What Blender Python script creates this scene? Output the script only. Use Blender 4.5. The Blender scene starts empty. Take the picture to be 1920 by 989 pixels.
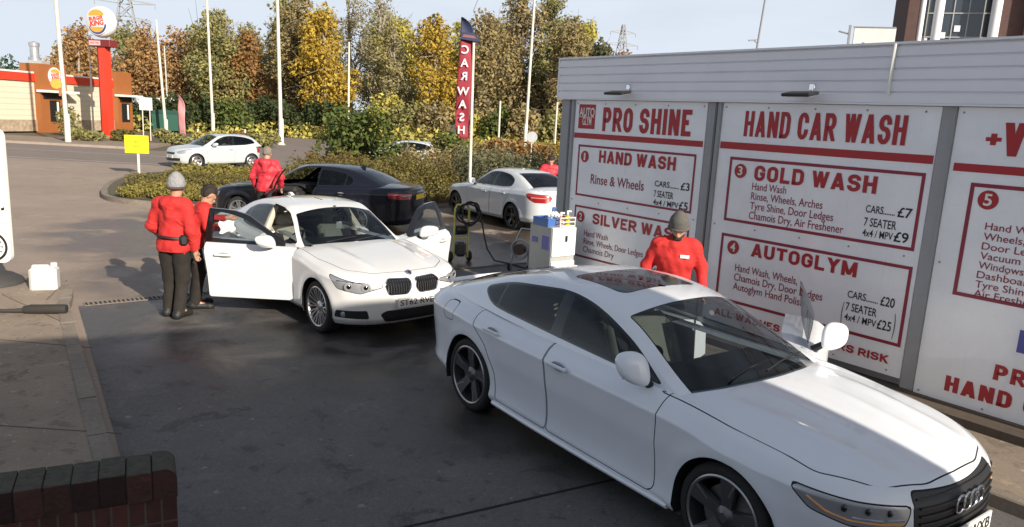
import bpy, bmesh, math, random
import numpy as np
from mathutils import Vector, Matrix
R = math.radians
PI = math.pi
scene = bpy.context.scene
col = scene.collection

# ------------------------------------------------------------------ camera
CAM_F, CAM_H, CAM_P, CAM_R = 1390.0, 2.69, 0.192, 0.053
cam = bpy.data.cameras.new('camera')
cam.sensor_width = 36.0
cam.lens = 36.0 * CAM_F / 1920.0
cam.clip_start, cam.clip_end = 0.05, 3000.0
camo = bpy.data.objects.new('camera', cam)
col.objects.link(camo)
_cp, _sp, _cr, _sr = math.cos(CAM_P), math.sin(CAM_P), math.cos(CAM_R), math.sin(CAM_R)
_fw = Vector((0, _cp, -_sp)); _up0 = Vector((0, _sp, _cp)); _rt0 = Vector((1, 0, 0))
_rt = _cr * _rt0 + _sr * _up0; _up = -_sr * _rt0 + _cr * _up0
camo.matrix_world = Matrix(((_rt.x, _up.x, -_fw.x, 0), (_rt.y, _up.y, -_fw.y, 0), (_rt.z, _up.z, -_fw.z, CAM_H), (0, 0, 0, 1)))
scene.camera = camo

# ------------------------------------------------------------------ sky, sun, exposure
SUN_AZ, SUN_EL = 141.0, 24.0            # degrees clockwise from +Y, and above the horizon
world = bpy.data.worlds.new('World'); scene.world = world; world.use_nodes = True
wn, wl = world.node_tree.nodes, world.node_tree.links
bg = wn['Background']
sky = wn.new('ShaderNodeTexSky'); sky.sky_type = 'NISHITA'; sky.sun_disc = False
sky.sun_elevation = R(SUN_EL); sky.sun_rotation = R(SUN_AZ)
sky.air_density, sky.dust_density, sky.ozone_density = 1.1, 3.2, 1.6
# thin high cloud: pale veil mixed into the sky
_tc = wn.new('ShaderNodeTexCoord'); _mp = wn.new('ShaderNodeMapping'); _mp.inputs['Scale'].default_value = (1.2, 1.2, 5.0)
_no = wn.new('ShaderNodeTexNoise'); _no.inputs['Scale'].default_value = 2.0; _no.inputs['Detail'].default_value = 6
_rp = wn.new('ShaderNodeMapRange'); _rp.inputs['From Min'].default_value = 0.3; _rp.inputs['From Max'].default_value = 0.75
_rp.inputs['To Min'].default_value = 0.05; _rp.inputs['To Max'].default_value = 0.42
_mx = wn.new('ShaderNodeMix'); _mx.data_type = 'RGBA'; _mx.inputs['B'].default_value = (8.3, 9.1, 10.3, 1)
wl.new(_tc.outputs['Generated'], _mp.inputs['Vector']); wl.new(_mp.outputs['Vector'], _no.inputs['Vector'])
_sx = wn.new('ShaderNodeSeparateXYZ'); _hz = wn.new('ShaderNodeMapRange'); _hz.inputs['From Min'].default_value = 0.08; _hz.inputs['From Max'].default_value = 0.5
_hz.inputs['To Min'].default_value = 0.85; _hz.inputs['To Max'].default_value = 0.0
_ad = wn.new('ShaderNodeMath'); _ad.operation = 'ADD'; _ad.use_clamp = True
wl.new(_tc.outputs['Generated'], _sx.inputs[0]); wl.new(_sx.outputs['Z'], _hz.inputs['Value']); wl.new(_hz.outputs['Result'], _ad.inputs[0])
wl.new(_no.outputs['Fac'], _rp.inputs['Value']); wl.new(_rp.outputs['Result'], _ad.inputs[1]); wl.new(_ad.outputs[0], _mx.inputs['Factor'])
wl.new(sky.outputs['Color'], _mx.inputs['A']); wl.new(_mx.outputs['Result'], bg.inputs['Color'])
bg.inputs['Strength'].default_value = 0.06
sun = bpy.data.lights.new('sun', 'SUN'); sun.energy = 5.0; sun.angle = R(0.5); sun.color = (1.0, 0.9, 0.76)
suno = bpy.data.objects.new('sun', sun); col.objects.link(suno)
_sd = Vector((math.sin(R(SUN_AZ)) * math.cos(R(SUN_EL)), math.cos(R(SUN_AZ)) * math.cos(R(SUN_EL)), math.sin(R(SUN_EL))))
suno.rotation_euler = _sd.to_track_quat('Z', 'Y').to_euler()
suno.location = _sd * 60
vs = scene.view_settings
vs.view_transform = 'Standard'; vs.look = 'None'; vs.exposure = 0.6; vs.gamma = 1.0; vs.use_curve_mapping = False
scene.cycles.max_bounces = 8; scene.cycles.transparent_max_bounces = 16; scene.cycles.glossy_bounces = 4
scene.cycles.sample_clamp_indirect = 6.0

# ------------------------------------------------------------------ materials
def _new(name):
    m = bpy.data.materials.new(name); m.use_nodes = True
    return m, m.node_tree.nodes, m.node_tree.links, m.node_tree.nodes['Principled BSDF']

def mat(name, c, rough=0.6, metal=0.0, coat=0.0, spec=0.5, var=0.0, scale=6.0, bump=0.0, bscale=60.0, tint=None):
    """plain principled material; var = amount of procedural blotching towards tint"""
    m, n, l, b = _new(name)
    b.inputs['Base Color'].default_value = (*c, 1); b.inputs['Roughness'].default_value = rough
    b.inputs['Metallic'].default_value = metal; b.inputs['Coat Weight'].default_value = coat
    b.inputs['Coat Roughness'].default_value = 0.04; b.inputs['Specular IOR Level'].default_value = spec
    if var or bump:
        tc = n.new('ShaderNodeTexCoord')
    if var:
        no = n.new('ShaderNodeTexNoise'); no.inputs['Scale'].default_value = scale; no.inputs['Detail'].default_value = 7
        no.inputs['Roughness'].default_value = 0.62
        rp = n.new('ShaderNodeMapRange'); rp.inputs['From Min'].default_value = 0.35; rp.inputs['From Max'].default_value = 0.68
        rp.inputs['To Max'].default_value = var
        mx = n.new('ShaderNodeMix'); mx.data_type = 'RGBA'
        mx.inputs['A'].default_value = (*c, 1); mx.inputs['B'].default_value = (*(tint or tuple(x * 0.5 for x in c)), 1)
        l.new(tc.outputs['Object'], no.inputs['Vector']); l.new(no.outputs['Fac'], rp.inputs['Value'])
        l.new(rp.outputs['Result'], mx.inputs['Factor']); l.new(mx.outputs['Result'], b.inputs['Base Color'])
    if bump:
        nb = n.new('ShaderNodeTexNoise'); nb.inputs['Scale'].default_value = bscale; nb.inputs['Detail'].default_value = 5
        bp = n.new('ShaderNodeBump'); bp.inputs['Strength'].default_value = bump; bp.inputs['Distance'].default_value = 0.02
        l.new(tc.outputs['Object'], nb.inputs['Vector']); l.new(nb.outputs['Fac'], bp.inputs['Height'])
        l.new(bp.outputs['Normal'], b.inputs['Normal'])
    return m

def glass(name, tint, refl=1.0, rough=0.0):
    m, n, l, b = _new(name); n.remove(b)
    out = n['Material Output']; tr = n.new('ShaderNodeBsdfTransparent'); gl = n.new('ShaderNodeBsdfGlossy')
    tr.inputs['Color'].default_value = (*tint, 1); gl.inputs['Roughness'].default_value = rough
    gl.inputs['Color'].default_value = (refl, refl, refl, 1)
    fr = n.new('ShaderNodeFresnel'); fr.inputs['IOR'].default_value = 1.5
    geo = n.new('ShaderNodeNewGeometry'); mul = n.new('ShaderNodeMath'); mul.operation = 'SUBTRACT'; mul.inputs[0].default_value = 1.0
    mul2 = n.new('ShaderNodeMath'); mul2.operation = 'MULTIPLY'      # no total internal reflection on a single sheet
    l.new(geo.outputs['Backfacing'], mul.inputs[1]); l.new(fr.outputs['Fac'], mul2.inputs[0]); l.new(mul.outputs[0], mul2.inputs[1])
    mx = n.new('ShaderNodeMixShader'); l.new(mul2.outputs[0], mx.inputs[0]); l.new(tr.outputs[0], mx.inputs[1]); l.new(gl.outputs[0], mx.inputs[2])
    l.new(mx.outputs[0], out.inputs['Surface'])
    return m

M = {}
def paint(name, c, dirt=0.0):
    return mat(name, c, rough=0.32, coat=1.0, var=dirt, scale=2.2, tint=tuple(x * 0.82 for x in c))
M['white'] = paint('white_paint', (0.70, 0.70, 0.69), 0.25)
M['whiteblue'] = paint('cool_white_paint', (0.80, 0.83, 0.87), 0.25)
M['silver'] = paint('silver_paint', (0.44, 0.48, 0.50), 0.25)
M['navy'] = mat('dark_blue_paint', (0.006, 0.007, 0.013), 0.35, coat=0.7, spec=0.2)
M['seam'] = mat('panel_gap', (0.01, 0.01, 0.01), 0.9)
M['glassdark'] = glass('tinted_glass', (0.10, 0.115, 0.125))
M['glass'] = glass('clear_glass', (0.50, 0.55, 0.54))
M['glassvclear'] = glass('light_glass', (0.80, 0.84, 0.84))
M['lens'] = glass('lamp_lens', (0.85, 0.87, 0.88))
M['rubber'] = mat('tyre_rubber', (0.018, 0.018, 0.018), 0.8, bump=0.3, bscale=90)
M['rimdark'] = mat('gunmetal_rim', (0.13, 0.13, 0.132), 0.35, 0.7)
M['rimlip'] = mat('rim_lip', (0.32, 0.32, 0.33), 0.3, 0.8)
M['recess'] = mat('handle_recess', (0.25, 0.26, 0.27), 0.5)
M['rimsilver'] = mat('silver_rim', (0.52, 0.52, 0.53), 0.3, 0.85)
M['rimblack'] = mat('black_rim', (0.012, 0.012, 0.012), 0.3, coat=0.6)
M['disc'] = mat('brake_disc', (0.25, 0.24, 0.23), 0.4, 0.9)
M['black'] = mat('black_plastic', (0.014, 0.014, 0.015), 0.45)
M['gloss'] = mat('gloss_black', (0.008, 0.008, 0.009), 0.12, coat=0.5)
M['chrome'] = mat('chrome', (0.75, 0.75, 0.76), 0.12, 1.0)
M['reflector'] = mat('lamp_reflector', (0.42, 0.43, 0.45), 0.28, 0.55, coat=0.8)
M['taillight'] = mat('red_lamp', (0.30, 0.012, 0.015), 0.15, coat=1.0)
M['amber'] = mat('amber_lamp', (0.75, 0.35, 0.12), 0.2, coat=0.6)
M['cream'] = mat('cream_leather', (0.50, 0.46, 0.38), 0.55, var=0.3, scale=8)
M['greyleather'] = mat('grey_leather', (0.16, 0.155, 0.15), 0.55)
M['cabin'] = mat('dark_cabin', (0.018, 0.018, 0.02), 0.75)
M['platew'] = mat('white_plate', (0.72, 0.72, 0.68), 0.45)
M['platey'] = mat('yellow_plate', (0.75, 0.52, 0.04), 0.45)
M['ink'] = mat('black_ink', (0.012, 0.012, 0.014), 0.6)
M['under'] = mat('underbody', (0.012, 0.012, 0.012), 0.9)

# ------------------------------------------------------------------ object helpers
def tag(o, label=None, cat=None, group=None, kind=None):
    if label: o['label'] = label
    if cat: o['category'] = cat
    if group: o['group'] = group
    if kind: o['kind'] = kind
    return o

def empty(name, loc=(0, 0, 0), rz=0.0, label=None, cat=None, group=None, parent=None):
    o = bpy.data.objects.new(name, None); col.objects.link(o); o.empty_display_size = 0.2
    o.location = loc; o.rotation_euler = (0, 0, rz)
    if parent: o.parent = parent
    return tag(o, label, cat, group)

def link(name, me, parent=None, loc=None, rz=0.0):
    o = bpy.data.objects.new(name, me); col.objects.link(o)
    if parent: o.parent = parent
    if loc is not None: o.location = loc
    if rz: o.rotation_euler = (0, 0, rz)
    return o

def mesh(name, V, F, mats, fm=None, smooth=False, N=None, parent=None, loc=None, rz=0.0):
    me = bpy.data.meshes.new(name)
    me.from_pydata([tuple(map(float, v)) for v in V], [], [tuple(map(int, f)) for f in F])
    for m in (mats if isinstance(mats, (list, tuple)) else [mats]): me.materials.append(m)
    if fm is not None: me.polygons.foreach_set('material_index', np.asarray(fm, dtype=np.int32))
    if smooth: me.polygons.foreach_set('use_smooth', np.ones(len(me.polygons), dtype=bool))
    me.update()
    if N is not None: me.normals_split_custom_set_from_vertices([tuple(map(float, n)) for n in N])
    return link(name, me, parent, loc, rz)

class MB:
    """collects simple solids into one mesh"""
    def __init__(self): self.V = []; self.F = []; self.I = []; self.S = []; self.mi = 0; self.T = Matrix()
    def add(self, V, F, smooth=False):
        o = len(self.V)
        self.V += [tuple(self.T @ Vector(v)) for v in V]
        for f in F: self.F.append(tuple(i + o for i in f)); self.I.append(self.mi); self.S.append(smooth)
        return self
    def box(self, c, s, rz=0.0, bev=0.0, rx=0.0, ry=0.0):
        x, y, z = s[0] / 2, s[1] / 2, s[2] / 2
        if bev > 0:
            bev = min(bev, x * .95, y * .95, z * .95)
            V = []; idx = {}
            for sx in (-1, 1):
                for sy in (-1, 1):
                    for sz in (-1, 1):
                        for ax in range(3):
                            p = [sx * (x - bev), sy * (y - bev), sz * (z - bev)]
                            p[ax] += (sx, sy, sz)[ax] * bev
                            idx[sx, sy, sz, ax] = len(V); V.append(p)
            F = []
            for ax in range(3):
                o1, o2 = (ax + 1) % 3, (ax + 2) % 3
                for s_ in (-1, 1):
                    q = []
                    for a, b in ((-1, -1), (1, -1), (1, 1), (-1, 1)):
                        k = [0, 0, 0]; k[ax] = s_; k[o1] = a; k[o2] = b
                        q.append(idx[k[0], k[1], k[2], ax])
                    F.append(q if s_ > 0 else q[::-1])
                for a in (-1, 1):            # edge strips
                    for b in (-1, 1):
                        k0 = [0, 0, 0]; k1 = [0, 0, 0]
                        k0[ax] = -1; k1[ax] = 1
                        for k in (k0, k1): k[o1] = a; k[o2] = b
                        F.append([idx[(*k0, o1)], idx[(*k1, o1)], idx[(*k1, o2)], idx[(*k0, o2)]][::(1 if a * b < 0 else -1)])
            for sx in (-1, 1):
                for sy in (-1, 1):
                    for sz in (-1, 1):
                        t = [idx[sx, sy, sz, 0], idx[sx, sy, sz, 1], idx[sx, sy, sz, 2]]
                        F.append(t if sx * sy * sz > 0 else t[::-1])
        else:
            V = [(-x, -y, -z), (x, -y, -z), (x, y, -z), (-x, y, -z), (-x, -y, z), (x, -y, z), (x, y, z), (-x, y, z)]
            F = [(0, 3, 2, 1), (4, 5, 6, 7), (0, 1, 5, 4), (1, 2, 6, 5), (2, 3, 7, 6), (3, 0, 4, 7)]
        mt = Matrix.Translation(c) @ Matrix.Rotation(rz, 4, 'Z') @ Matrix.Rotation(ry, 4, 'Y') @ Matrix.Rotation(rx, 4, 'X')
        return self.add([mt @ Vector(v) for v in V], F)
    def tube(self, pts, r, n=10, cap=True):
        pts = [Vector(p) for p in pts]; rs = r if isinstance(r, (list, tuple)) else [r] * len(pts)
        V = []; F = []; prev = None
        for i, p in enumerate(pts):
            d = (pts[min(i + 1, len(pts) - 1)] - pts[max(i - 1, 0)]).normalized()
            if prev is None:
                a = d.orthogonal().normalized()
            else:
                a = (prev - d * prev.dot(d)).normalized()
            prev = a; b = d.cross(a)
            for k in range(n):
                t = 2 * PI * k / n; V.append(p + (a * math.cos(t) + b * math.sin(t)) * rs[i])
        for i in range(len(pts) - 1):
            for k in range(n):
                F.append((i * n + k, i * n + (k + 1) % n, (i + 1) * n + (k + 1) % n, (i + 1) * n + k))
        if cap: F.append(tuple(range(n))[::-1]); F.append(tuple((len(pts) - 1) * n + k for k in range(n)))
        return self.add(V, F, True)
    def lathe(self, prof, n=32, axis='Z', c=(0, 0, 0), closed=False):
        """prof: list of (radius, height)"""
        V = []; F = []; m = len(prof)
        for k in range(n):
            t = 2 * PI * k / n; ct, st = math.cos(t), math.sin(t)
            for r, h in prof:
                p = (r * ct, r * st, h) if axis == 'Z' else ((r * ct, h, -r * st) if axis == 'Y' else (h, r * ct, r * st))
                V.append((p[0] + c[0], p[1] + c[1], p[2] + c[2]))
        for k in range(n):
            k2 = (k + 1) % n
            for j in range(m - (0 if closed else 1)):
                j2 = (j + 1) % m
                F.append((k * m + j, k2 * m + j, k2 * m + j2, k * m + j2))
        return self.add(V, F, True)
    def prism(self, poly, a, b, plane='XZ'):
        """extrude a 2D polygon between a and b along the missing axis"""
        n = len(poly)
        def P(p, h): return (p[0], h, p[1]) if plane == 'XZ' else ((p[0], p[1], h) if plane == 'XY' else (h, p[0], p[1]))
        V = [P(p, a) for p in poly] + [P(p, b) for p in poly]
        F = [tuple(range(n))[::-1], tuple(range(n, 2 * n))] + [(i, (i + 1) % n, n + (i + 1) % n, n + i) for i in range(n)]
        return self.add(V, F)
    def build(self, name, mats, parent=None, loc=None, rz=0.0):
        me = bpy.data.meshes.new(name)
        me.from_pydata([tuple(v) for v in self.V], [], self.F)
        for m in (mats if isinstance(mats, (list, tuple)) else [mats]): me.materials.append(m)
        me.polygons.foreach_set('material_index', np.array(self.I, dtype=np.int32))
        me.polygons.foreach_set('use_smooth', np.array(self.S, dtype=bool))
        me.update()
        bm = bmesh.new(); bm.from_mesh(me); bmesh.ops.recalc_face_normals(bm, faces=bm.faces); bm.to_mesh(me); bm.free()
        if any(self.S) : me.set_sharp_from_angle(angle=R(40))
        return link(name, me, parent, loc, rz)

_tcache = {}
def text_mesh(txt, height, bold=0.0, xs=1.0, shear=0.0, align='L', space=1.0):
    """vertices and faces of flat lettering in the XZ plane, baseline at z=0; height = capital height"""
    key = (txt, bold, shear, space)
    if key not in _tcache:
        cu = bpy.data.curves.new('t', 'FONT'); cu.body = txt; cu.size = 1.0; cu.offset = bold; cu.shear = shear
        cu.space_character = space; cu.resolution_u = 4
        ob = bpy.data.objects.new('t', cu); col.objects.link(ob)
        dg = bpy.context.evaluated_depsgraph_get(); dg.update()
        me = ob.evaluated_get(dg).to_mesh()
        V = np.array([v.co[:] for v in me.vertices]) if len(me.vertices) else np.zeros((0, 3))
        F = [tuple(p.vertices) for p in me.polygons]
        ob.evaluated_get(dg).to_mesh_clear(); bpy.data.objects.remove(ob); bpy.data.curves.remove(cu)
        _tcache[key] = (V, F)
    V, F = _tcache[key]
    k = height / 0.69
    out = np.zeros_like(V); out[:, 0] = V[:, 0] * k * xs; out[:, 2] = V[:, 1] * k
    if len(V):
        w0, w1 = out[:, 0].min(), out[:, 0].max()
        if align == 'L': out[:, 0] -= w0
        elif align == 'C': out[:, 0] -= (w0 + w1) / 2
        else: out[:, 0] -= w1
    return out, F

def text_fit(txt, x0, x1, height, bold=0.0, shear=0.0, space=1.0):
    """lettering stretched to run exactly from x0 to x1"""
    V, F = text_mesh(txt, height, bold, 1.0, shear, 'L', space)
    w = V[:, 0].max(); V = V.copy(); V[:, 0] = x0 + V[:, 0] * (x1 - x0) / w
    return V, F

# heavy block capitals drawn as strokes in a unit-high box: (width, [polylines])
def _arc(cx, cz, rx, rz, a0, a1, n=9): return [(cx + rx * math.cos(R(a0 + (a1 - a0) * i / n)), cz + rz * math.sin(R(a0 + (a1 - a0) * i / n))) for i in range(n + 1)]
def glyph(c):
    k = .30      # corner height of round letters
    rnd = lambda a0, a1, top: _arc(.5, 1 - k if top else k, .5, k, a0, a1)
    g = {
     'O': (1, [rnd(0, 180, 1) + rnd(180, 360, 0) + [(1, 1 - k)]]), 'C': (1, [[(1, 1 - k - .06)] + rnd(0, 180, 1) + rnd(180, 360, 0) + [(1, k + .06)]]),
     'G': (1, [[(1, 1 - k - .04)] + rnd(0, 180, 1) + rnd(180, 360, 0) + [(1, .46), (.55, .46)]]), 'D': (1, [[(0, 0), (0, 1), (.5, 1)] + rnd(90, 0, 1) + rnd(0, -90, 0) + [(0, 0)]]),
     'P': (.95, [[(0, 0), (0, 1), (.55, 1)] + _arc(.55, .72, .45, .28, 90, -90) + [(0, .44)]]), 'R': (1, [[(0, 0), (0, 1), (.55, 1)] + _arc(.55, .73, .45, .27, 90, -90) + [(0, .46)], [(.5, .46), (1.0, 0)]]),
     'B': (1, [[(0, 0), (0, 1), (.55, 1)] + _arc(.55, .76, .4, .24, 90, -90) + [(0, .52)], [(.5, .52)] + _arc(.55, .26, .45, .26, 90, -90) + [(0, 0)]]),
     'S': (1, [[(1, .70)] + _arc(.5, .76, .5, .24, 10, 180) + _arc(.5, .74, .5, .22, 180, 268) + _arc(.5, .26, .5, .26, 88, 0) + _arc(.5, .24, .5, .24, 0, -180) + [(0, .30)]]),
     'H': (1, [[(0, 0), (0, 1)], [(1, 0), (1, 1)], [(0, .52), (1, .52)]]), 'I': (.0, [[(0, 0), (0, 1)]]), 'N': (1.05, [[(0, 0), (0, 1)], [(1, 0), (1, 1)], [(0, 1), (1, 0)]]),
     'E': (.85, [[(1, 1), (0, 1), (0, 0), (1, 0)], [(0, .52), (.9, .52)]]), 'F': (.82, [[(1, 1), (0, 1), (0, 0)], [(0, .52), (.85, .52)]]), 'L': (.8, [[(0, 1), (0, 0), (1, 0)]]),
     'A': (1.12, [[(0, 0), (.5, 1), (1, 0)], [(.2, .27), (.8, .27)]]), 'V': (1.12, [[(0, 1), (.5, 0), (1, 1)]]), 'W': (1.6, [[(0, 1), (.26, 0), (.5, 1), (.74, 0), (1, 1)]]),
     'M': (1.35, [[(0, 0), (0, 1), (.5, .1), (1, 1), (1, 0)]]), 'U': (1, [[(0, 1)] + rnd(180, 360, 0) + [(1, 1)]]), 'T': (1, [[(0, 1), (1, 1)], [(.5, 1), (.5, 0)]]), 'Y': (1.1, [[(0, 1), (.5, .48), (1, 1)], [(.5, .48), (.5, 0)]]),
     'K': (1.05, [[(0, 0), (0, 1)], [(1, 1), (.1, .48)], [(.3, .58), (1, 0)]]), '+': (1, [[(.5, .1), (.5, .9)], [(0, .5), (1, .5)]]),
     '1': (.35, [[(0, .75), (1, 1), (1, 0)]]), '2': (.9, [[(0, .70)] + _arc(.5, .72, .5, .28, 170, -20) + [(0, 0), (1, 0)]]), '3': (.9, [[(0, .74)] + _arc(.5, .76, .5, .24, 160, -90) , [(.4, .52)] + _arc(.5, .26, .5, .26, 90, -170)]),
     '4': (1, [[(.75, 0), (.75, 1), (0, .28), (1, .28)]]), '5': (.9, [[(1, 1), (.1, 1), (.04, .52)] + _arc(.48, .30, .52, .30, 120, -165)]),
    }
    return g[c]
def block_text(txt, x0, x1, h, t, gap=.55):
    """capitals h high, strokes t wide, letters widened to fill x0..x1; gap between letters in stroke widths"""
    ws = [0 if c == ' ' else glyph(c)[0] for c in txt]; ns = txt.count(' ')
    fixed = sum(t for c in txt if c != ' ') + t * gap * (len(txt) - 1) + ns * t * .9
    u = (x1 - x0 - fixed) / max(sum(ws), .01)
    V = []; F = []; x = x0; lay = 0.0
    for c in txt:
        if c == ' ': x += t * .9 + t * gap; continue
        w, strokes = glyph(c); gw = w * u
        tv = min(t, h * .215)
        if c in 'AVWMNKYX':
            segs = [(st[q], st[q + 1]) for st in strokes for q in range(len(st) - 1)]
            for a, b_ in segs:
                xa, xb = x + t / 2 + a[0] * gw, x + t / 2 + b_[0] * gw; o = len(V); lay -= .00012
                if abs(a[1] - b_[1]) < .02:
                    zc = a[1] * h; V += [(min(xa, xb), lay, zc - tv / 2), (max(xa, xb), lay, zc - tv / 2), (max(xa, xb), lay, zc + tv / 2), (min(xa, xb), lay, zc + tv / 2)]
                else:
                    hw_ = t / 2 * min(1.25, math.sqrt(1 + ((xb - xa) / ((b_[1] - a[1]) * h))**2) * (.92 if c in 'WM' and a[0] != b_[0] else 1))
                    V += [(xa - hw_, lay, a[1] * h), (xa + hw_, lay, a[1] * h), (xb + hw_, lay, b_[1] * h), (xb - hw_, lay, b_[1] * h)]
                F.append((o, o + 1, o + 2, o + 3))
            x += gw + t + t * gap
            continue
        for st in strokes:
            p = [np.array((x + t / 2 + q[0] * gw, tv / 2 + q[1] * (h - tv))) for q in st]
            n = len(p); L = []; Rr = []
            for i in range(n):
                a = p[i] - p[i - 1] if i else p[1] - p[0]; b_ = p[i + 1] - p[i] if i < n - 1 else p[i] - p[i - 1]
                a = a / (np.linalg.norm(a) + 1e-9); b_ = b_ / (np.linalg.norm(b_) + 1e-9)
                na = np.array((-a[1], a[0])); nb = np.array((-b_[1], b_[0])); m = na + nb; m /= np.linalg.norm(m) + 1e-9
                ht = 1 / math.sqrt((m[0] / (t / 2))**2 + (m[1] / (tv / 2))**2)
                k = ht / max(.45, float(m @ na)); e = np.zeros(2)
                if i == 0: e = -a * min(abs(a[1]) * tv / 2 + abs(a[0]) * t / 2, t / 2) * (1 if st[0] in ((0, 0), (0, 1), (1, 0), (1, 1)) else 0)
                if i == n - 1: e = b_ * (abs(b_[1]) * tv / 2 + abs(b_[0]) * t / 2) * (1 if st[-1] in ((0, 0), (0, 1), (1, 0), (1, 1)) else 0)
                q1, q2 = p[i] + m * k + e, p[i] - m * k + e
                for q in (q1, q2): q[1] = min(max(q[1], 0), h)
                L.append(q1); Rr.append(q2)
            o = len(V); lay -= .00012
            for q1, q2 in zip(L, Rr): V += [(q1[0], lay, q1[1]), (q2[0], lay, q2[1])]
            F += [(o + 2 * i, o + 2 * i + 1, o + 2 * i + 3, o + 2 * i + 2) for i in range(n - 1)]
        x += gw + t + t * gap
    return np.array(V), F
# ------------------------------------------------------------------ curves and mesh cutting
def pchip(xs, ys, x):
    """monotone cubic through knots; ys may have trailing dimensions"""
    xs = np.asarray(xs, float); ys = np.asarray(ys, float); x = np.asarray(x, float)
    h = np.diff(xs); sh = (-1,) + (1,) * (ys.ndim - 1)
    d = np.diff(ys, axis=0) / h.reshape(sh)
    m = np.zeros_like(ys); m[0] = d[0]; m[-1] = d[-1]
    if len(xs) > 2:
        w1 = (2 * h[1:] + h[:-1]).reshape(sh); w2 = (h[1:] + 2 * h[:-1]).reshape(sh)
        with np.errstate(divide='ignore', invalid='ignore'):
            hm = (w1 + w2) / (w1 / d[:-1] + w2 / d[1:])
        m[1:-1] = np.where(d[:-1] * d[1:] > 0, np.nan_to_num(hm), 0)
    i = np.clip(np.searchsorted(xs, x, 'right') - 1, 0, len(xs) - 2)
    xc = np.clip(x, xs[0], xs[-1])
    t = (xc - xs[i]) / h[i]; hh = h[i]
    if ys.ndim > 1:
        t = t.reshape(t.shape + (1,) * (ys.ndim - 1)); hh = hh.reshape(t.shape)
    return ((2 * t**3 - 3 * t**2 + 1) * ys[i] + (t**3 - 2 * t**2 + t) * hh * m[i] + (-2 * t**3 + 3 * t**2) * ys[i + 1] + (t**3 - t**2) * hh * m[i + 1])

def curve(pts):
    p = sorted(pts); xs = [q[0] for q in p]; ys = [q[1] for q in p]
    return lambda x: pchip(xs, ys, x)

def rounded(poly, r, n=5):
    """polygon with softened corners; r a number or one per corner"""
    out = []; k = len(poly); rr = r if isinstance(r, (list, tuple)) else [r] * k
    for i in range(k):
        p = np.array(poly[i], float); a = np.array(poly[i - 1], float); b = np.array(poly[(i + 1) % k], float)
        da, db = a - p, b - p; la, lb = np.linalg.norm(da), np.linalg.norm(db)
        q = min(rr[i], la * .49, lb * .49)
        s, e = p + da / la * q, p + db / lb * q
        for j in range(n + 1):
            t = j / n; out.append((1 - t)**2 * s + 2 * t * (1 - t) * p + t**2 * e)
    return np.array(out)

def sdpoly(x, y, poly):
    """signed distance to a closed polygon (negative inside)"""
    poly = np.asarray(poly, float); n = len(poly)
    d = np.full(x.shape, 1e9); s = np.ones(x.shape)
    j = n - 1
    for i in range(n):
        vi, vj = poly[i], poly[j]
        e = vj - vi; wx, wy = x - vi[0], y - vi[1]
        t = np.clip((wx * e[0] + wy * e[1]) / (e @ e + 1e-12), 0, 1)
        d = np.minimum(d, (wx - e[0] * t)**2 + (wy - e[1] * t)**2)
        c1 = y >= vi[1]; c2 = y < vj[1]; c3 = e[0] * wy > e[1] * wx
        s = np.where((c1 & c2 & c3) | (~c1 & ~c2 & ~c3), -s, s)
        j = i
    return s * np.sqrt(d)

class Surf:
    """triangle / polygon soup with per-vertex fields (normal and any others)"""
    def __init__(self, V, F, A): self.V = V; self.F = F; self.A = A
    def pick(self, F):
        if not F: return Surf(np.zeros((0, 3)), [], {k: a[:0] for k, a in self.A.items()})
        used = np.unique(np.concatenate([np.asarray(f) for f in F])); mp = np.full(len(self.V), -1); mp[used] = np.arange(len(used))
        return Surf(self.V[used], [tuple(mp[list(f)]) for f in F], {k: a[used] for k, a in self.A.items()})
    def cut(self, val):
        """split along val = 0: returns (val < 0 side, val > 0 side)"""
        val = np.where(np.abs(val) < 1e-6, 1e-6, val); neg = val < 0
        if not neg.any(): return self.pick([]), self
        if neg.all(): return self, self.pick([])
        nl = neg.tolist(); Fa, Fb = [], []; cache = {}; new = []; base = len(self.V)
        for f in self.F:
            k = sum(nl[i] for i in f)
            if k == len(f): Fa.append(f); continue
            if k == 0: Fb.append(f); continue
            pa, pb = [], []
            for q, i in enumerate(f):
                j = f[(q + 1) % len(f)]
                (pa if nl[i] else pb).append(i)
                if nl[i] != nl[j]:
                    key = (i, j) if i < j else (j, i)
                    if key not in cache: cache[key] = base + len(new); new.append(key)
                    pa.append(cache[key]); pb.append(cache[key])
            if len(pa) > 2: Fa.append(tuple(pa))
            if len(pb) > 2: Fb.append(tuple(pb))
        if new:
            e = np.array(new); t = val[e[:, 0]] / (val[e[:, 0]] - val[e[:, 1]])
            def mixv(a):
                tt = t.reshape((-1,) + (1,) * (a.ndim - 1)); return np.concatenate([a, a[e[:, 0]] * (1 - tt) + a[e[:, 1]] * tt])
            big = Surf(mixv(self.V), None, {k: mixv(a) for k, a in self.A.items()})
        else: big = self
        return Surf.pick(big, Fa), Surf.pick(big, Fb)
    def panel(self, val, gap):
        ins, rest = self.cut_at(val, -gap)
        band, out = rest.cut_at(rest.A['tmp'], gap)
        return ins, band, out
    def cut_at(self, val, level):
        self.A['tmp'] = np.asarray(val, float)
        return self.cut(val - level)

def join(surfs):
    V = []; N = []; F = []; fm = []; o = 0
    for s, m in surfs:
        if not len(s.F): continue
        V.append(s.V); N.append(s.A['n']); F += [tuple(i + o for i in f) for f in s.F]; fm += [m] * len(s.F); o += len(s.V)
    if not V: return np.zeros((0, 3)), np.zeros((0, 3)), [], []
    return np.concatenate(V), np.concatenate(N), F, fm

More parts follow.
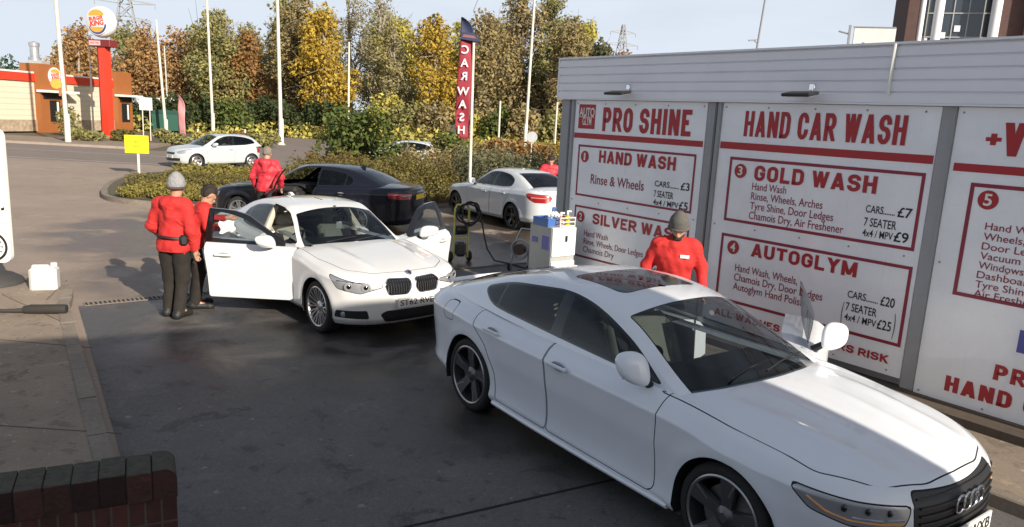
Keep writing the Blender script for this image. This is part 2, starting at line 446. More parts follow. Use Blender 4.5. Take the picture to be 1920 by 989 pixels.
def surf_obj(name, surfs, mats, parent, origin=(0, 0, 0), rz=0.0):
    V, N, F, fm = join(surfs)
    N = N / (np.linalg.norm(N, axis=1, keepdims=True) + 1e-9)
    return mesh(name, V - np.array(origin), F, mats, fm, True, N, parent, origin, rz)

def rim_edges(s):
    c = {}
    for f in s.F:
        for q, i in enumerate(f):
            j = f[(q + 1) % len(f)]; k = (i, j) if i < j else (j, i)
            c.setdefault(k, []).append((i, j))
    return [v[0] for v in c.values() if len(v) == 1]

def grid_normals(P, wrap):
    """P (rows, cols, 3); wrap: columns closed"""
    du = (np.roll(P, -1, 1) - np.roll(P, 1, 1))
    if not wrap: du[:, 0] = P[:, 1] - P[:, 0]; du[:, -1] = P[:, -1] - P[:, -2]
    dt = np.gradient(P, axis=0)
    n = np.cross(du, dt); L = np.linalg.norm(n, axis=2, keepdims=True)
    return n / (L + 1e-12)

# ------------------------------------------------------------------ car shell
def lower_shell(sp):
    NF, NS, NR = sp.get('res', (64, 110, 56))
    taper = curve(sp['taper'])
    rows = []
    for lv in sp['levels']:
        w, xf, xr = lv['w'], lv['xf'], lv['xr']; Lf, nf = lv.get('f', sp['front']); Lr, nr = lv.get('r', sp['rear'])
        th = np.linspace(0, PI / 2, 900)
        fx = xf - Lf + Lf * np.cos(th)**(2 / nf); fy = w * np.sin(th)**(2 / nf)
        rx = xr + Lr - Lr * np.cos(th)**(2 / nr); ry = w * np.sin(th)**(2 / nr)
        def res(x, y, n):
            s = np.concatenate([[0], np.cumsum(np.hypot(np.diff(x), np.diff(y)))]); q = np.linspace(0, s[-1], n)
            return np.interp(q, s, x), np.interp(q, s, y)
        ax, ay = res(fx, fy, NF + 1); bx, by = res(rx[::-1], ry[::-1], NR + 1)
        sx = np.linspace(xf - Lf, xr + Lr, NS + 1)
        x = np.concatenate([ax[:-1], sx[:-1], bx]); y = np.concatenate([ay[:-1], np.full(NS, w), by])
        y = y * taper(x); y[0] = 0; y[-1] = 0
        z = curve(lv['z'])(x)
        half = np.stack([x, y, z], 1); oth = half[1:-1][::-1] * np.array([1, -1, 1])
        rows.append(np.concatenate([half, oth]))
    rows = np.array(rows); K, U, _ = rows.shape
    kn = np.concatenate([[0], np.cumsum(np.maximum(np.linalg.norm(np.diff(rows, axis=0), axis=2).mean(1), 0.02))])
    ts = []; 
    for k in range(K - 1):
        n = max(2, int(round((kn[k + 1] - kn[k]) / 0.022))); ts += list(kn[k] + (kn[k + 1] - kn[k]) * np.arange(n) / n)
    ts.append(kn[-1]); ts = np.array(ts)
    G = pchip(kn, rows, ts); tl = np.interp(ts, kn, np.arange(K))
    # wheel-arch flare and shoulder crease, both pushed outwards along y
    for xw in (sp['wb'] / 2, -sp['wb'] / 2):
        d = np.hypot(G[..., 0] - xw, G[..., 2] - sp['wr'])
        G[..., 1] += np.sign(G[..., 1]) * sp.get('flare', .012) * np.exp(-((d - sp['ra'] - .02) / .07)**2) * (np.abs(G[..., 1]) > .5)
    tg = np.roll(G[..., :2], -1, 1) - np.roll(G[..., :2], 1, 1); on_ = np.stack([tg[..., 1], -tg[..., 0]], -1); on_ /= np.linalg.norm(on_, axis=-1, keepdims=True) + 1e-9
    on_ *= np.sign((on_ * (G[..., :2] - np.array((0.0, 0)))).sum(-1, keepdims=True))
    for cr in sp.get('creases', ()):
        lev, amt, wd = cr[:3]; dtl = tl - lev
        w_ = np.exp(-np.abs(dtl) / wd) if len(cr) < 4 else np.exp(-np.where(dtl > 0, dtl / cr[3], -dtl / wd))
        e = amt * w_[:, None] * np.where(G[..., 0] > 1.5, sp.get('nose_crease', .6), 1.0)
        G[..., :2] += on_ * e[..., None]
    # top: collapse the last ring onto the spine
    zd = curve(sp['deck']); S = G[-1]; q = np.linspace(0, 1, 30)[1:]
    tgt = np.clip(S[:, 0], sp['spine'][0], sp['spine'][1])
    drop = zd(S[:, 0]) - S[:, 2]
    cap = []
    for f in q:
        x = S[:, 0] + (tgt - S[:, 0]) * f; y = S[:, 1] * (1 - f)
        z = zd(x) - drop * (1 - f)**sp.get('crown', 2.4)
        ya = np.abs(y)
        for (yc, am, wd) in sp.get('hoodcrease', ()):
            z = z + am * np.exp(-((ya - yc * (0.72 + 0.28 * np.clip((sp['levels'][-1]['xf'] - x) / 1.3, 0, 1))) / wd)**2) * np.clip((x - sp.get('hc0', 1.1)) / .35, 0, 1) * np.clip((sp['levels'][-1]['xf'] - .03 - x) / .3, 0, 1)
        cap.append(np.stack([x, y, z], 1))
    P = np.concatenate([G, np.array(cap)]); T = np.concatenate([tl, (K - 1) + q])
    N = grid_normals(P, True)
    nr_, nc = P.shape[:2]
    idx = np.arange(nr_ * nc).reshape(nr_, nc); a = idx[:-1]; b = idx[1:]
    F = np.stack([a, np.roll(a, -1, 1), np.roll(b, -1, 1), b], -1).reshape(-1, 4).tolist()
    seg = np.linalg.norm(np.diff(P, axis=1), axis=2); s = np.concatenate([np.zeros((nr_, 1)), np.cumsum(seg, 1)], 1)
    half = U // 2
    sf = np.minimum(s, (s[:, -1] + np.linalg.norm(P[:, 0] - P[:, -1], axis=1))[:, None] - s)   # arc from the nose
    srr = np.abs(s - s[:, half:half + 1])                                                       # arc from the tail
    A = {'n': N.reshape(-1, 3), 't': np.repeat(T, nc), 's': sf.ravel(), 'sr': srr.ravel()}
    Vv = P.reshape(-1, 3)
    if (A['n'][:, 1] * Vv[:, 1]).sum() < 0: A['n'] = -A['n']; F = [f[::-1] for f in F]
    return Surf(Vv, [tuple(f) for f in F], A)

def green_shell(sp):
    g = sp['green']; x = np.arange(g['x0'], g['x1'] - .001, -0.022)
    yb, zb, yr, zr, zc = (curve(g[k])(x) for k in ('yb', 'zb', 'yr', 'zr', 'zc'))
    zb = np.minimum(zb, zr - .02); r1 = g.get('round', .07)
    b = np.stack([yb, zb], 1); r = np.stack([yr, zr], 1)
    L = np.linalg.norm(r - b, axis=1); ra = np.clip(1 - r1 / L, .3, .97); rb = np.clip(r1 / yr, 0, .5)
    cols = []; vs_ = []
    nrm = np.stack([(zr - zb), -(yr - yb)], 1) / L[:, None]
    def side(a): return b + (r - b) * a[:, None] + nrm * (g.get('belly', .018) * 4 * a * (1 - a))[:, None]
    def top(c):  yy = yr * (1 - c); return np.stack([yy, zc - (zc - zr) * (1 - c)**g.get('pow', 2.2)], 1)
    for i in range(15): cols.append(side(ra * i / 14)); vs_.append(i / 14)
    p0, p2 = side(ra), top(rb)
    for i in range(1, 7):
        t = i / 7; cols.append((1 - t)**2 * p0 + 2 * t * (1 - t) * r + t * t * p2); vs_.append(1 + t)
    for i in range(0, 21):
        c = rb + (1 - rb) * i / 20; cols.append(top(c)); vs_.append(2 + i / 20)
    C = np.array(cols)                                  # (cols, stations, 2)
    left = np.stack([np.broadcast_to(x, C.shape[:2]), C[..., 0], C[..., 1]], -1)
    right = left[:-1][::-1] * np.array([1, -1, 1])
    P = np.concatenate([left, right]).transpose(1, 0, 2); v = np.array(vs_ + vs_[:-1][::-1])
    N = grid_normals(P, False); nr_, nc = P.shape[:2]
    idx = np.arange(nr_ * nc).reshape(nr_, nc)
    F = np.stack([idx[:-1, :-1], idx[:-1, 1:], idx[1:, 1:], idx[1:, :-1]], -1).reshape(-1, 4).tolist()
    A = {'n': N.reshape(-1, 3), 'v': np.tile(v, nr_), 'yr': np.repeat(yr, nc)}
    if N[nr_ // 2, nc // 2, 2] < 0: A['n'] = -A['n']; F = [f[::-1] for f in F]
    return Surf(P.reshape(-1, 3), [tuple(f) for f in F], A)

def green_height(sp, x, y):
    g = sp['green']; yr, zr, zc, yb = (curve(g[k])(x) for k in ('yr', 'zr', 'zc', 'yb'))
    q = np.abs(y) / yr
    z = np.where(q < 1, zc - (zc - zr) * q**g.get('pow', 2.2), zr - (np.abs(y) - yr) * 8)
    return np.where((x < g['x0']) & (x > g['x1']), z, -9)

# ------------------------------------------------------------------ wheels, seats, small car parts
_wcache = {}
def wheel_meshes(style, Rt, Rr, wd):
    key = (style, Rt, Rr, wd)
    if key in _wcache: return _wcache[key]
    h = wd / 2; t = MB()
    t.lathe([(Rr + .004, h - .03), (Rr + .012, h - .004), (Rr + .03, h), (Rt - .03, h - .004), (Rt - .008, h - .022), (Rt, h - .05), (Rt - .004, h - .08), (Rt, h - .085),
             (Rt, -h + .05), (Rt - .03, -h), (Rr, -h + .02)], 48, 'Y')
    rim = MB()
    rim.mi = 0
    rim.mi = 1 if style == 'petal' else 0
    rim.lathe([(Rr + .006, h - .006), (Rr - .004, h - .001), (Rr - .016, h - .008)], 48, 'Y'); rim.mi = 0
    rim.lathe([(Rr - .016, h - .008), (Rr - .022, h - .06), (Rr - .04, -h + .02)], 48, 'Y')
    hub_y = h - .035
    def spoke(a, r0, r1, w0, w1, y0, y1, dp=.03, skew=0.0):
        pts = []
        for (r, w, y, sk) in ((r0, w0, y0, 0), ((r0 + r1) / 2, (w0 + w1) / 2 * .92, (y0 + y1) / 2 + .004, skew * .5), (r1, w1, y1, skew)):
            for s in (-1, 1):
                for d in (0, dp): pts.append((r, s * w / 2 + sk, y - d))
        ca, sa = math.cos(a), math.sin(a)
        V = [(p[0] * ca - p[1] * sa, p[2], p[0] * sa + p[1] * ca) for p in pts]
        F = []
        for k in (0, 4):
            q = [k, k + 1, k + 3, k + 2]; w = [i + 4 for i in q]
            for i in range(4): F.append((q[i], q[(i + 1) % 4], w[(i + 1) % 4], w[i]))
        F += [(0, 2, 3, 1), (8, 9, 11, 10)]
        rim.add(V, F)
    if style == 'petal':
        for k in range(5):
            a = 2 * PI * k / 5 + .35
            spoke(a, .045, Rr - .012, .075, .118, hub_y - .012, h - .01, .035, .012)
            rim.mi = 1; spoke(a, .10, Rr - .012, .010, .016, hub_y - .002, h - .006, .03, .065); rim.mi = 0
    elif style == 'multi':
        for k in range(10):
            a = 2 * PI * k / 10
            for s in (-1, 1): spoke(a + s * .085, .055, Rr - .01, .016, .022, hub_y - .008, h - .008, .03, s * .012)
    else:
        for k in range(5):
            a = 2 * PI * k / 5 + .2
            for s in (-1, 1): spoke(a + s * .16, .05, Rr - .01, .03, .034, hub_y - .01, h - .01, .03)
    rim.lathe([(.001, hub_y + .012), (.03, hub_y + .012), (.034, hub_y + .006), (.06, hub_y - .002), (.075, hub_y - .012), (.07, hub_y - .06)], 24, 'Y')
    dsc = MB(); dsc.lathe([(.02, h - .085), (Rr * .72, h - .085), (Rr * .72, h - .11), (.02, h - .11)], 32, 'Y')
    bk = MB(); bk.lathe([(.0, -h + .05), (Rr - .03, -h + .05)], 32, 'Y')
    _wcache[key] = (t, rim, dsc, bk); return _wcache[key]

_wobj = {}
def wheels(root, sp):
    st = sp['wheel']; key = (st['style'], st['Rt'], st['mat'])
    t, rim, dsc, bk = wheel_meshes(st['style'], st['Rt'], st['Rr'], st['wd'])
    for xw in (sp['wb'] / 2, -sp['wb'] / 2):
        for s in (-1, 1):
            w = empty('wheel', (xw, s * (sp['halfw'] - st['wd'] / 2 - st.get('in', .015)), sp['wr']), 0.0 if s > 0 else PI, parent=root)
            if key not in _wobj:
                _wobj[key] = [t.build('tyre', M['rubber'], w), rim.build('rim', [M[st['mat']], M['rimlip'] if st['style'] == 'petal' else M[st['mat']]], w), dsc.build('brake_disc', M['disc'], w), bk.build('wheel_back', M['under'], w)]
            else:
                for o in _wobj[key]:
                    c = o.copy(); col.objects.link(c); c.parent = w

def add_seat(root, x, y, w, m, back=25):
    b = MB()
    b.box((x, y, .42), (.52, w, .18), bev=.05)
    b.box((x - .34, y, .74), (.14, w * .96, .62), ry=R(-back), bev=.055)
    b.box((x - .30, y - w * .42, .74), (.16, .09, .52), ry=R(-back), bev=.04); b.box((x - .30, y + w * .42, .74), (.16, .09, .52), ry=R(-back), bev=.04)
    b.box((x - .49, y, 1.09), (.10, w * .52, .19), ry=R(-back + 8), bev=.045)
    b.tube([(x - .46, y - .06, .98), (x - .49, y - .06, 1.06)], .008, 6); b.tube([(x - .46, y + .06, .98), (x - .49, y + .06, 1.06)], .008, 6)
    o = b.build('seat', M[m], root); o.data.polygons.foreach_set('use_smooth', np.ones(len(o.data.polygons), dtype=bool)); o.data.set_sharp_from_angle(angle=R(50))
    return o

def superell(n1, n2, a, b, c, nu=28, nv=16):
    V = []; F = []
    def f(w, m): return math.copysign(abs(w)**m, w)
    for j in range(nv + 1):
        t = -PI / 2 + PI * j / nv
        for i in range(nu):
            p = 2 * PI * i / nu
            V.append((a * f(math.cos(t), n1) * f(math.cos(p), n2), b * f(math.cos(t), n1) * f(math.sin(p), n2), c * f(math.sin(t), n1)))
    for j in range(nv):
        for i in range(nu): F.append((j * nu + i, j * nu + (i + 1) % nu, (j + 1) * nu + (i + 1) % nu, (j + 1) * nu + i))
    return V, F

def door_mirror(parent, s, pos, m, sz=(.10, .125, .085), rel=(0, 0, 0)):
    """pos: housing centre in the parent's coordinates; s: side"""
    b = MB(); V, F = superell(.75, .8, *sz)
    V2 = []
    for v in V:
        x, y, z = v; k = 1 - .28 * (y * s / sz[1]) * 1.0
        V2.append((pos[0] + (max(x, -sz[0] * .55)) - .04 * (y * s / sz[1]) - z * .38, pos[1] + y, pos[2] + z * (1 - .18 * (y * s / sz[1])) + .012 * (y * s / sz[1])))
    b.add(V2, F, True)
    o = b.build('mirror', M[m], parent)
    g = MB(); g.box((pos[0] - sz[0] * .56, pos[1], pos[2]), (.006, sz[1] * 1.6, sz[2] * 1.45), ry=-.36, bev=.02); g.build('mirror_glass', M['chrome'], o)
    k = MB(); k.box((pos[0] + sz[0] * .42, pos[1] - s * sz[1] * .93, pos[2] - sz[2] * .1), (.035, .012, .055), bev=.005); k.build('side_lamp', M['gloss'], o)
    f = MB(); f.tube([(pos[0] + .01, pos[1] - s * sz[1] * .7, pos[2] - sz[2] * .7), (pos[0] + .02, pos[1] - s * (sz[1] + .06), pos[2] - sz[2] - .035)], [.026, .032], 8); f.build('mirror_foot', M['black'], o)
    return o

def plate(root, txt, pos, rz, m, name='number_plate', lean=0.0, w=.52, h=.112):
    """pos: centre of the plate; rz = yaw of its outward normal in car space"""
    b = MB(); b.box((0, 0, 0), (.012, w, h), ry=lean)
    o = b.build(name, M[m], root, pos, rz)
    if txt:
        V, F = text_fit(txt, -w * .46, w * .46, h * .62, .012)
        V2 = [(.009 + v[1], v[0], v[2] - h * .31) for v in V]
        mr = Matrix.Rotation(lean, 4, 'Y')
        mesh('plate_lettering', [mr @ Vector(v) for v in V2], F, M['ink'], parent=o)
    return o

# ------------------------------------------------------------------ whole car
def build_car(sp, name, loc, yaw, label, cat='car', group=None):
    root = empty(name, (loc[0], loc[1], 0), yaw, label, cat, group)
    pm = M[sp['paint']]; detail = sp.get('detail', True)
    S = lower_shell(sp); Gs = green_shell(sp); seams = []; gap = sp.get('gap', .003)
    ra = sp['ra']
    def on(s_, cond, val): return np.where(cond, val, 1.0)
    # cabin hole in the top of the lower shell, and the glasshouse trimmed at the deck
    x, y, z = S.V.T
    f = np.where(S.A['t'] > len(sp['levels']) - 1 - .05, z - green_height(sp, x, y) + .012, 1.0)
    _, S = S.cut(f)
    zd = curve(sp['deck']); x, y, z = Gs.V.T
    _, Gs = Gs.cut(np.where(Gs.A['v'] > 1.0, z - (zd(x) - sp.get('sink', .07)), 1.0))
    # wheel arches
    for xw in (sp['wb'] / 2, -sp['wb'] / 2):
        x, y, z = S.V.T
        _, S = S.cut(np.where(np.abs(y) > .45, np.hypot(x - xw, z - sp['wr']) - ra, 1.0))
    # parts on the nose and tail, in arc length along the skin and height
    patches = {}
    for (pn, where, poly, mt, gp) in sp.get('patches', ()):
        x, y, z = S.V.T
        q = S.A['s'] if where == 'front' else S.A['sr']
        ok = (x > .8) if where == 'front' else (x < -.8)
        if mt != 'seamonly':
            ok = ok & (S.A['t'] < len(sp['levels']) - 1 + sp.get('patch_t', .02))
        f = on(S, ok, sdpoly(q, z, poly))
        ins, band, S = S.panel(f, gp); seams.append(band)
        if mt == 'seamonly': S = Surf(*_cat(S, ins))
        else: patches.setdefault(pn, []).append((ins, mt))
    # bonnet and boot lines
    for poly in sp.get('topseams', ()):
        x, y, z = S.V.T
        f = on(S, S.A['t'] > sp.get('topseam_t', 6.6), sdpoly(x, np.abs(y), poly))
        ins, band, S = S.panel(f, gap); seams.append(band); S = Surf(*_cat(S, ins))
    # fuel flap or similar lines on the right-hand side
    for (side, poly) in sp.get('sideseams', ()):
        x, y, z = S.V.T
        f = on(S, (y * side > .4), sdpoly(x, z, poly))
        ins, band, S = S.panel(f, gap * .8); seams.append(band); S = Surf(*_cat(S, ins))
    doors = []
    for (dn, poly, hinge, opens, top_poly, frame) in sp['doors']:
        for side in (-1, 1):
            x, y, z = S.V.T
            f = on(S, (y * side > .4) & (S.A['t'] < len(sp['levels']) - 1 + .25), sdpoly(x, z, poly))
            ins, band, S = S.panel(f, gap); seams.append(band)
            doors.append([dn, side, ins, hinge, opens.get(side, 0.0), top_poly, frame])
    # glasshouse: windscreen, rear window, sunroof
    x, y, z = Gs.V.T; g = sp['green']
    hx, hc = g['header']
    f = np.where((Gs.A['v'] > 1.3) & (x > 0), np.maximum(np.abs(y) - (Gs.A['yr'] - g.get('apillar', .04)), hx - hc * (y / Gs.A['yr'])**2 - x), 1.0)
    ws, band, Gs = Gs.panel(f, .004); seams.append(band)
    x, y, z = Gs.V.T; hx, hc, bx_ = g['rearglass']
    f = np.where((Gs.A['v'] > 1.3) & (x < 0), np.maximum(np.maximum(np.abs(y) - (Gs.A['yr'] - g.get('cpillar', .06)), x - (hx + hc * (y / Gs.A['yr'])**2)), bx_ - x), 1.0)
    rg, band, Gs = Gs.panel(f, .004); seams.append(band)
    sr = None
    if 'sunroof' in g:
        x, y, z = Gs.V.T
        f = np.where(Gs.A['v'] > 1.9, sdpoly(x, y, g['sunroof']), 1.0)
        sr, band, Gs = Gs.panel(f, .006); seams.append(band)
    # side windows
    panes = {}; trims = {}
    for side in (-1, 1):
        x, y, z = Gs.V.T
        f = np.where((y * side > .3) & (Gs.A['v'] < 1.75), sdpoly(x, z, g['dlo']), 1.0)
        D, Gs = Gs.cut(f)
        for k, poly in enumerate(g['panes']):
            x, y, z = D.V.T
            p, D = D.cut(sdpoly(x, z, poly)); panes[side, k] = p
        trims[side] = D
    jamb = []
    for d in doors:
        dn, side, skin, hinge, ang, top_poly, frame = d
        pane_i = frame['pane']; glassm = M[sp['glass_f'] if dn == 'front' else sp['glass_r']]
        hp = (hinge[0], side * hinge[1], 0.0); rz = R(ang) * (1 if side < 0 else -1)
        parts = [(skin, 0)]; fr = None; tr = None
        if ang:
            if frame['framed']:
                x, y, z = Gs.V.T
                fr, Gs = Gs.cut(np.where((y * side > .3) & (Gs.A['v'] < 1.35), sdpoly(x, z, top_poly), 1.0))
                x, y, z = trims[side].V.T
                tr, trims[side] = trims[side].cut(sdpoly(x, z, top_poly))
                parts += [(fr, 2), (tr, 2)]
            # door thickness and the painted jamb left behind in the body
            for (sf, dep) in ((skin, .10), (fr, .04), (tr, .04)):
                if sf is None or not len(sf.F): continue
                off = np.array([0, -side * dep, 0])
                inn = Surf(sf.V + off, [f_[::-1] for f_ in sf.F], {'n': -sf.A['n']})
                parts.append((inn, 3 if sf is skin else 1))
                e = rim_edges(sf); V = []; Fq = []; Nn = []
                for (i, j) in e:
                    a, b = sf.V[i], sf.V[j]; o = len(V); V += [a, b, b + off, a + off]; Fq.append((o, o + 3, o + 2, o + 1))
                    nn = np.cross(off, b - a); nn /= np.linalg.norm(nn) + 1e-9; Nn += [nn] * 4
                parts.append((Surf(np.array(V), Fq, {'n': np.array(Nn)}), 0 if sf is skin else 2))
            off = np.array([0, -side * .16, 0]); V = []; Fq = []; Nn = []
            for (i, j) in rim_edges(skin):
                a, b = skin.V[i], skin.V[j]; o = len(V); V += [a, b, b + off, a + off]; Fq.append((o, o + 1, o + 2, o + 3))
                nn = -np.cross(off, b - a); nn /= np.linalg.norm(nn) + 1e-9; Nn += [nn] * 4
            jamb.append((Surf(np.array(V), Fq, {'n': np.array(Nn)}), 0))
        do = surf_obj('door', parts, [pm, M['seam'], M['gloss'], M[sp.get('card', 'cabin')]], root, hp, rz)
        if len(panes[side, pane_i].F): surf_obj('window', [(panes[side, pane_i], 0)], [glassm], do, hp).location = (0, 0, 0)
        wobj = do.children[0] if do.children else None
        if wobj:
            wobj.location = (0, 0, 0)
        hx_, hz_ = frame['handle']
        if detail:
            yy = _side_y(skin, hx_, hz_, side)
            hb = MB(); hb.box((0, side * .026, 0), (.23, .020, .032), bev=.009); hb.box((.09, side * .01, 0), (.02, .03, .022)); hb.box((-.09, side * .01, 0), (.02, .03, .022))
            ho_ = hb.build('handle', pm, do, (hx_ - hp[0], yy - hp[1], hz_)); rc = MB(); V_, F_ = superell(1, 1, .085, .006, .036, 20, 8); rc.add([(v[0], v[1] + side * .001, v[2] - .004) for v in V_], F_, True); rc.build('handle_recess', M['recess'], ho_)
        if 'mirror' in frame:
            mp = frame['mirror']; door_mirror(do, side, (mp[0] - hp[0], side * mp[1] - hp[1], mp[2]), sp.get('mirror_paint', sp['paint']), frame.get('msize', (.10, .125, .085)))
    used = {d[6]['pane'] for d in doors}
    for side in (-1, 1):
        for k in range(len(g['panes'])):
            if k not in used and len(panes[side, k].F): surf_obj('quarter_window', [(panes[side, k], 0)], [M[sp['glass_r']]], root)
        if len(trims[side].F): surf_obj('window_trim', [(trims[side], 0)], [M['gloss']], root)
    surf_obj('windscreen', [(ws, 0)], [M[sp.get('glass_w', sp['glass_f'])]], root)
    surf_obj('rear_window', [(rg, 0)], [M[sp['glass_r']]], root)
    if sr is not None: surf_obj('sunroof', [(sr, 0)], [M['gloss']], root)
    _, bottom = None, None
    surf_obj('body', [(S, 0), (Gs, 0)] + [(b, 1) for b in seams] + jamb, [pm, M['seam']], root)
    for pn, lst in patches.items():
        for s_, m_ in lst:
            if not len(s_.F): continue
            cy = np.array([s_.V[list(f_), 1].mean() for f_ in s_.F])
            if np.abs(cy).min() > .02:           # a lamp or vent on each side: one part each
                for sd in (-1, 1): surf_obj(pn, [(s_.pick([f_ for f_, c_ in zip(s_.F, cy) if c_ * sd > 0]), 0)], [M[m_]], root)
            else: surf_obj(pn, [(s_, 0)], [M[m_]], root)
    # wheel housings and floor
    u = MB(); hw = sp['halfw']
    for xw in (sp['wb'] / 2, -sp['wb'] / 2):
        for side in (-1, 1):
            V = []; n = 28; y0, y1 = side * (hw - .012), side * (hw - .36)
            for i in range(n + 1):
                a = -0.35 + (PI + .7) * i / n; V += [(xw + ra * 1.004 * math.cos(a), y0, sp['wr'] + ra * 1.004 * math.sin(a)), (xw + ra * 1.004 * math.cos(a), y1, sp['wr'] + ra * 1.004 * math.sin(a))]
            u.add(V, [(2 * i, 2 * i + 1, 2 * i + 3, 2 * i + 2) for i in range(n)])
            u.add([V[2 * i + 1] for i in range(n + 1)], [tuple(range(n + 1))])
    wb = sp['wb']
    u.box((0, 0, .22), (wb - 2 * ra - .04, hw * 1.80, .06)); u.box((0, 0, .24), (wb + 1.1, hw * 2 - .78, .08))
    fw_ = sp.get('firewall', g['x0'] - .25)
    u.box((fw_, 0, .55), (.04, hw * 1.6, .66)); u.box((sp.get('bulkhead', -wb / 2 + .1), 0, .62), (.04, hw * 1.5, .62))
    u.box(((g['x1'] + sp.get('bulkhead', -wb / 2 + .1)) / 2, 0, .93 + sp.get('shelf', 0)), (abs(g['x1'] - sp.get('bulkhead', -wb / 2 + .1)) * .86, hw * 1.35, .02))
    u.build('underbody', M['under'], root)
    # cabin
    if detail:
        sx = sp.get('seat_x', .05); sm = sp.get('seats', 'cream')
        add_seat(root, sx, -.37, .5, sm); add_seat(root, sx, .37, .5, sm)
        add_seat(root, sx - .88, 0, 1.24, sm, 22)
        db = MB(); dx = g['x0'] - sp.get('dash_in', .62)
        db.box((dx, 0, sp.get('dash_z', .86)), (.55, hw * 1.62, .16), bev=.06); db.box((dx - .1, 0, .62), (.4, hw * 1.5, .42), bev=.05); db.box((dx - .6, 0, .48), (.9, .26, .22), bev=.05)
        db.build('dashboard', M['cabin'], root)
        sw = MB(); c = Vector((dx - .42, -.37, .86)); ax = Vector((-.9, 0, .42)).normalized(); e1 = Vector((0, 1, 0)); e2 = ax.cross(e1)
        ring = [c + (e1 * math.cos(2 * PI * i / 28) + e2 * math.sin(2 * PI * i / 28)) * .185 for i in range(29)]
        sw.tube(ring, .014, 8, False); sw.tube([c - e1 * .18, c, c + e1 * .18], .016, 6); sw.tube([c, c - e2 * .18], .016, 6); sw.tube([c, c - ax * .2], .03, 8)
        sw.build('steering_wheel', M['cabin'], root)
        if sp.get('bpillars'):
            pb = MB(); px = sp['bpillars']
            for side in (-1, 1): pb.tube([(px + .02, side * (hw - .14), .25), (px - .02, side * (hw - .17), .95), (px - .12, side * (sp['roof_half'] - .03), sp['roof_z'] - .07)], [.06, .055, .04], 8)
            pb.build('pillar', M['cream'], root)
    wheels(root, sp)
    return root, S

def _cat(a, b):
    if not len(b.F): return a.V, a.F, a.A
    if not len(a.F): return b.V, b.F, b.A
    o = len(a.V)
    return np.concatenate([a.V, b.V]), a.F + [tuple(i + o for i in f) for f in b.F], {k: np.concatenate([a.A[k], b.A[k]]) for k in a.A if k in b.A}

def _side_y(s, x, z, side):
    if not len(s.V): return side * .9
    d = (s.V[:, 0] - x)**2 + (s.V[:, 2] - z)**2
    return float(s.V[np.argmin(d), 1])

def skin_x(root_surf, y, z, front=True):
    """x of the skin at (y, z) on the nose or tail (from the uncut shell)"""
    V = root_surf.V; k = V[:, 0] > .8 if front else V[:, 0] < -.8
    W = V[k]; d = (W[:, 1] - y)**2 + (W[:, 2] - z)**2
    i = np.argsort(d)[:4]; w = 1 / (d[i] + 1e-6)
    return float((W[i, 0] * w).sum() / w.sum())

def side_part(root, name, s):
    for o in root.children:
        if o.name.split('.')[0] == name and np.mean([v.co.y for v in o.data.vertices]) * s > 0: return o
# ------------------------------------------------------------------ car shapes
def clip_poly(poly, a, b, c):
    """keep the part of poly where a*x + b*y + c <= 0"""
    out = []; n = len(poly)
    for i in range(n):
        p, q = np.array(poly[i], float), np.array(poly[(i + 1) % n], float)
        fp, fq = a * p[0] + b * p[1] + c, a * q[0] + b * q[1] + c
        if fp <= 0: out.append(p)
        if fp * fq < 0: out.append(p + (q - p) * fp / (fp - fq))
    return np.array(out)

def inset(poly, d):
    p = np.asarray(poly, float); a = np.roll(p, 1, 0); b = np.roll(p, -1, 0); t = b - a
    n = np.stack([-t[:, 1], t[:, 0]], 1); n /= np.linalg.norm(n, axis=1, keepdims=True) + 1e-9
    area = (p[:, 0] * b[:, 1] - b[:, 0] * p[:, 1]).sum()
    return p + n * d * (1 if area > 0 else -1)

def slice_panes(dlo, cuts, m=.017, lean=0.0):
    """cuts: list of (xa, xb): glass runs from xa (front) down to xb (rear); lean tilts the dividers"""
    inn = inset(dlo, m); out = []
    for xa, xb in cuts:
        q = inn
        if xa is not None: q = clip_poly(q, 1, lean, -xa - lean * 1.15)
        if xb is not None: q = clip_poly(q, -1, -lean, xb + lean * 1.15)
        out.append(q)
    return out

def front3(a, b, c, x0, x1): return [(x0, a), (.6, b), (-.6, b), (x1, c)]

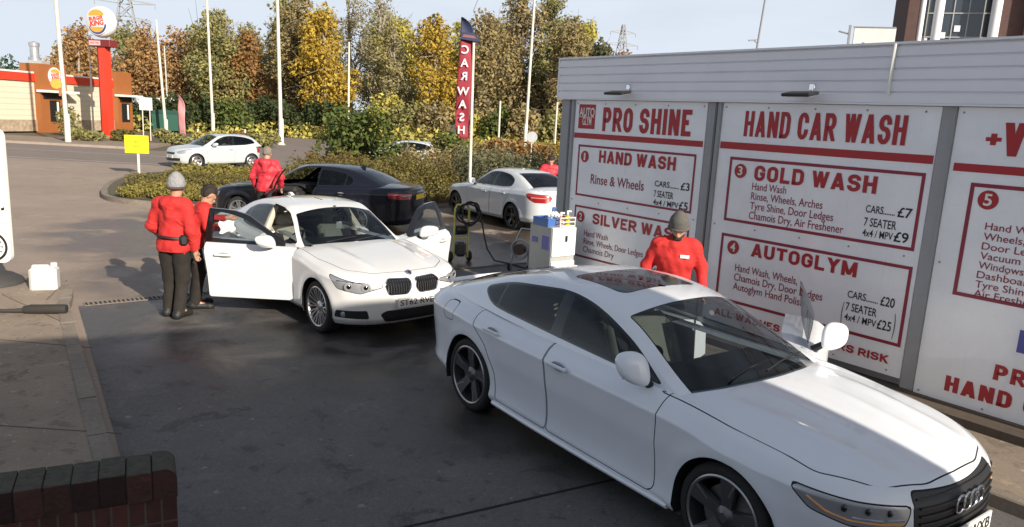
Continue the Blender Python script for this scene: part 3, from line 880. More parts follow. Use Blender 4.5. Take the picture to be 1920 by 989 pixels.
def fastback_spec():
    dlo = rounded([(.80, .965), (-.38, .998), (-1.34, 1.03), (-1.60, 1.145), (-1.22, 1.262), (-.42, 1.352), (-.05, 1.305), (.36, 1.165)], [.05, .2, .16, .10, .3, .3, .3, .3])
    L = []
    for w, xf, xr, zf, zm, zrr in ((.80, 2.20, -2.38, .20, .17, .26), (.895, 2.33, -2.46, .19, .20, .28), (.930, 2.40, -2.50, .26, .25, .35), (.926, 2.425, -2.53, .38, .36, .47),
                                   (.934, 2.435, -2.555, .52, .50, .62), (.950, 2.425, -2.555, .64, .66, .78), (.95, 2.405, -2.54, .725, .83, .91), (.905, 2.365, -2.50, .785, .905, .975), (.845, 2.31, -2.46, .815, .945, 1.0)):
        L.append(dict(w=w, xf=xf, xr=xr, z=[(2.45, zf), (1.6, zf + (zm - zf) * .55), (.9, zm), (-.8, zm + (zrr - zm) * .15), (-1.7, zm + (zrr - zm) * .6), (-2.56, zrr)]))
    return dict(paint='whiteblue', wb=2.914, wr=.345, ra=.385, halfw=.95, front=(.80, 2.5), rear=(.62, 2.7), levels=L,
        taper=[(-2.56, .93), (-2.0, .975), (-1.4, 1.0), (1.3, .998), (1.9, .985), (2.45, .97)],
        deck=[(2.45, .80), (2.31, .817), (2.1, .862), (1.7, .922), (1.4, .953), (1.1, .978), (0, 1.0), (-1.6, 1.02), (-2.2, 1.03), (-2.5, 1.005)], spine=(1.25, -1.8), crown=2.2,
        creases=((6.0, .020, .9, .28), (2.2, .014, .3, .5)), hoodcrease=((.60, .024, .07), (.28, .007, .05)), flare=.016, gap=.0042, hc0=1.15,
        green=dict(x0=1.22, x1=-2.45, header=(.305, .10), rearglass=(-1.30, .12, -2.22), round=.06, belly=.022, pow=2.4, apillar=.035, cpillar=.07,
            yb=[(1.3, .83), (.5, .835), (-1.0, .825), (-1.8, .775), (-2.45, .69)], zb=[(1.3, .88), (.8, .925), (-.5, .95), (-1.6, .98), (-2.45, .92)],
            yr=[(1.2, .755), (.9, .735), (.3, .635), (-.3, .60), (-1.0, .585), (-1.7, .60), (-2.45, .65)],
            zr=[(1.25, .80), (.92, .955), (.5, 1.15), (.2, 1.275), (-.05, 1.345), (-.42, 1.385), (-.9, 1.365), (-1.3, 1.285), (-1.7, 1.17), (-2.1, 1.05), (-2.45, .93)],
            zc=[(1.22, .915), (1.09, .982), (.70, 1.20), (.31, 1.385), (.02, 1.412), (-.4, 1.422), (-.9, 1.402), (-1.4, 1.318), (-1.9, 1.19), (-2.25, 1.08), (-2.45, .97)],
            sunroof=rounded([(-.03, -.42), (-.03, .42), (-.66, .42), (-.66, -.42)], .09),
            dlo=dlo, panes=slice_panes(dlo, [(None, -.33), (-.46, -1.24), (-1.265, None)], lean=.12)),
        doors=[('front', rounded([(.90, 1.12), (.885, .62), (.90, .30), (.86, .262), (-.27, .262), (-.285, .6), (-.36, 1.12)], .03), (.88, .90), {1: 60}, None,
                dict(pane=0, framed=False, handle=(-.13, .845), mirror=(.68, 1.0, 1.085), msize=(.066, .10, .105))),
               ('rear', rounded([(-.372, 1.12), (-.297, .6), (-.282, .262), (-.98, .262), (-1.02, .50), (-1.16, .72), (-1.36, .86), (-1.42, 1.12)], .04), (-.30, .90), {}, None,
                dict(pane=1, framed=False, handle=(-1.06, .875)))],
        patches=[('grille', 'front', rounded([(-.3, .772), (.10, .776), (.455, .795), (.485, .72), (.475, .60), (.40, .36), (-.3, .36)], .03), 'black', .004),
                 ('headlight', 'front', rounded([(.50, .735), (.80, .752), (1.13, .785), (1.16, .76), (1.06, .668), (.84, .612), (.54, .618), (.51, .68)], .025), 'reflector', .004),
                 ('air_intake', 'front', rounded([(.60, .44), (1.02, .46), (1.0, .31), (.62, .27)], .04), 'black', .004),
                 ('taillight', 'rear', rounded([(.42, .86), (1.05, .90), (1.05, .80), (.80, .76), (.42, .77)], .03), 'taillight', .004)],
        topseams=[rounded([(.80, -.3), (.80, .852), (1.4, .845), (1.95, .80), (2.22, .60), (2.325, .30), (2.34, -.3)], .05)], topseam_t=7.3,
        sideseams=[(-1, rounded([(-1.72, .97), (-1.72, .80), (-1.90, .80), (-1.90, .97)], .05))],
        glass_f='glassdark2', glass_r='glassdark', glass_w='glasswind', seats='cream', seat_x=-.08, dash_in=.62, dash_z=.84, roof_half=.58, roof_z=1.38, firewall=1.0, bulkhead=-1.45, shelf=.02,
        wheel=dict(style='petal', Rt=.345, Rr=.268, wd=.265, mat='rimdark'))

def saloon_spec(kx=1.0, ky=1.0, kz=1.0, wb=2.81, halfw=.905, paint='white', nose=2.18, tail=-2.44, wheel=None, opens=None, patches=None, **over):
    """three-box saloon; kx stretches the cabin along x"""
    X = lambda pts: [(a * kx, b) for a, b in pts]
    Z = lambda pts: [(a * kx, b * kz) for a, b in pts]
    Yy = lambda pts: [(a * kx, b * ky) for a, b in pts]
    dlo0 = [(.55, .968), (0, .975), (-.9, 1.0), (-1.16, 1.03), (-1.22, 1.12), (-1.16, 1.215), (-.95, 1.30), (-.55, 1.348), (-.2, 1.338), (.08, 1.262), (.30, 1.13)]
    dlo = rounded(Z(dlo0), [.04, .2, .1, .05, .05, .06, .2, .2, .2, .2, .2])
    L = []; w0 = halfw / .905
    for w, df, dr, zf, zm, zrr in ((.77, -.22, .10, .19, .17, .24), (.845, -.10, .06, .185, .20, .27), (.875, -.03, .03, .25, .25, .34), (.888, -.005, .01, .36, .36, .46),
                                   (.898, 0, 0, .50, .52, .62), (.905, -.01, 0, .62, .68, .78), (.90, -.035, .012, .70, .835, .91), (.865, -.075, .035, .745, .90, 1.0), (.81, -.125, .075, .77, .935, 1.045)):
        L.append(dict(w=w * w0, xf=nose + df, xr=tail + dr, z=[(nose + .02, zf * kz), (nose - .8, (zf + (zm - zf) * .55) * kz), (.8, zm * kz), (-.8, (zm + (zrr - zm) * .25) * kz), (-1.6, (zm + (zrr - zm) * .75) * kz), (tail, zrr * kz)]))
    hx = .72
    sp = dict(paint=paint, wb=wb, wr=.325, ra=.365, halfw=halfw, front=(.66, 2.8), rear=(.55, 2.8), levels=L,
        taper=[(tail, .94), (-1.9, .98), (-1.4, 1.0), (1.3, .998), (1.8, .985), (nose, .965)],
        deck=[(nose, .755 * kz), (nose - .125, .772 * kz), (nose - .35, .83 * kz), (1.3, .915 * kz), (.78, .972 * kz), (0, .99 * kz), (-1.4, 1.05 * kz), (-1.9, 1.088 * kz), (tail + .08, 1.062 * kz)], spine=(1.1, -1.7), crown=2.4,
        creases=((6.0, .018, .9, .28), (2.2, .014, .3, .5), (7.0, .006, .3, .3)), hoodcrease=((.50, .018, .06),), flare=.016, gap=.004, hc0=.85, nose_crease=.8,
        green=dict(x0=.93 * kx, x1=-1.98 * kx, header=(.215 * kx, .05), rearglass=(-1.18 * kx, .10, -2.3), round=.06, belly=.02, pow=2.3, apillar=.035, cpillar=.06,
            yb=Yy([(1.0, .80), (0, .805), (-1.2, .785), (-1.98, .70)]), zb=Z([(1.0, .85), (.6, .915), (0, .935), (-1.2, .97), (-1.98, .95)]),
            yr=Yy([(.9, .745), (.6, .715), (.1, .59), (-.4, .57), (-1.0, .56), (-1.6, .605), (-1.98, .64)]),
            zr=Z([(.95, .78), (.64, .955), (.3, 1.19), (.1, 1.31), (-.1, 1.37), (-.5, 1.388), (-.9, 1.368), (-1.2, 1.312), (-1.6, 1.165), (-1.98, .99)]),
            zc=Z([(.93, .915), (.79, .985), (.5, 1.175), (.2, 1.372), (-.05, 1.415), (-.5, 1.430), (-.9, 1.412), (-1.2, 1.357), (-1.7, 1.155), (-1.98, 1.02)]),
            dlo=dlo, panes=slice_panes(dlo, [(None, -.34 * kx), (-.44 * kx, -1.02 * kx), (-1.045 * kx, None)], lean=.10)),
        doors=[('front', rounded(Z([(.77, 1.1), (.755, .6), (.755, .30), (.71, .262), (-.33, .262), (-.35, .6), (-.41, 1.1)]), .03), (.755 * kx, halfw - .05), opens or {},
                Z([(.66, .86), (.59, .975), (.30, 1.165), (.08, 1.30), (-.2, 1.372), (-.42, 1.38), (-.405, .90)]), dict(pane=0, framed=True, handle=(-.13 * kx, .82 * kz), mirror=(.42 * kx, halfw + .085, 1.03 * kz), msize=(.09, .118, .08))),
               ('rear', rounded(Z([(-.422, 1.1), (-.362, .6), (-.342, .262), (-.98, .262), (-1.0, .45), (-1.10, .68), (-1.26, .85), (-1.30, 1.1)]), .04), (-.36 * kx, halfw - .05), {}, None,
                dict(pane=1, framed=True, handle=(-1.0 * kx, .86 * kz)))],
        patches=patches if patches is not None else [], topseam_t=7.3,
        topseams=[rounded([(.62 * kx, -.3), (.62 * kx, .80), (1.2, .79), (1.75, .70), (nose - .20, .45), (nose - .155, -.3)], .05), rounded([(-1.62 * kx, -.3), (-1.62 * kx, .66), (tail + .16, .66), (tail + .03, -.3)], .05)],
        sideseams=[], glass_f='glass', glass_r='glassdark', glass_w='glasswind', seats='cream', seat_x=-.15, dash_in=.60, roof_half=.56, roof_z=1.38, firewall=.78, bulkhead=-1.30, shelf=.07,
        wheel=wheel or dict(style='multi', Rt=.325, Rr=.245, wd=.245, mat='rimsilver'))
    sp.update(over); return sp

def hatch_spec(paint='silver', **over):
    dlo = rounded([(.62, .935), (0, .945), (-1.0, .985), (-1.52, 1.06), (-1.42, 1.21), (-1.05, 1.315), (-.5, 1.36), (-.15, 1.345), (.15, 1.25), (.40, 1.10)], [.04, .2, .1, .08, .1, .2, .2, .2, .2, .2])
    L = []
    for w, df, dr, zf, zm, zrr in ((.70, -.2, .1, .20, .18, .26), (.775, -.09, .05, .20, .21, .29), (.80, -.03, .03, .27, .27, .36), (.815, 0, .0, .38, .38, .47), (.822, 0, 0, .52, .54, .62),
                                   (.825, -.03, .01, .64, .70, .76), (.818, -.07, .03, .72, .81, .86), (.79, -.12, .05, .775, .875, .93), (.745, -.17, .08, .80, .91, .965)):
        L.append(dict(w=w, xf=2.0 + df, xr=-1.88 + dr, z=[(2.02, zf), (1.2, zf + (zm - zf) * .6), (.6, zm), (-.6, zm + (zrr - zm) * .3), (-1.9, zrr)]))
    sp = dict(paint=paint, wb=2.5, wr=.30, ra=.34, halfw=.825, front=(.70, 2.5), rear=(.5, 2.8), levels=L, res=(44, 70, 36),
        taper=[(-1.9, .95), (-1.2, 1.0), (1.2, 1.0), (2.0, .96)], deck=[(2.0, .79), (1.83, .803), (1.5, .87), (1.2, .915), (.9, .955), (0, .97), (-1.4, .985), (-1.8, .97)], spine=(1.2, -1.2),
        creases=((6.0, .008, .45),), flare=.01,
        green=dict(x0=1.15, x1=-1.86, header=(.25, .06), rearglass=(-1.46, .02, -3), round=.07, belly=.02, pow=2.3, apillar=.04, cpillar=.09,
            yb=[(1.2, .74), (0, .75), (-1.2, .73), (-1.86, .66)], zb=[(1.2, .82), (0, .91), (-1.86, .93)], yr=[(1.1, .70), (.8, .66), (.2, .56), (-.5, .54), (-1.4, .52), (-1.86, .60)],
            zr=[(1.2, .78), (.85, .93), (.4, 1.18), (.1, 1.33), (-.3, 1.385), (-.8, 1.375), (-1.3, 1.31), (-1.55, 1.22), (-1.78, 1.02), (-1.86, .93)],
            zc=[(1.15, .90), (1.0, .965), (.6, 1.19), (.22, 1.38), (-.1, 1.42), (-.5, 1.435), (-1.0, 1.425), (-1.45, 1.375), (-1.65, 1.24), (-1.8, 1.06), (-1.86, .96)],
            dlo=dlo, panes=slice_panes(dlo, [(None, -.42), (-.50, -1.30), (-1.31, None)], lean=.15)),
        doors=[('front', rounded([(.80, 1.1), (.78, .30), (.74, .27), (-.44, .27), (-.46, .6), (-.54, 1.1)], .03), (.76, .78), {}, None, dict(pane=0, framed=True, handle=(-.28, .80), mirror=(.48, .90, 1.0), msize=(.08, .10, .075)))],
        patches=[('headlight', 'front', rounded([(.42, .66), (.62, .74), (.95, .80), (1.0, .76), (.86, .64), (.55, .60)], .03), 'reflector', .004), ('grille', 'front', rounded([(-.3, .64), (.36, .64), (.32, .56), (-.3, .56)], .02), 'black', .004),
                 ('air_intake', 'front', rounded([(-.3, .40), (.62, .42), (.58, .30), (-.3, .29)], .03), 'black', .004), ('taillight', 'rear', rounded([(.55, .92), (.95, .90), (.95, .66), (.62, .66)], .03), 'taillight', .004)],
        topseams=[], sideseams=[], glass_f='glass', glass_r='glassdark', glass_w='glass', seats='greyleather', seat_x=-.1, dash_in=.6, roof_half=.54, roof_z=1.38, firewall=.95, bulkhead=-1.2, shelf=0,
        wheel=dict(style='five', Rt=.30, Rr=.205, wd=.19, mat='rimsilver'))
    sp.update(over); return sp

M['glassdark2'] = glass('front_side_glass', (0.20, 0.23, 0.24))
M['glasswind'] = glass('windscreen_glass', (0.30, 0.345, 0.36))

# ------------------------------------------------------------------ the cars
def bar_follow(sh, y0, y1, z, dx=.004, n=9, r=.006, lift=None):
    """points across the nose following the skin"""
    ys = np.linspace(y0, y1, n); return [(skin_x(sh, float(v), z) + dx, float(v), z) for v in ys]

def white_fastback():
    sp = fastback_spec()
    root, _ = build_car(sp, 'parked_car', (1.258, 5.919), -.941, 'large white fastback in the foreground shade with black grille and far front door open', 'car')
    sh = lower_shell(sp); ch = {o.name.split('.')[0]: o for o in root.children}
    b = MB()
    for k in range(9):
        z = .40 + k * .045; h = .44 if z > .55 else .36 + (z - .36) * .3
        b.tube(bar_follow(sh, -h, h, z, .006), .0065, 6)
    b.build('grille_bars', M['black'], ch['grille'])
    bd = MB(); xn = skin_x(sh, 0, .665) + .022
    for yc in (-.115, -.038, .038, .115):
        bd.tube([(xn - abs(yc) * .05 + 0 * a, yc + .052 * math.cos(a), .69 + .052 * math.sin(a)) for a in np.linspace(0, 2 * PI, 25)], .0065, 8, False)
    bd.build('badge', M['chrome'], root)
    plate(root, 'LJ17 WXB', (skin_x(sh, 0, .50) + .034, 0, .505), 0, 'platew')
    for s in (-1, 1):
        hl = side_part(root, 'headlight', s)
        q = MB()
        def on(y, z, d): return (skin_x(sh, s * y, z) + d, s * y * 1.0, z)
        for (y, z) in ((.60, .70), (.70, .705), (.79, .712)):
            p = Vector(on(y, z, -.012)); q.box(p, (.03, .055, .04), rz=-s * .5, bev=.01)
        q.build('lamp_projector', M['gloss'], hl)
        t = MB(); t.tube([on(y, z, .004) for y, z in ((.54, .640), (.66, .637), (.78, .645), (.85, .675), (.895, .735))], .007, 6); t.build('lamp_strip', M['amber'], hl)
        t = MB(); t.tube([on(y, z, .004) for y, z in ((.54, .660), (.66, .657), (.77, .664))], .005, 6); t.build('lamp_bar', M['chrome'], hl)
        w = MB(); w.tube([(.93, s * .18 - .25, 1.055), (.80, s * .18 + .1, 1.12), (.66, s * .18 + .42, 1.185)] if False else [(1.03, s * .2 - .2, 1.02), (.98, s * .2 + .05, 1.045), (.93, s * .2 + .35, 1.05)], .007, 6); w.build('wiper', M['black'], root)
    sg = MB(); sg.box((1.12, -.951, .72), (.07, .006, .016), ry=.12); sg.build('side_badge', M['chrome'], root)
    # sill blade and rear spoiler lip
    for s in (-1, 1):
        s_ = MB(); s_.tube([(1.03, s * .925, .225), (.3, s * .938, .225), (-.5, s * .938, .225), (-1.04, s * .925, .225)], .024, 8); s_.build('sill', M['whiteblue'], root)
    lip = MB(); lip.tube([(-2.36 + .0 * y - .04 * (1 - (y / .6)**2), y, 1.035) for y in np.linspace(-.62, .62, 13)], .02, 8); lip.build('spoiler', M['whiteblue'], root)
    return root

def white_saloon():
    pt = [('grille', 'front', rounded([(.035, .738), (.33, .752), (.392, .69), (.345, .566), (.085, .556), (.030, .63)], .035), 'gloss', .006),
          ('headlight', 'front', rounded([(.405, .662), (.415, .694), (.62, .702), (.82, .738), (1.05, .785), (1.08, .765), (.97, .64), (.68, .590), (.57, .622)], .02), 'reflector', .004),
          ('air_intake', 'front', rounded([(-.3, .372), (.36, .372), (.44, .335), (.36, .232), (-.3, .225)], .03), 'black', .003),
          ('fog_lamp_vent', 'front', rounded([(.60, .385), (.98, .375), (1.0, .295), (.57, .285)], .012), 'black', .003),
          ('taillight', 'rear', rounded([(.42, .93), (.98, .95), (.98, .80), (.42, .82)], .03), 'taillight', .004)]
    sp = saloon_spec(opens={-1: 49, 1: 66}, patches=pt, bpillars=-.42, card='cream')
    root, _ = build_car(sp, 'parked_car', (-2.63, 10.39), -.84, 'white saloon with both front doors wide open and twin black front grilles', 'car')
    sh = lower_shell(sp); ch = {}
    for o in root.children: ch.setdefault(o.name.split('.')[0], o)
    for s in (-1, 1):
        g = side_part(root, 'grille', s); hd_ = side_part(root, 'headlight', s)
        b = MB()
        for k in range(9):
            y = .070 + k * .034
            b.tube([(skin_x(sh, s * y, z) + .006, s * y, z) for z in (.58, .66, .735)], .0042, 5)
        b.build('grille_bars', M['rimdark'], g)
        f = MB(); pl = inset(rounded([(.035, .738), (.33, .752), (.392, .69), (.345, .566), (.085, .556), (.030, .63)], .035), .002)
        f.tube([(skin_x(sh, s * p[0], p[1]) + .006, s * p[0], p[1]) for p in list(pl) + [pl[0]]], .0075, 6, False); f.build('grille_frame', M['chrome'], g)
        for (y, z) in ((.60, .665), (.76, .672)):
            l = MB(); x = skin_x(sh, s * y, z); l.lathe([(.050, .0), (.056, .012), (.040, .014), (.034, .004), (.001, .010)], 20, 'X')
            o = l.build('lamp_projector', M['reflector'], hd_, (x - .006, s * y, z), s * .45)
            l2 = MB(); l2.lathe([(.026, .012), (.019, .016), (.001, .02)], 18, 'X'); l2.build('lamp_eye', M['gloss'], hd_, (x - .004, s * y, z), s * .45)
        br = MB(); br.tube([(skin_x(sh, s * y, .715) + .003, s * y, .70 + (y - .42) * .07) for y in (.43, .6, .75, .85)], .006, 5); br.build('lamp_brow', M['black'], hd_)
        l = MB(); l.lathe([(.032, 0), (.032, .01), (.001, .016)], 18, 'X'); y = .80; l.build('fog_lamp', M['reflector'], side_part(root, 'fog_lamp_vent', s), (skin_x(sh, s * y, .335) + .001, s * y, .335), s * .35)
    e = MB(); e.lathe([(.001, .012), (.022, .010)], 24, 'X'); e.mi = 1; e.lathe([(.022, .0105), (.038, .006), (.041, 0)], 24, 'X')
    e.build('badge', [M['badgeblue'], M['chrome']], root, (skin_x(sh, 0, .785) + .004, 0, .79)).rotation_euler = (0, -.75, 0)
    plate(root, 'ST62 RVE', (skin_x(sh, 0, .47) + .075, 0, .478), 0, 'platew')
    fin = MB(); fin.prism([(-1.22, 1.36), (-1.10, 1.385), (-1.20, 1.425), (-1.25, 1.42)], -.025, .025); fin.build('aerial_fin', M['white'], root)
    for s in (-1, 1):
        w = MB(); w.tube([(.80, s * .22 - .22, 1.0), (.76, s * .22 + .05, 1.02), (.70, s * .22 + .3, 1.03)], .006, 6); w.build('wiper', M['black'], root)
    pm_ = MB(); pm_.box((.36, 0, 1.22), (.02, .24, .07), bev=.015); pm_.tube([(.36, 0, 1.24), (.32, 0, 1.31)], .01, 6); pm_.build('rear_view_mirror', M['gloss'], root)
    tg = MB(); tg.box((.352, -.02, 1.14), (.004, .085, .10)); tg.tube([(.355, -.02, 1.19), (.355, -.02, 1.0)], .003, 5); tg.build('hanging_tag', M['platew'], root)
    return root

def dark_saloon():
    pt = [('taillight', 'rear', rounded([(.44, .94), (.72, .965), (1.08, .98), (1.08, .86), (.70, .82), (.44, .83)], .03), 'taillight', .004), ('headlight', 'front', rounded([(.40, .65), (.7, .72), (1.02, .74), (.95, .63), (.5, .61)], .02), 'reflector', .004)]
    sp = saloon_spec(kx=1.06, ky=1.02, kz=1.03, wb=2.888, halfw=.925, paint='navy', nose=2.30, tail=-2.56, patches=pt, opens={1: 55}, glass_f='glassdark2', seats='greyleather', card='cabin', wheel=dict(style='five', Rt=.325, Rr=.235, wd=.24, mat='rimsilver'), bulkhead=-1.36)
    root, _ = build_car(sp, 'parked_car', (-4.70, 17.38), R(168.5), 'dark blue saloon beside the hedge, seen from behind the open white saloon', 'car')
    sh = lower_shell(sp)
    plate(root, '', (skin_x(sh, 0, .86, False) - .012, 0, .86), PI, 'platey')
    fin = MB(); fin.prism([(-1.25, 1.40), (-1.10, 1.42), (-1.22, 1.475), (-1.27, 1.47)], -.025, .025); fin.build('aerial_fin', M['navy'], root)
    for s in (-1, 1): tr = MB(); tr.tube([(skin_x(sh, s * y, .885, False) - .004, s * y, .905) for y in (.46, .6, .74)], .012, 6); tr.build('taillight_strip', M['reflector'], root)
    return root

def silver_saloon():
    pt = [('taillight', 'rear', rounded([(.40, .88), (.46, .945), (.98, .965), (1.10, .93), (1.02, .84), (.84, .755), (.52, .755), (.44, .80)], .03), 'taillight', .004), ('headlight', 'front', rounded([(.40, .62), (.55, .74), (1.02, .77), (.95, .62), (.5, .58)], .02), 'reflector', .004)]
    sp = saloon_spec(kx=1.0, kz=1.01, wb=2.76, halfw=.89, paint='silverwhite', nose=2.17, tail=-2.42, patches=pt, glass_f='glassdark2', seats='greyleather', wheel=dict(style='five', Rt=.325, Rr=.235, wd=.245, mat='rimblack', **{'in': .01}))
    root, _ = build_car(sp, 'parked_car', (-.815 + .66, 19.495 + .45), 2.174, 'silver white saloon with black wheels and red tail lamp beside the price boards', 'car')
    sh = lower_shell(sp)
    plate(root, '', (skin_x(sh, 0, .78, False) - .012, 0, .78), PI, 'platey')
    for s in (-1, 1): t = MB(); t.tube([(skin_x(sh, s * y, .872, False) - .004, s * y, .868) for y in (.50, .62, .75, .83)], .014, 6); t.build('taillight_strip', M['amber2'], root)
    rl = MB(); rl.tube([(skin_x(sh, y, .935, False) - .01, y, .93) for y in (-.3, 0, .3)], .012, 6); rl.build('boot_handle', M['chrome'], root)
    return root
M['badgeblue'] = mat('badge_dark', (0.02, 0.025, 0.05), 0.3)
M['amber2'] = mat('pale_lamp', (0.55, 0.22, 0.20), 0.2, coat=0.6)
M['silverwhite'] = paint('silver_white_paint', (0.56, 0.59, 0.61), 0.3)

white_fastback()
white_saloon()
dark_saloon()
silver_saloon()
# ------------------------------------------------------------------ ground, road, kerbs
def ground_mat(name, base, tint, stain=(0.03, 0.028, 0.026), rough=0.85, speck=0.35, scale=0.35, wet=None, stains=0.0, bump=0.25, stain_scale=0.9, wetamt=1.0, cracks=0.0):
    m, n, l, b = _new(name)
    tc = n.new('ShaderNodeTexCoord'); co = tc.outputs['Object']
    def noise(s, d=6, r=.6, dist=0.0):
        q = n.new('ShaderNodeTexNoise'); q.inputs['Scale'].default_value = s; q.inputs['Detail'].default_value = d
        q.inputs['Roughness'].default_value = r; q.inputs['Distortion'].default_value = dist; l.new(co, q.inputs['Vector']); return q.outputs['Fac']
    def rng(v, a, b_, lo=0.0, hi=1.0):
        q = n.new('ShaderNodeMapRange'); q.inputs['From Min'].default_value = a; q.inputs['From Max'].default_value = b_
        q.inputs['To Min'].default_value = lo; q.inputs['To Max'].default_value = hi; l.new(v, q.inputs['Value']); return q.outputs['Result']
    def mixc(f, a, b_, mode='MIX'):
        q = n.new('ShaderNodeMix'); q.data_type = 'RGBA'; q.blend_type = mode
        l.new(f, q.inputs['Factor'])
        for s, v in (('A', a), ('B', b_)):
            if isinstance(v, tuple): q.inputs[s].default_value = (*v, 1)
            else: l.new(v, q.inputs[s])
        return q.outputs['Result']
    c = mixc(rng(noise(scale, 8, .65), .35, .65), base, tint)
    c = mixc(rng(noise(scale * 6, 5, .7), .45, .7, 0, .5), c, tuple(x * .72 for x in base))
    if stains: 
        c = mixc(rng(noise(stain_scale, 7, .68, .6), .60, .70, 0, stains), c, stain)
        c = mixc(rng(noise(stain_scale * 4.2, 3, .55), .69, .74, 0, stains * .8), c, stain)
        c = mixc(rng(noise(stain_scale * 2.7, 6, .66, .8), .57, .64, 0, stains * .8), c, stain)
        c = mixc(rng(noise(stain_scale * 7, 4, .6, .3), .61, .66, 0, stains * .7), c, stain)
        c = mixc(rng(noise(stain_scale * 1.6, 8, .72, .5), .58, .68, 0, .45), c, tuple(min(1, x * 1.55) for x in base))
        c = mixc(rng(noise(stain_scale * 11, 2, .5), .70, .74, 0, stains * .6), c, tuple(min(1, x * 2.4) for x in base))
    fine = noise(70, 3, .8)
    c = mixc(rng(noise(24, 5, .8), .52, .62, 0, speck * .55), c, tuple(min(1, x * 1.55) for x in base)); c = mixc(rng(noise(31, 5, .8), .54, .64, 0, speck * .7), c, tuple(x * .5 for x in base))
    c = mixc(rng(fine, .35, .68, 0, speck), c, tuple(x * .38 for x in base)); c = mixc(rng(noise(120, 2, .7), .60, .75, 0, speck), c, tuple(min(1, x * 2.0) for x in base))
    rv = rng(noise(scale * 3, 5), .3, .7, rough - .08, min(1, rough + .06))
    if wet:
        # wet film: world-space band, ragged by noise
        sp_ = n.new('ShaderNodeSeparateXYZ'); l.new(co, sp_.inputs[0])
        acc = None
        for (cx, cy, rx, ry, amt) in wet:
            def lin(o, c0, r0):
                a = n.new('ShaderNodeMath'); a.operation = 'SUBTRACT'; l.new(o, a.inputs[0]); a.inputs[1].default_value = c0
                d = n.new('ShaderNodeMath'); d.operation = 'DIVIDE'; l.new(a.outputs[0], d.inputs[0]); d.inputs[1].default_value = r0
                p = n.new('ShaderNodeMath'); p.operation = 'POWER'; l.new(d.outputs[0], p.inputs[0]); p.inputs[1].default_value = 2; return p.outputs[0]
            s = n.new('ShaderNodeMath'); s.operation = 'ADD'; l.new(lin(sp_.outputs[0], cx, rx), s.inputs[0]); l.new(lin(sp_.outputs[1], cy, ry), s.inputs[1])
            w = rng(s.outputs[0], .55, 1.25, amt, 0)
            if acc is None: acc = w
            else:
                q = n.new('ShaderNodeMath'); q.operation = 'MAXIMUM'; l.new(acc, q.inputs[0]); l.new(w, q.inputs[1]); acc = q.outputs[0]
        nz = rng(noise(1.1, 7, .62, .4), .34, .58)
        ml = n.new('ShaderNodeMath'); ml.operation = 'MULTIPLY'; ml.use_clamp = True; l.new(acc, ml.inputs[0]); l.new(nz, ml.inputs[1])
        wetm = ml.outputs[0]
        c = mixc(wetm, c, mixc(rng(fine, .4, .6), tuple(x * .24 for x in base), tuple(x * .15 for x in base)))
        q = n.new('ShaderNodeMix'); q.data_type = 'FLOAT'; l.new(wetm, q.inputs['Factor']); l.new(rv, q.inputs['A']); q.inputs['B'].default_value = 0.30; rv = q.outputs['Result']
    l.new(c, b.inputs['Base Color']); l.new(rv, b.inputs['Roughness'])
    bp = n.new('ShaderNodeBump'); bp.inputs['Strength'].default_value = bump; bp.inputs['Distance'].default_value = .012
    ad = n.new('ShaderNodeMath'); ad.operation = 'ADD'; l.new(fine, ad.inputs[0]); l.new(noise(9, 4), ad.inputs[1]); l.new(ad.outputs[0], bp.inputs['Height']); l.new(bp.outputs['Normal'], b.inputs['Normal'])
    return m

def sheet(name, poly, z, m, thick=0.0, kind='structure'):
    b = MB()
    if thick: b.prism(poly, z - thick, z, 'XY')
    else: b.add([(p[0], p[1], z) for p in poly], [tuple(range(len(poly)))])
    o = b.build(name, m); o['kind'] = kind
    if not thick and o.data.polygons[0].normal.z < 0: o.data.flip_normals()
    return o

M['earth'] = ground_mat('leaf_litter', (.13, .095, .06), (.085, .09, .04), rough=.95, scale=.12, speck=.5)
M['asphalt'] = ground_mat('old_asphalt', (.36, .285, .23), (.29, .23, .185), rough=.85, speck=.55, scale=.30, stains=.45, stain=(.17, .14, .115), stain_scale=.35,
                          wet=[(-6.0, 15.6, 3.6, 3.6, 1.2), (-.2, 15.6, 4.6, 4.6, 2.4), (-4.6, 11.6, 2.2, 2.0, .8), (3.5, 12, 5, 6, 2.2)])
M['road'] = ground_mat('road_asphalt', (.22, .18, .155), (.19, .157, .137), rough=.8, speck=.3, scale=.12)
M['concrete'] = ground_mat('wash_bay_concrete', (.158, .146, .138), (.112, .103, .098), rough=.76, speck=.6, scale=.55, stains=.9, stain=(.034, .031, .030), stain_scale=.8,
                           wet=[(-1.6, 9.3, 4.4, 2.6, 1.0), (.6, 6.9, 2.6, 1.6, .8), (2.2, 8.6, 2.5, 3.0, .8)], bump=.3)
M['slab'] = ground_mat('pavement_concrete', (.30, .235, .175), (.22, .175, .135), rough=.85, speck=.3, scale=.9, stains=.7, stain=(.10, .078, .06), stain_scale=1.3)
M['kerb'] = ground_mat('kerb_concrete', (.27, .225, .18), (.19, .16, .13), rough=.9, speck=.35, scale=1.6, stains=.5, stain=(.10, .085, .07))
M['roadkerb'] = mat('far_kerb', (.34, .28, .23), .9, var=.4, scale=1.5)
M['plinth'] = ground_mat('brown_plinth', (.115, .085, .062), (.075, .058, .045), rough=.85, speck=.3, scale=1.4, stains=.6)
M['grass'] = ground_mat('mown_grass', (.13, .13, .035), (.10, .095, .03), rough=.95, scale=.3, speck=.5)
M['paintline'] = mat('worn_white_line', (.55, .50, .45), .8, var=.7, scale=3, tint=(.24, .2, .17))

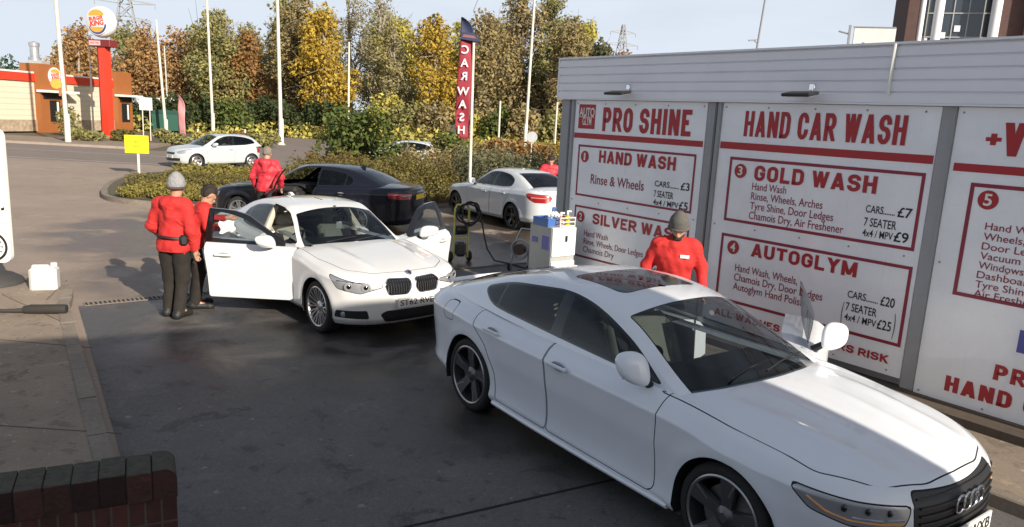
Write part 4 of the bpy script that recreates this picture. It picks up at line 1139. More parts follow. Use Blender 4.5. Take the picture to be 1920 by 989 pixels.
sheet('ground', [(-700, -200), (700, -200), (700, 1200), (-700, 1200)], -.012, M['earth'])
sheet('forecourt', [(-46, -14), (30, -14), (30, 31), (16, 31), (-3, 30.8), (-46, 32.2)], 0.0, M['asphalt'])
sheet('road', [(-120, 33), (-46, 32.2), (-3, 30.8), (16, 31), (60, 32), (60, 40.5), (-10, 40.5), (-60, 40.8), (-120, 43)], .002, M['road'])
sheet('side_road', [(-18, 40.4), (-4, 40.4), (-8, 58), (-12, 74), (-20, 92), (-36, 112), (-44, 112), (-36, 92), (-26, 72), (-20.5, 56)], .004, M['road'])
sheet('verge', [(-60, 94), (-24, 94), (-14, 76), (-6, 62), (20, 62), (20, 66), (-2, 68), (-12, 84), (-26, 108), (-60, 108)], .006, M['grass'])
sheet('pavement', [(-60, 41.2), (-20.4, 40.9), (-21.6, 46.5), (-60, 46.8)], .11, M['slab'], .12)
sheet('kerb', [(-60, 40.85), (-20.2, 40.6), (-20.4, 40.9), (-60, 41.2)], .125, M['roadkerb'], .13)
for y0 in (31.5, 36.2):
    sheet('road_marking', [(-60, y0 + 1.2), (-9, y0), (-9, y0 + .13), (-60, y0 + 1.33)], .007, M['paintline'])
# wash bay: a concrete pad between the left-hand kerb and the price-board wall
UX, UY = Vector((.557, -.830, 0)), Vector((.80, .60, 0))
sheet('wash_bay', [(-5.62, 9.33), (-4.72, 10.08), (1.62, 14.8), (9.6, 4.6), (4.5, -6), (-.2, -1.6), (-1.6, 3.25), (-3.05, 5.47)], .004, M['concrete'])
# drain channel between asphalt and bay
b = MB(); a0 = Vector((-5.6, 9.42, 0)); a1 = Vector((1.4, 14.75, 0)); d = (a1 - a0); L_ = d.length; d.normalize(); ang = math.atan2(d.y, d.x)
b.box(((a0 + a1) / 2 + Vector((0, 0, .002))).to_tuple(), (L_, .17, .016), rz=ang); b.mi = 1
for k in range(int(L_ / .055)):
    p = a0 + d * (.03 + k * .055); b.box((p.x, p.y, .0125), (.022, .11, .006), rz=ang)
o = b.build('drain_channel', [M['kerb'], M['seam']]); o['kind'] = 'structure'
# joint in the bay concrete
b = MB(); a0 = Vector((-.75, 4.40, 0)); a1 = Vector((.95, 5.35, 0)); d = (a1 - a0); b.box(((a0 + a1) / 2 + Vector((0, 0, .005))).to_tuple(), (d.length, .022, .006), rz=math.atan2(d.y, d.x)); o = b.build('concrete_joint', M['seam']); o['kind'] = 'structure'
# left pavement: slab plus separate kerb stones
def curve_pts(p0, p1, n): return [Vector(p0).lerp(Vector(p1), i / n) for i in range(n + 1)]
kerb_line = [Vector((-1.2, 2.72)), Vector((-1.6, 3.26)), Vector((-3.11, 5.44)), Vector((-4.55, 7.55)), Vector((-5.58, 9.07)), Vector((-5.73, 9.38)), Vector((-5.95, 9.78)), Vector((-6.5, 10.42)), Vector((-7.2, 10.55)), Vector((-12, 10.6))]
inner = []
for i, p in enumerate(kerb_line):
    t = (kerb_line[min(i + 1, len(kerb_line) - 1)] - kerb_line[max(i - 1, 0)]).normalized(); inner.append(p - Vector((t.y, -t.x)) * .135)
sheet('pavement', [(p.x, p.y) for p in inner] + [(-12, 2.0), (-3, 1.6)], .10, M['slab'], .10)
kb = MB()
for i in range(len(kerb_line) - 1):
    p, q, pi, qi = kerb_line[i], kerb_line[i + 1], inner[i], inner[i + 1]; n_ = max(1, round((q - p).length / .92))
    for k in range(n_):
        s, e = k / n_ + .004, (k + 1) / n_ - .004
        kb.prism([p.lerp(q, s)[:], p.lerp(q, e)[:], pi.lerp(qi, e)[:], pi.lerp(qi, s)[:]], -.02, .108 + random.Random(i * 7 + k).uniform(-.003, .003), 'XY')
o = kb.build('kerb', M['kerb']); o['kind'] = 'structure'
jt = MB()
for (x0, y0, x1, y1) in ((-6.62, 9.35, -5.2, 8.3), (-9, 7.9, -4.35, 7.45), (-8, 5.6, -3.0, 5.45), (-6.35, 10.3, -5.95, 9.2), (-7.0, 8.6, -6.2, 6.0)):
    d = Vector((x1 - x0, y1 - y0)); jt.box(((x0 + x1) / 2, (y0 + y1) / 2, .1005), (d.length, .012, .004), rz=math.atan2(d.y, d.x))
o = jt.build('pavement_joints', M['plinth']); o['kind'] = 'structure'

# ------------------------------------------------------------------ planted island with kerb
isl = [(-9.2, 19.05), (-10.3, 19.3), (-11.0, 19.85), (-11.9, 21.4), (-12.9, 23.8), (-13.4, 26.2), (-12.6, 28.6), (-10.2, 29.8), (3, 30.3), (12, 30.6), (12, 27), (3.2, 25.6), (.6, 24.2), (-1.6, 22.6), (-3.2, 20.9), (-4.6, 19.4), (-6.2, 18.9)]
cx = sum(p[0] for p in isl) / len(isl); cy = sum(p[1] for p in isl) / len(isl)
ri = rounded(isl, 1.2, 6)
b = MB(); b.prism([tuple(p) for p in inset(ri, -.12)], -.02, .12, 'XY'); o = b.build('kerb', M['kerb']); o['kind'] = 'structure'
sheet('planting_bed', [tuple(p) for p in inset(ri, .05)], .135, M['earth'])

# ------------------------------------------------------------------ price-board wall (steel cabin)
WYAW = -.907; WP = (4.47, 6.68)
def wall_pt(s, y): return (WP[0] + s * math.cos(WYAW) - y * math.sin(WYAW), WP[1] + s * math.sin(WYAW) + y * math.cos(WYAW))
M['clad'] = mat('grey_steel_cladding', (.78, .79, .83), .42, .0, var=.35, scale=2.5, tint=(.68, .69, .72), spec=.5)
M['post'] = mat('grey_steel_post', (.30, .31, .325), .45, var=.4, scale=3, tint=(.22, .225, .235))
def board_mat():
    m, n, l, b = _new('white_board'); tc = n.new('ShaderNodeTexCoord'); b.inputs['Roughness'].default_value = .32; b.inputs['Coat Weight'].default_value = .3
    def nz(sc, vec, d=5):
        mp = n.new('ShaderNodeMapping'); mp.inputs['Scale'].default_value = vec; q = n.new('ShaderNodeTexNoise'); q.inputs['Scale'].default_value = sc; q.inputs['Detail'].default_value = d; q.inputs['Roughness'].default_value = .65
        l.new(tc.outputs['Object'], mp.inputs['Vector']); l.new(mp.outputs['Vector'], q.inputs['Vector']); return q.outputs['Fac']
    def mix(f, a, b_, lo, hi, mx_):
        r = n.new('ShaderNodeMapRange'); r.inputs['From Min'].default_value = lo; r.inputs['From Max'].default_value = hi; r.inputs['To Max'].default_value = mx_; l.new(f, r.inputs['Value'])
        q = n.new('ShaderNodeMix'); q.data_type = 'RGBA'; l.new(r.outputs['Result'], q.inputs['Factor'])
        for s_, v in (('A', a), ('B', b_)):
            if isinstance(v, tuple): q.inputs[s_].default_value = (*v, 1)
            else: l.new(v, q.inputs[s_])
        return q.outputs['Result']
    c = mix(nz(1.3, (1, 1, 1)), (.83, .85, .88), (.71, .735, .775), .38, .68, .8)
    c = mix(nz(5, (3.2, 1, .22)), c, (.54, .54, .53), .58, .85, .3)
    c = mix(nz(26, (1, 1, 1), 3), c, (.36, .33, .30), .70, .78, .5)
    l.new(c, b.inputs['Base Color']); bp = n.new('ShaderNodeBump'); bp.inputs['Strength'].default_value = .12; bp.inputs['Distance'].default_value = .03; l.new(nz(1.6, (1, 1, 1), 2), bp.inputs['Height']); l.new(bp.outputs['Normal'], b.inputs['Normal']); return m
M['board'] = board_mat()
M['redv'] = mat('red_vinyl', (.36, .012, .018), .45)
M['maroon'] = mat('maroon_vinyl', (.24, .012, .035), .45)
M['bluev'] = mat('blue_vinyl', (.06, .07, .32), .4)
S0, S1 = -6.21, 3.6
wl_ = empty('car_wash_cabin', (*WP, 0), WYAW, 'long grey steel cabin with ridged fascia carrying the red and white price boards', 'cabin')
b = MB(); b.box(((S0 + S1) / 2, 1.25, 1.78), (S1 - S0 - .02, 2.36, 3.5)); b.build('wall', M['post'], wl_)
b = MB()
nb = 5
for k in range(nb):
    z0 = 3.045 + k * .113; b.prism([(-.075, z0), (-.075 - .0, z0 + .085), (-.058, z0 + .105), (-.058, z0 + .113), (.02, z0 + .113), (.02, z0)], S0 - .03, S1, 'YZ')
b.box(((S0 + S1) / 2, 1.2, 3.618), (S1 - S0 + .08, 2.6, .022)); b.box(((S0 + S1) / 2, -.03, 3.034), (S1 - S0 + .02, .10, .018))
b.box((S0 - .045, .6, 3.33), (.03, 1.36, .60))
b.build('fascia', M['clad'], wl_)
b = MB(); b.tube([(-1.23, -.095, 3.12), (-1.22, -.095, 3.61)], .018, 8); b.build('cable_conduit', M['platew'], wl_)
for (x0, x1) in ((-6.20, -6.00), (-5.985, -5.90), (-3.46, -3.33), (-3.315, -3.245), (-.72, -.585)):
    b = MB(); b.box(((x0 + x1) / 2, .02, 1.62), (x1 - x0, .10, 2.82), bev=.012); b.box(((x0 + x1) / 2 + (x1 - x0) * .5 - .012, -.034, 1.62), (.012, .012, 2.80)); b.build('post', M['post'], wl_)
b = MB(); b.box(((S0 + S1) / 2, .03, .11), (S1 - S0, .20, .20)); b.build('sill', M['plinth'], wl_)

def board(x0, x1, z0, label):
    r = empty('price_board', (*WP, 0), WYAW, label, 'sign', 'price boards along the car wash cabin')
    b = MB(); b.box(((x0 + x1) / 2, .0, (z0 + 3.02) / 2), (x1 - x0, .03, 3.02 - z0)); b.build('panel', M['board'], r); f = MB()
    for x in np.arange(x0 + .05, x1, .58):
        for z in (z0 + .05, 1.55, 2.97): f.lathe([(.001, -.006), (.010, -.004), (.012, 0)], 8, 'Y', (x, -.016, z))
    f.build('fixings', M['post'], r); return r
def vinyl(r, name, m, items, y=-.0185):
    """items: ('t', text, x0, x1, z, h, bold, space) | ('b', x0, z0, x1, z1) | ('o', x0, z0, x1, z1, w) | ('c', x, z, rad)"""
    V = []; F = []
    def add(v, f): o = len(V); V.extend(v); F.extend(tuple(i + o for i in q) for q in f)
    def bar(x0, z0, x1, z1, yy=y): add([(x0, yy, z0), (x1, yy, z0), (x1, yy, z1), (x0, yy, z1)], [(0, 1, 2, 3)])
    for it in items:
        if it[0] == 't':
            _, tx, x0, x1, z, h, bold = it[:7]; v, f = text_fit(tx, x0, x1, h, bold, 0, it[7] if len(it) > 7 else 1.0)
            add([(p[0], y, p[2] + z) for p in v], f)
        elif it[0] == 'h':
            _, tx, x0, x1, z, h, t = it; v, f = block_text(tx, x0, x1, h, t); add([(p[0], y + p[1], p[2] + z) for p in v], f)
        elif it[0] == 'b': bar(*it[1:])
        elif it[0] == 'o':
            _, x0, z0, x1, z1, w = it; bar(x0, z1 - w, x1, z1); bar(x0, z0, x1, z0 + w); bar(x0, z0 + w, x0 + w, z1 - w); bar(x1 - w, z0 + w, x1, z1 - w)
        elif it[0] == 'c':
            _, x, z, rad = it; n_ = 28; add([(x + rad * math.cos(2 * PI * i / n_), y, z + rad * math.sin(2 * PI * i / n_)) for i in range(n_)], [tuple(range(n_))])
        elif it[0] == 'poly': add([(p[0], y, p[1]) for p in it[1]], [tuple(range(len(it[1])))])
    return mesh(name, V, F, m, parent=r)
HB = .030      # heavy condensed headings
def price(xl, xr, z, a, c2, dots, sc=1.0):
    return [('t', 'CARS' + dots, xl, xr - .17, z + .27, .075 * sc, .012), ('t', a, xr - .145, xr, z + .265, .095 * sc, .016),
            ('t', '7 SEATER', xl, xl + .335, z + .13, .085 * sc, .012), ('t', '4x4 / MPV', xl, xr - .155, z + .02, .075 * sc, .010), ('t', c2, xr - .145, xr, z + .015, .098 * sc, .016)]
# board one
r1 = board(-5.895, -3.47, .30, 'narrow white price board at the far end with the square logo and hand wash box')
vinyl(r1, 'heading', M['redv'], [('h', 'PRO SHINE', -5.30, -3.70, 2.59, .335, .064), ('b', -5.885, 2.47, -3.49, 2.545)])
vinyl(r1, 'logo', M['redv'], [('b', -5.81, 2.61, -5.46, 2.96)])
vinyl(r1, 'logo_lettering', M['platew'], [('t', 'AUTO', -5.795, -5.475, 2.79, .12, .02), ('t', 'GLYM', -5.72, -5.53, 2.665, .11, .02), ('b', -5.795, 2.775, -5.475, 2.783)], -.021)
vinyl(r1, 'price_frame', M['maroon'], [('o', -5.77, 1.62, -3.57, 2.375, .03), ('o', -5.76, .70, -3.57, 1.475, .03)])
vinyl(r1, 'number_disc', M['redv'], [('c', -5.62, 2.205, .085), ('c', -5.62, 1.31, .085)])
vinyl(r1, 'number', M['platew'], [('t', '1', -5.64, -5.605, 2.155, .10, .02), ('t', '2', -5.652, -5.588, 1.262, .10, .02)], -.021)
vinyl(r1, 'lettering', M['redv'], [('h', 'HAND WASH', -5.32, -3.89, 2.14, .175, .044), ('h', 'SILVER WASH', -5.36, -3.66, 1.235, .16, .043)])
vinyl(r1, 'small_lettering', M['maroon'], [('t', 'Rinse & Wheels', -5.46, -4.41, 1.825, .135, .010), ('t', 'Hand Wash', -5.52, -5.02, 1.035, .085, .004), ('t', 'Rinse, Wheels, Door Ledges', -5.52, -4.32, .915, .085, .004), ('t', 'Chamois Dry', -5.52, -4.87, .795, .085, .004)])
vinyl(r1, 'prices', M['ink'], price(-4.22, -3.63, 1.64, '£3', '£5', '.......') + price(-4.22, -3.63, .72, '£5', '£7', '.......'))
# board two
r2 = board(-3.24, -.725, .30, 'wide white price board behind the fastback listing the gold wash above the hand polish')
vinyl(r2, 'heading', M['redv'], [('h', 'HAND CAR WASH', -2.91, -1.025, 2.635, .295, .047), ('b', -3.225, 2.475, -.735, 2.558)])
vinyl(r2, 'price_frame', M['maroon'], [('o', -3.06, 1.61, -.78, 2.385, .034), ('o', -3.065, .62, -.765, 1.455, .034)])
vinyl(r2, 'number_disc', M['redv'], [('c', -2.895, 2.225, .085), ('c', -2.88, 1.30, .085)])
vinyl(r2, 'number', M['platew'], [('t', '3', -2.93, -2.865, 2.178, .10, .02), ('t', '4', -2.918, -2.846, 1.253, .10, .02)], -.021)
vinyl(r2, 'lettering', M['redv'], [('h', 'GOLD WASH', -2.70, -1.24, 2.13, .18, .047), ('h', 'AUTOGLYM', -2.62, -1.32, 1.235, .16, .043), ('h', 'ALL WASHES AT OWNERS RISK', -3.05, -.86, .42, .085, .024)])
vinyl(r2, 'small_lettering', M['maroon'], [('t', 'Hand Wash', -2.71, -2.26, 2.02, .085, .006), ('t', 'Rinse, Wheels, Arches', -2.71, -1.80, 1.905, .088, .006), ('t', 'Tyre Shine, Door Ledges', -2.71, -1.66, 1.79, .088, .006), ('t', 'Chamois Dry, Air Freshener', -2.71, -1.53, 1.675, .088, .006),
       ('t', 'Hand Wash, Wheels,', -2.82, -1.98, 1.02, .088, .006), ('t', 'Chamois Dry, Door Ledges', -2.82, -1.66, .905, .088, .006), ('t', 'Autoglym Hand Polish', -2.82, -1.87, .79, .088, .006)])
vinyl(r2, 'prices', M['ink'], price(-1.32, -.85, 1.665, '£7', '£9', '.......') + price(-1.385, -.885, .74, '£20', '£25', '.......') + [('t', '(', -1.425, -1.405, .75, .20, .006), ('t', ')', -.868, -.848, .75, .20, .006)])
# board three
r3 = board(-.58, 3.4, .195, 'nearest white price board at the right edge with the plus sign and box five')
vinyl(r3, 'heading', M['redv'], [('h', '+', -.335, -.155, 2.655, .165, .05), ('h', 'VALETING', -.17, 1.35, 2.595, .295, .072), ('b', -.545, 2.43, 3.3, 2.505)])
vinyl(r3, 'price_frame', M['maroon'], [('o', -.37, 1.265, 1.9, 2.335, .036)])
vinyl(r3, 'number_disc', M['redv'], [('c', -.205, 2.19, .088)])
vinyl(r3, 'number', M['platew'], [('t', '5', -.24, -.17, 2.14, .105, .02)], -.021)
vinyl(r3, 'lettering', M['redv'], [('h', 'FULL VALET', .40, 1.7, 2.10, .18, .055), ('h', 'PRO SHINE', .09, 1.2, .555, .15, .046), ('h', 'HAND CAR WASH', -.30, 1.5, .32, .155, .047)])
vinyl(r3, 'small_lettering', M['maroon'], [('t', t_, -.19 + .0, -.19 + w_, z_, .066, .006) for t_, w_, z_ in (('Hand Wash, Rinse,', .78, 1.92), ('Wheels, Arches', .66, 1.825), ('Door Ledges', .55, 1.735), ('Vacuum', .33, 1.645), ('Windows In & Out', .74, 1.555), ('Dashboard', .47, 1.465), ('Tyre Shine', .45, 1.375), ('Air Freshener', .6, 1.288))])
vinyl(r3, 'emblem', M['bluev'], [('b', .235, .86, .50, 1.07)])
for s_ in (-4.78, -2.06):
    p = wall_pt(s_, -.08)
    q = empty('floodlight', (*p, 3.13), WYAW, {-4.78: 'small flat floodlight on the grey fascia above the narrow price board', -2.06: 'small flat floodlight on the grey fascia above the wide price board'}[s_], 'lamp', 'floodlights on the grey fascia')
    b = MB(); b.box((0, -.005, .05), (.07, .03, .12), bev=.01); b.tube([(0, -.02, .03), (0, -.10, -.005)], .012, 8); b.build('bracket', M['chrome'], q)
    b = MB(); b.box((-.02, -.19, -.015), (.34, .20, .035), rx=R(10), bev=.012); b.build('lamp_head', M['black'], q)
    b = MB(); b.box((.0, -.19, -.035), (.26, .15, .008), rx=R(10)); b.build('lamp_glass', M['reflector'], q)
# raised plinth in front of the cabin
b = MB()
b.prism([(S0 + 2.2, -1.38), (S1 + 3, -1.38), (S1 + 3, -.30), (S0 + 2.2, -.30)], -.02, .11, 'XY'); o = b.build('pavement', M['slab'], None, (*WP, 0), WYAW); o['kind'] = 'structure'
b = MB(); b.prism([(S0 + 2.2, -.298), (S1 + 3, -.298), (S1 + 3, -.06), (S0 + 2.2, -.06)], -.02, .19, 'XY'); o = b.build('step', M['plinth'], None, (*WP, 0), WYAW); o['kind'] = 'structure'
b = MB()
for k in range(9):
    x0 = S0 + 2.2 + k * 1.1; b.box((x0 + .55, -1.445, .05), (1.09, .125, .13), bev=.012)
o = b.build('kerb', M['kerb'], None, (*WP, 0), WYAW); o['kind'] = 'structure'

# ------------------------------------------------------------------ office block behind the viewpoint (casts the foreground shade)
ob = empty('office_block', (6.45, -.74, 0), R(28.2), 'plain pale office block standing behind the wash bay', 'building')
b = MB(); b.box((-13, -4.0, 2.89), (26, 7.9, 5.78)); b.build('wall', M['clad'], ob)
b = MB(); b.box((-13, -4.0, 5.85), (26, 8.0, .14)); b.build('roof', M['post'], ob)
for k in range(5):
    f = MB(); f.box((-23 + k * 4, -.04, 2.4), (1.6, .05, 1.3)); w_ = f.build('window', M['platew'], ob); f = MB(); f.box((-23 + k * 4, -.01, 2.4), (1.45, .02, 1.15)); f.build('pane', M['gloss'], w_)

# ------------------------------------------------------------------ brick wall in the bottom left corner
def brick_mat():
    m, n, l, b = _new('dark_red_brick'); tc = n.new('ShaderNodeTexCoord'); br = n.new('ShaderNodeTexBrick')
    br.inputs['Scale'].default_value = 1.0; br.inputs['Brick Width'].default_value = .072; br.inputs['Row Height'].default_value = .225; br.inputs['Mortar Size'].default_value = .005; br.offset = 0.0
    br.inputs['Color1'].default_value = (.115, .040, .028, 1); br.inputs['Color2'].default_value = (.065, .028, .021, 1); br.inputs['Mortar'].default_value = (.10, .085, .07, 1)
    mp = n.new('ShaderNodeMapping'); mp.inputs['Rotation'].default_value = (R(90), 0, 0)
    l.new(tc.outputs['Object'], mp.inputs['Vector']); l.new(mp.outputs['Vector'], br.inputs['Vector'])
    no = n.new('ShaderNodeTexNoise'); no.inputs['Scale'].default_value = 14; no.inputs['Detail'].default_value = 6; l.new(tc.outputs['Object'], no.inputs['Vector'])
    mx = n.new('ShaderNodeMix'); mx.data_type = 'RGBA'; mx.blend_type = 'MULTIPLY'; mx.inputs['Factor'].default_value = .7
    l.new(br.outputs['Color'], mx.inputs['A']); cr = n.new('ShaderNodeMapRange'); cr.inputs['To Min'].default_value = .3; cr.inputs['To Max'].default_value = 1.5; l.new(no.outputs['Fac'], cr.inputs['Value'])
    l.new(cr.outputs['Result'], mx.inputs['B']); l.new(mx.outputs['Result'], b.inputs['Base Color']); b.inputs['Roughness'].default_value = .9
    bp = n.new('ShaderNodeBump'); bp.inputs['Strength'].default_value = .6; bp.inputs['Distance'].default_value = .006; l.new(br.outputs['Fac'], bp.inputs['Height']); bp.invert = True; l.new(bp.outputs['Normal'], b.inputs['Normal'])
    return m
M['brick'] = brick_mat()
M['brickplain'] = mat('plain_dark_brick', (.082, .034, .025), .92, var=.8, scale=12, tint=(.05, .026, .02), bump=.7, bscale=45)
_n = M['brickplain'].node_tree.nodes; _g = _n.new('ShaderNodeNewGeometry'); _h = _n.new('ShaderNodeHueSaturation'); _m = _n.new('ShaderNodeMapRange'); _m.inputs['To Min'].default_value = .45; _m.inputs['To Max'].default_value = 1.35
_l = M['brickplain'].node_tree.links; _b = _n['Principled BSDF']; _s = _b.inputs['Base Color'].links[0].from_socket
_l.new(_g.outputs['Random Per Island'], _m.inputs['Value']); _l.new(_m.outputs['Result'], _h.inputs['Value']); _l.new(_s, _h.inputs['Color']); _l.new(_h.outputs['Color'], _b.inputs['Base Color'])
M['coping'] = mat('mossy_coping', (.085, .074, .055), .95, var=.8, scale=22, tint=(.040, .036, .026), bump=.6, bscale=40)
bw = empty('brick_wall', (-1.62, 3.42, 0), R(207), 'low dark red brick wall with rounded end in the near left corner', 'wall')
def end_prism(z0, z1, y, rad):
    p = [(3.5, z0), (0, z0)] + [(rad - rad * math.cos(t), z1 - rad + rad * math.sin(t)) for t in np.linspace(0, PI / 2, 8)] + [(3.5, z1)]
    return [tuple(q) for q in p]
b = MB(); b.prism([(3.5, 0), (.004, 0), (.004, .80), (3.5, .80)], -.108, .108, 'XZ'); b.build('brick_face', M['brick'], bw)
b = MB()
for k in range(32):
    rr_ = random.Random(k); x0 = k * .112; dz = rr_.uniform(-.005, .005)
    if k == 0: b.prism([(.106, .80), (0, .80)] + [(.06 - .06 * math.cos(t), .89 + .06 * math.sin(t)) for t in np.linspace(0, PI / 2, 9)] + [(.106, .95)], -.112, .112, 'XZ')
    else: b.box((x0 + .053, rr_.uniform(-.004, .004), .875 + dz), (.1085, .222 + rr_.uniform(-.004, .004), .15), bev=.004)
cpo = b.build('coping', [M['brickplain'], M['coping']], bw)
for p_ in cpo.data.polygons: p_.material_index = 1 if p_.normal.z > .5 else 0
b = MB(); b.box((1.8, 0, .868), (3.4, .212, .13)); b.build('mortar', mat('coping_mortar', (.045, .042, .036), .95, var=.5, scale=20), bw)

# ------------------------------------------------------------------ small things on the left pavement
M['canwhite'] = mat('white_plastic', (.72, .72, .70), .35)
def can_mat():
    m, n, l, b = _new('translucent_plastic'); b.inputs['Base Color'].default_value = (.62, .62, .60, 1); b.inputs['Roughness'].default_value = .35
    b.inputs['Subsurface Weight'].default_value = .5; b.inputs['Subsurface Radius'].default_value = (.06, .06, .06); return m
M['can'] = can_mat()
jc = empty('jerry_can', (-6.34, 9.80, .0), R(20), 'white plastic jerry can standing at the corner of the left pavement', 'jerry can')
b = MB(); b.box((0, 0, .20), (.33, .24, .40), bev=.035); b.box((-.04, 0, .41), (.20, .05, .035), bev=.012); b.box((-.13, 0, .39), (.03, .05, .06), bev=.01); b.box((.05, 0, .39), (.03, .05, .06), bev=.01); b.build('can', M['can'], jc)
b = MB(); b.lathe([(.001, .05), (.036, .05), (.04, .045), (.04, 0)], 20, c=(.11, .04, .395)); b.build('cap', M['canwhite'], jc)
b = MB(); b.box((0, -.121, .17), (.22, .004, .18)); b.build('paper_label', mat('faded_label', (.55, .56, .55), .6, var=.5, scale=30), jc)
rb = empty('rubber_bar', (-5.62, 8.60, .10), R(11), 'long dark rubber bar lying across the left pavement by the kerb', 'rubber bar')
b = MB(); b.tube([(.27, 0, .055), (.25, 0, .055), (-.12, 0, .052), (-.2, 0, .045)], [.055, .06, .058, .045], 14); b.build('grip', mat('dark_rubber', (.028, .025, .023), .8, var=.4, scale=15), rb)
b = MB(); b.tube([(-.18, 0, .04), (-.35, -.01, .035), (-1.4, .04, .035)], [.032, .022, .02], 10); b.build('shaft', mat('dark_steel', (.04, .035, .03), .6), rb)
sg = empty('pavement_sign', (-7.19, 9.92, .10), R(3), 'tall white plastic pavement sign with a printed car wheel on a dark round base', 'sign')
b = MB(); b.lathe([(.001, .17), (.10, .165), (.30, .12), (.40, .055), (.42, .02), (.42, 0)], 36); b.build('base', mat('base_rubber', (.05, .048, .047), .75, var=.4, scale=9), sg)
b = MB(); pl = rounded([(-.75, .30), (.345, .30), (.345, 2.12), (-.75, 2.12)], .13, 6); b.prism([tuple(p) for p in pl], -.03, .03, 'XZ'); b.box((-.1, .0, .2), (.14, .05, .24)); b.build('panel', M['canwhite'], sg)
def arc(cx, cz, r0, r1, a0, a1, n=24): 
    t = np.linspace(a0, a1, n); return [(cx + r1 * math.cos(a), cz + r1 * math.sin(a)) for a in t] + [(cx + r0 * math.cos(a), cz + r0 * math.sin(a)) for a in t[::-1]]
V = []; F = []
def addp(p): o = len(V); V.extend((q[0], -.0325, q[1]) for q in p); F.append(tuple(range(o, o + len(p))))
wx, wz = .10, .52
addp(arc(wx, wz, .17, .205, -1.3, 2.6))
for k in range(12): a = k * PI / 6; addp([(wx + .07 * math.cos(a), wz + .07 * math.sin(a)), (wx + .145 * math.cos(a - .06), wz + .145 * math.sin(a - .06)), (wx + .145 * math.cos(a + .06), wz + .145 * math.sin(a + .06))])
addp(arc(wx, wz, .05, .062, 0, 2 * PI - .01)); addp([(.26, 1.02), (.30, 1.03), (.30, 1.07), (.25, 1.05)])
mesh('print', V, F, M['ink'], parent=sg)
V = []; F = []; addp(arc(wx, wz, .245, .262, -.4, 2.4)); addp([(-.7, .86), (.33, .84), (.33, .855), (-.7, .875)]); mesh('print_lines', V, F, mat('grey_print', (.45, .45, .45), .6), parent=sg)

# ------------------------------------------------------------------ valeting cabinet and its clutter, hose trolley, pressure washer
cb_p = (.575, 10.83)
cb = empty('valeting_cabinet', (*cb_p, 0), WYAW, 'white and grey drawer cabinet cluttered with bottles at the far end of the price boards', 'cabinet')
M['cabgrey'] = mat('grey_cabinet_steel', (.36, .37, .36), .5, var=.3, scale=6)
b = MB(); b.box((0, 0, .63), (.50, .46, 1.14), bev=.012); b.build('body', M['cabgrey'], cb)
for (z0, z1) in ((.10, .70), (.77, 1.19)):
    b = MB(); b.box((.258, 0, (z0 + z1) / 2), (.03, .45, z1 - z0), bev=.01); dr = b.build('drawer', M['canwhite'], cb)
    b = MB(); b.box((.278, .03, z1 - .16), (.016, .045, .09), bev=.006); b.build('handle', M['black'], dr)
b = MB(); b.box((-.12, -.232, .98), (.13, .006, .08)); b.mi = 1; b.box((.12, -.232, .96), (.16, .006, .20)); b.build('sticker', [M['bluev'], M['bluev']], cb)
for sx in (-1, 1):
    for sy in (-1, 1):
        b = MB(); b.lathe([(.001, -.015), (.03, -.015), (.03, .015), (.001, .015)], 14, 'Y', (sx * .19, sy * .18, .03)); b.build('castor', M['black'], cb)
b = MB(); b.tube([(.1, .23, 1.10), (.1, .36, 1.10)], .014, 8); b.build('towel_rail', M['black'], cb)
def on_cab(x, y): 
    c, s = math.cos(WYAW), math.sin(WYAW); return (cb_p[0] + c * x - s * y, cb_p[1] + s * x + c * y)
tr = empty('plastic_tray', (*on_cab(-.02, -.12), 1.20), WYAW, 'shallow blue plastic tray on top of the drawer cabinet', 'tray')
b = MB(); b.box((0, 0, .01), (.34, .22, .02)); b.box((.165, 0, .06), (.012, .22, .11)); b.box((-.165, 0, .06), (.012, .22, .11)); b.box((0, .105, .06), (.34, .012, .11)); b.box((0, -.105, .06), (.34, .012, .11)); b.build('tray', mat('blue_plastic', (.05, .13, .36), .4), tr)
tc_ = empty('wire_crate', (*on_cab(.08, .06), 1.20), WYAW, 'low white crate of bottles beside the blue tray on the cabinet', 'crate')
b = MB()
for z in (.01, .07, .13): b.tube([(-.17, -.14, z), (.17, -.14, z), (.17, .14, z), (-.17, .14, z), (-.17, -.14, z)], .008, 6, False)
for x, y in ((-.17, -.14), (.17, -.14), (.17, .14), (-.17, .14), (0, -.14), (0, .14)): b.tube([(x, y, .0), (x, y, .14)], .007, 6)
b.box((0, 0, .008), (.34, .28, .01)); b.build('basket', M['canwhite'], tc_)
bc = {'yellow': (.62, .40, .02), 'pink': (.55, .22, .16), 'white': (.70, .71, .70), 'blue': (.06, .16, .42)}
for (nm, x, y, h, cat_l) in (('yellow', .16, .13, .17, 'yellow bottle standing in the white crate on the cabinet'), ('pink', .16, .00, .15, 'pinkish bottle standing in the white crate on the cabinet'), ('white', -.02, .0, .20, 'tall white spray bottle on the cabinet between tray and crate'), ('blue', .03, -.12, .13, 'blue bottle lying among cloths in the blue tray')):
    p = on_cab(x, y); bt = empty('bottle', (*p, 1.215), 0, cat_l, 'bottle', 'bottles on top of the drawer cabinet')
    b = MB(); b.lathe([(.001, 0), (.038, 0), (.04, .02), (.04, h * .62), (.03, h * .78), (.015, h * .85), (.015, h)], 16); b.build('bottle_body', mat(nm + '_bottle', bc[nm], .35), bt)
    b = MB(); b.lathe([(.018, h * .9), (.018, h + .02), (.001, h + .025)], 12); b.box((.02, 0, h + .03), (.07, .02, .025), bev=.006); b.build('cap', M['canwhite'] if nm != 'white' else mat('blue_cap', (.05, .14, .4), .4), bt)
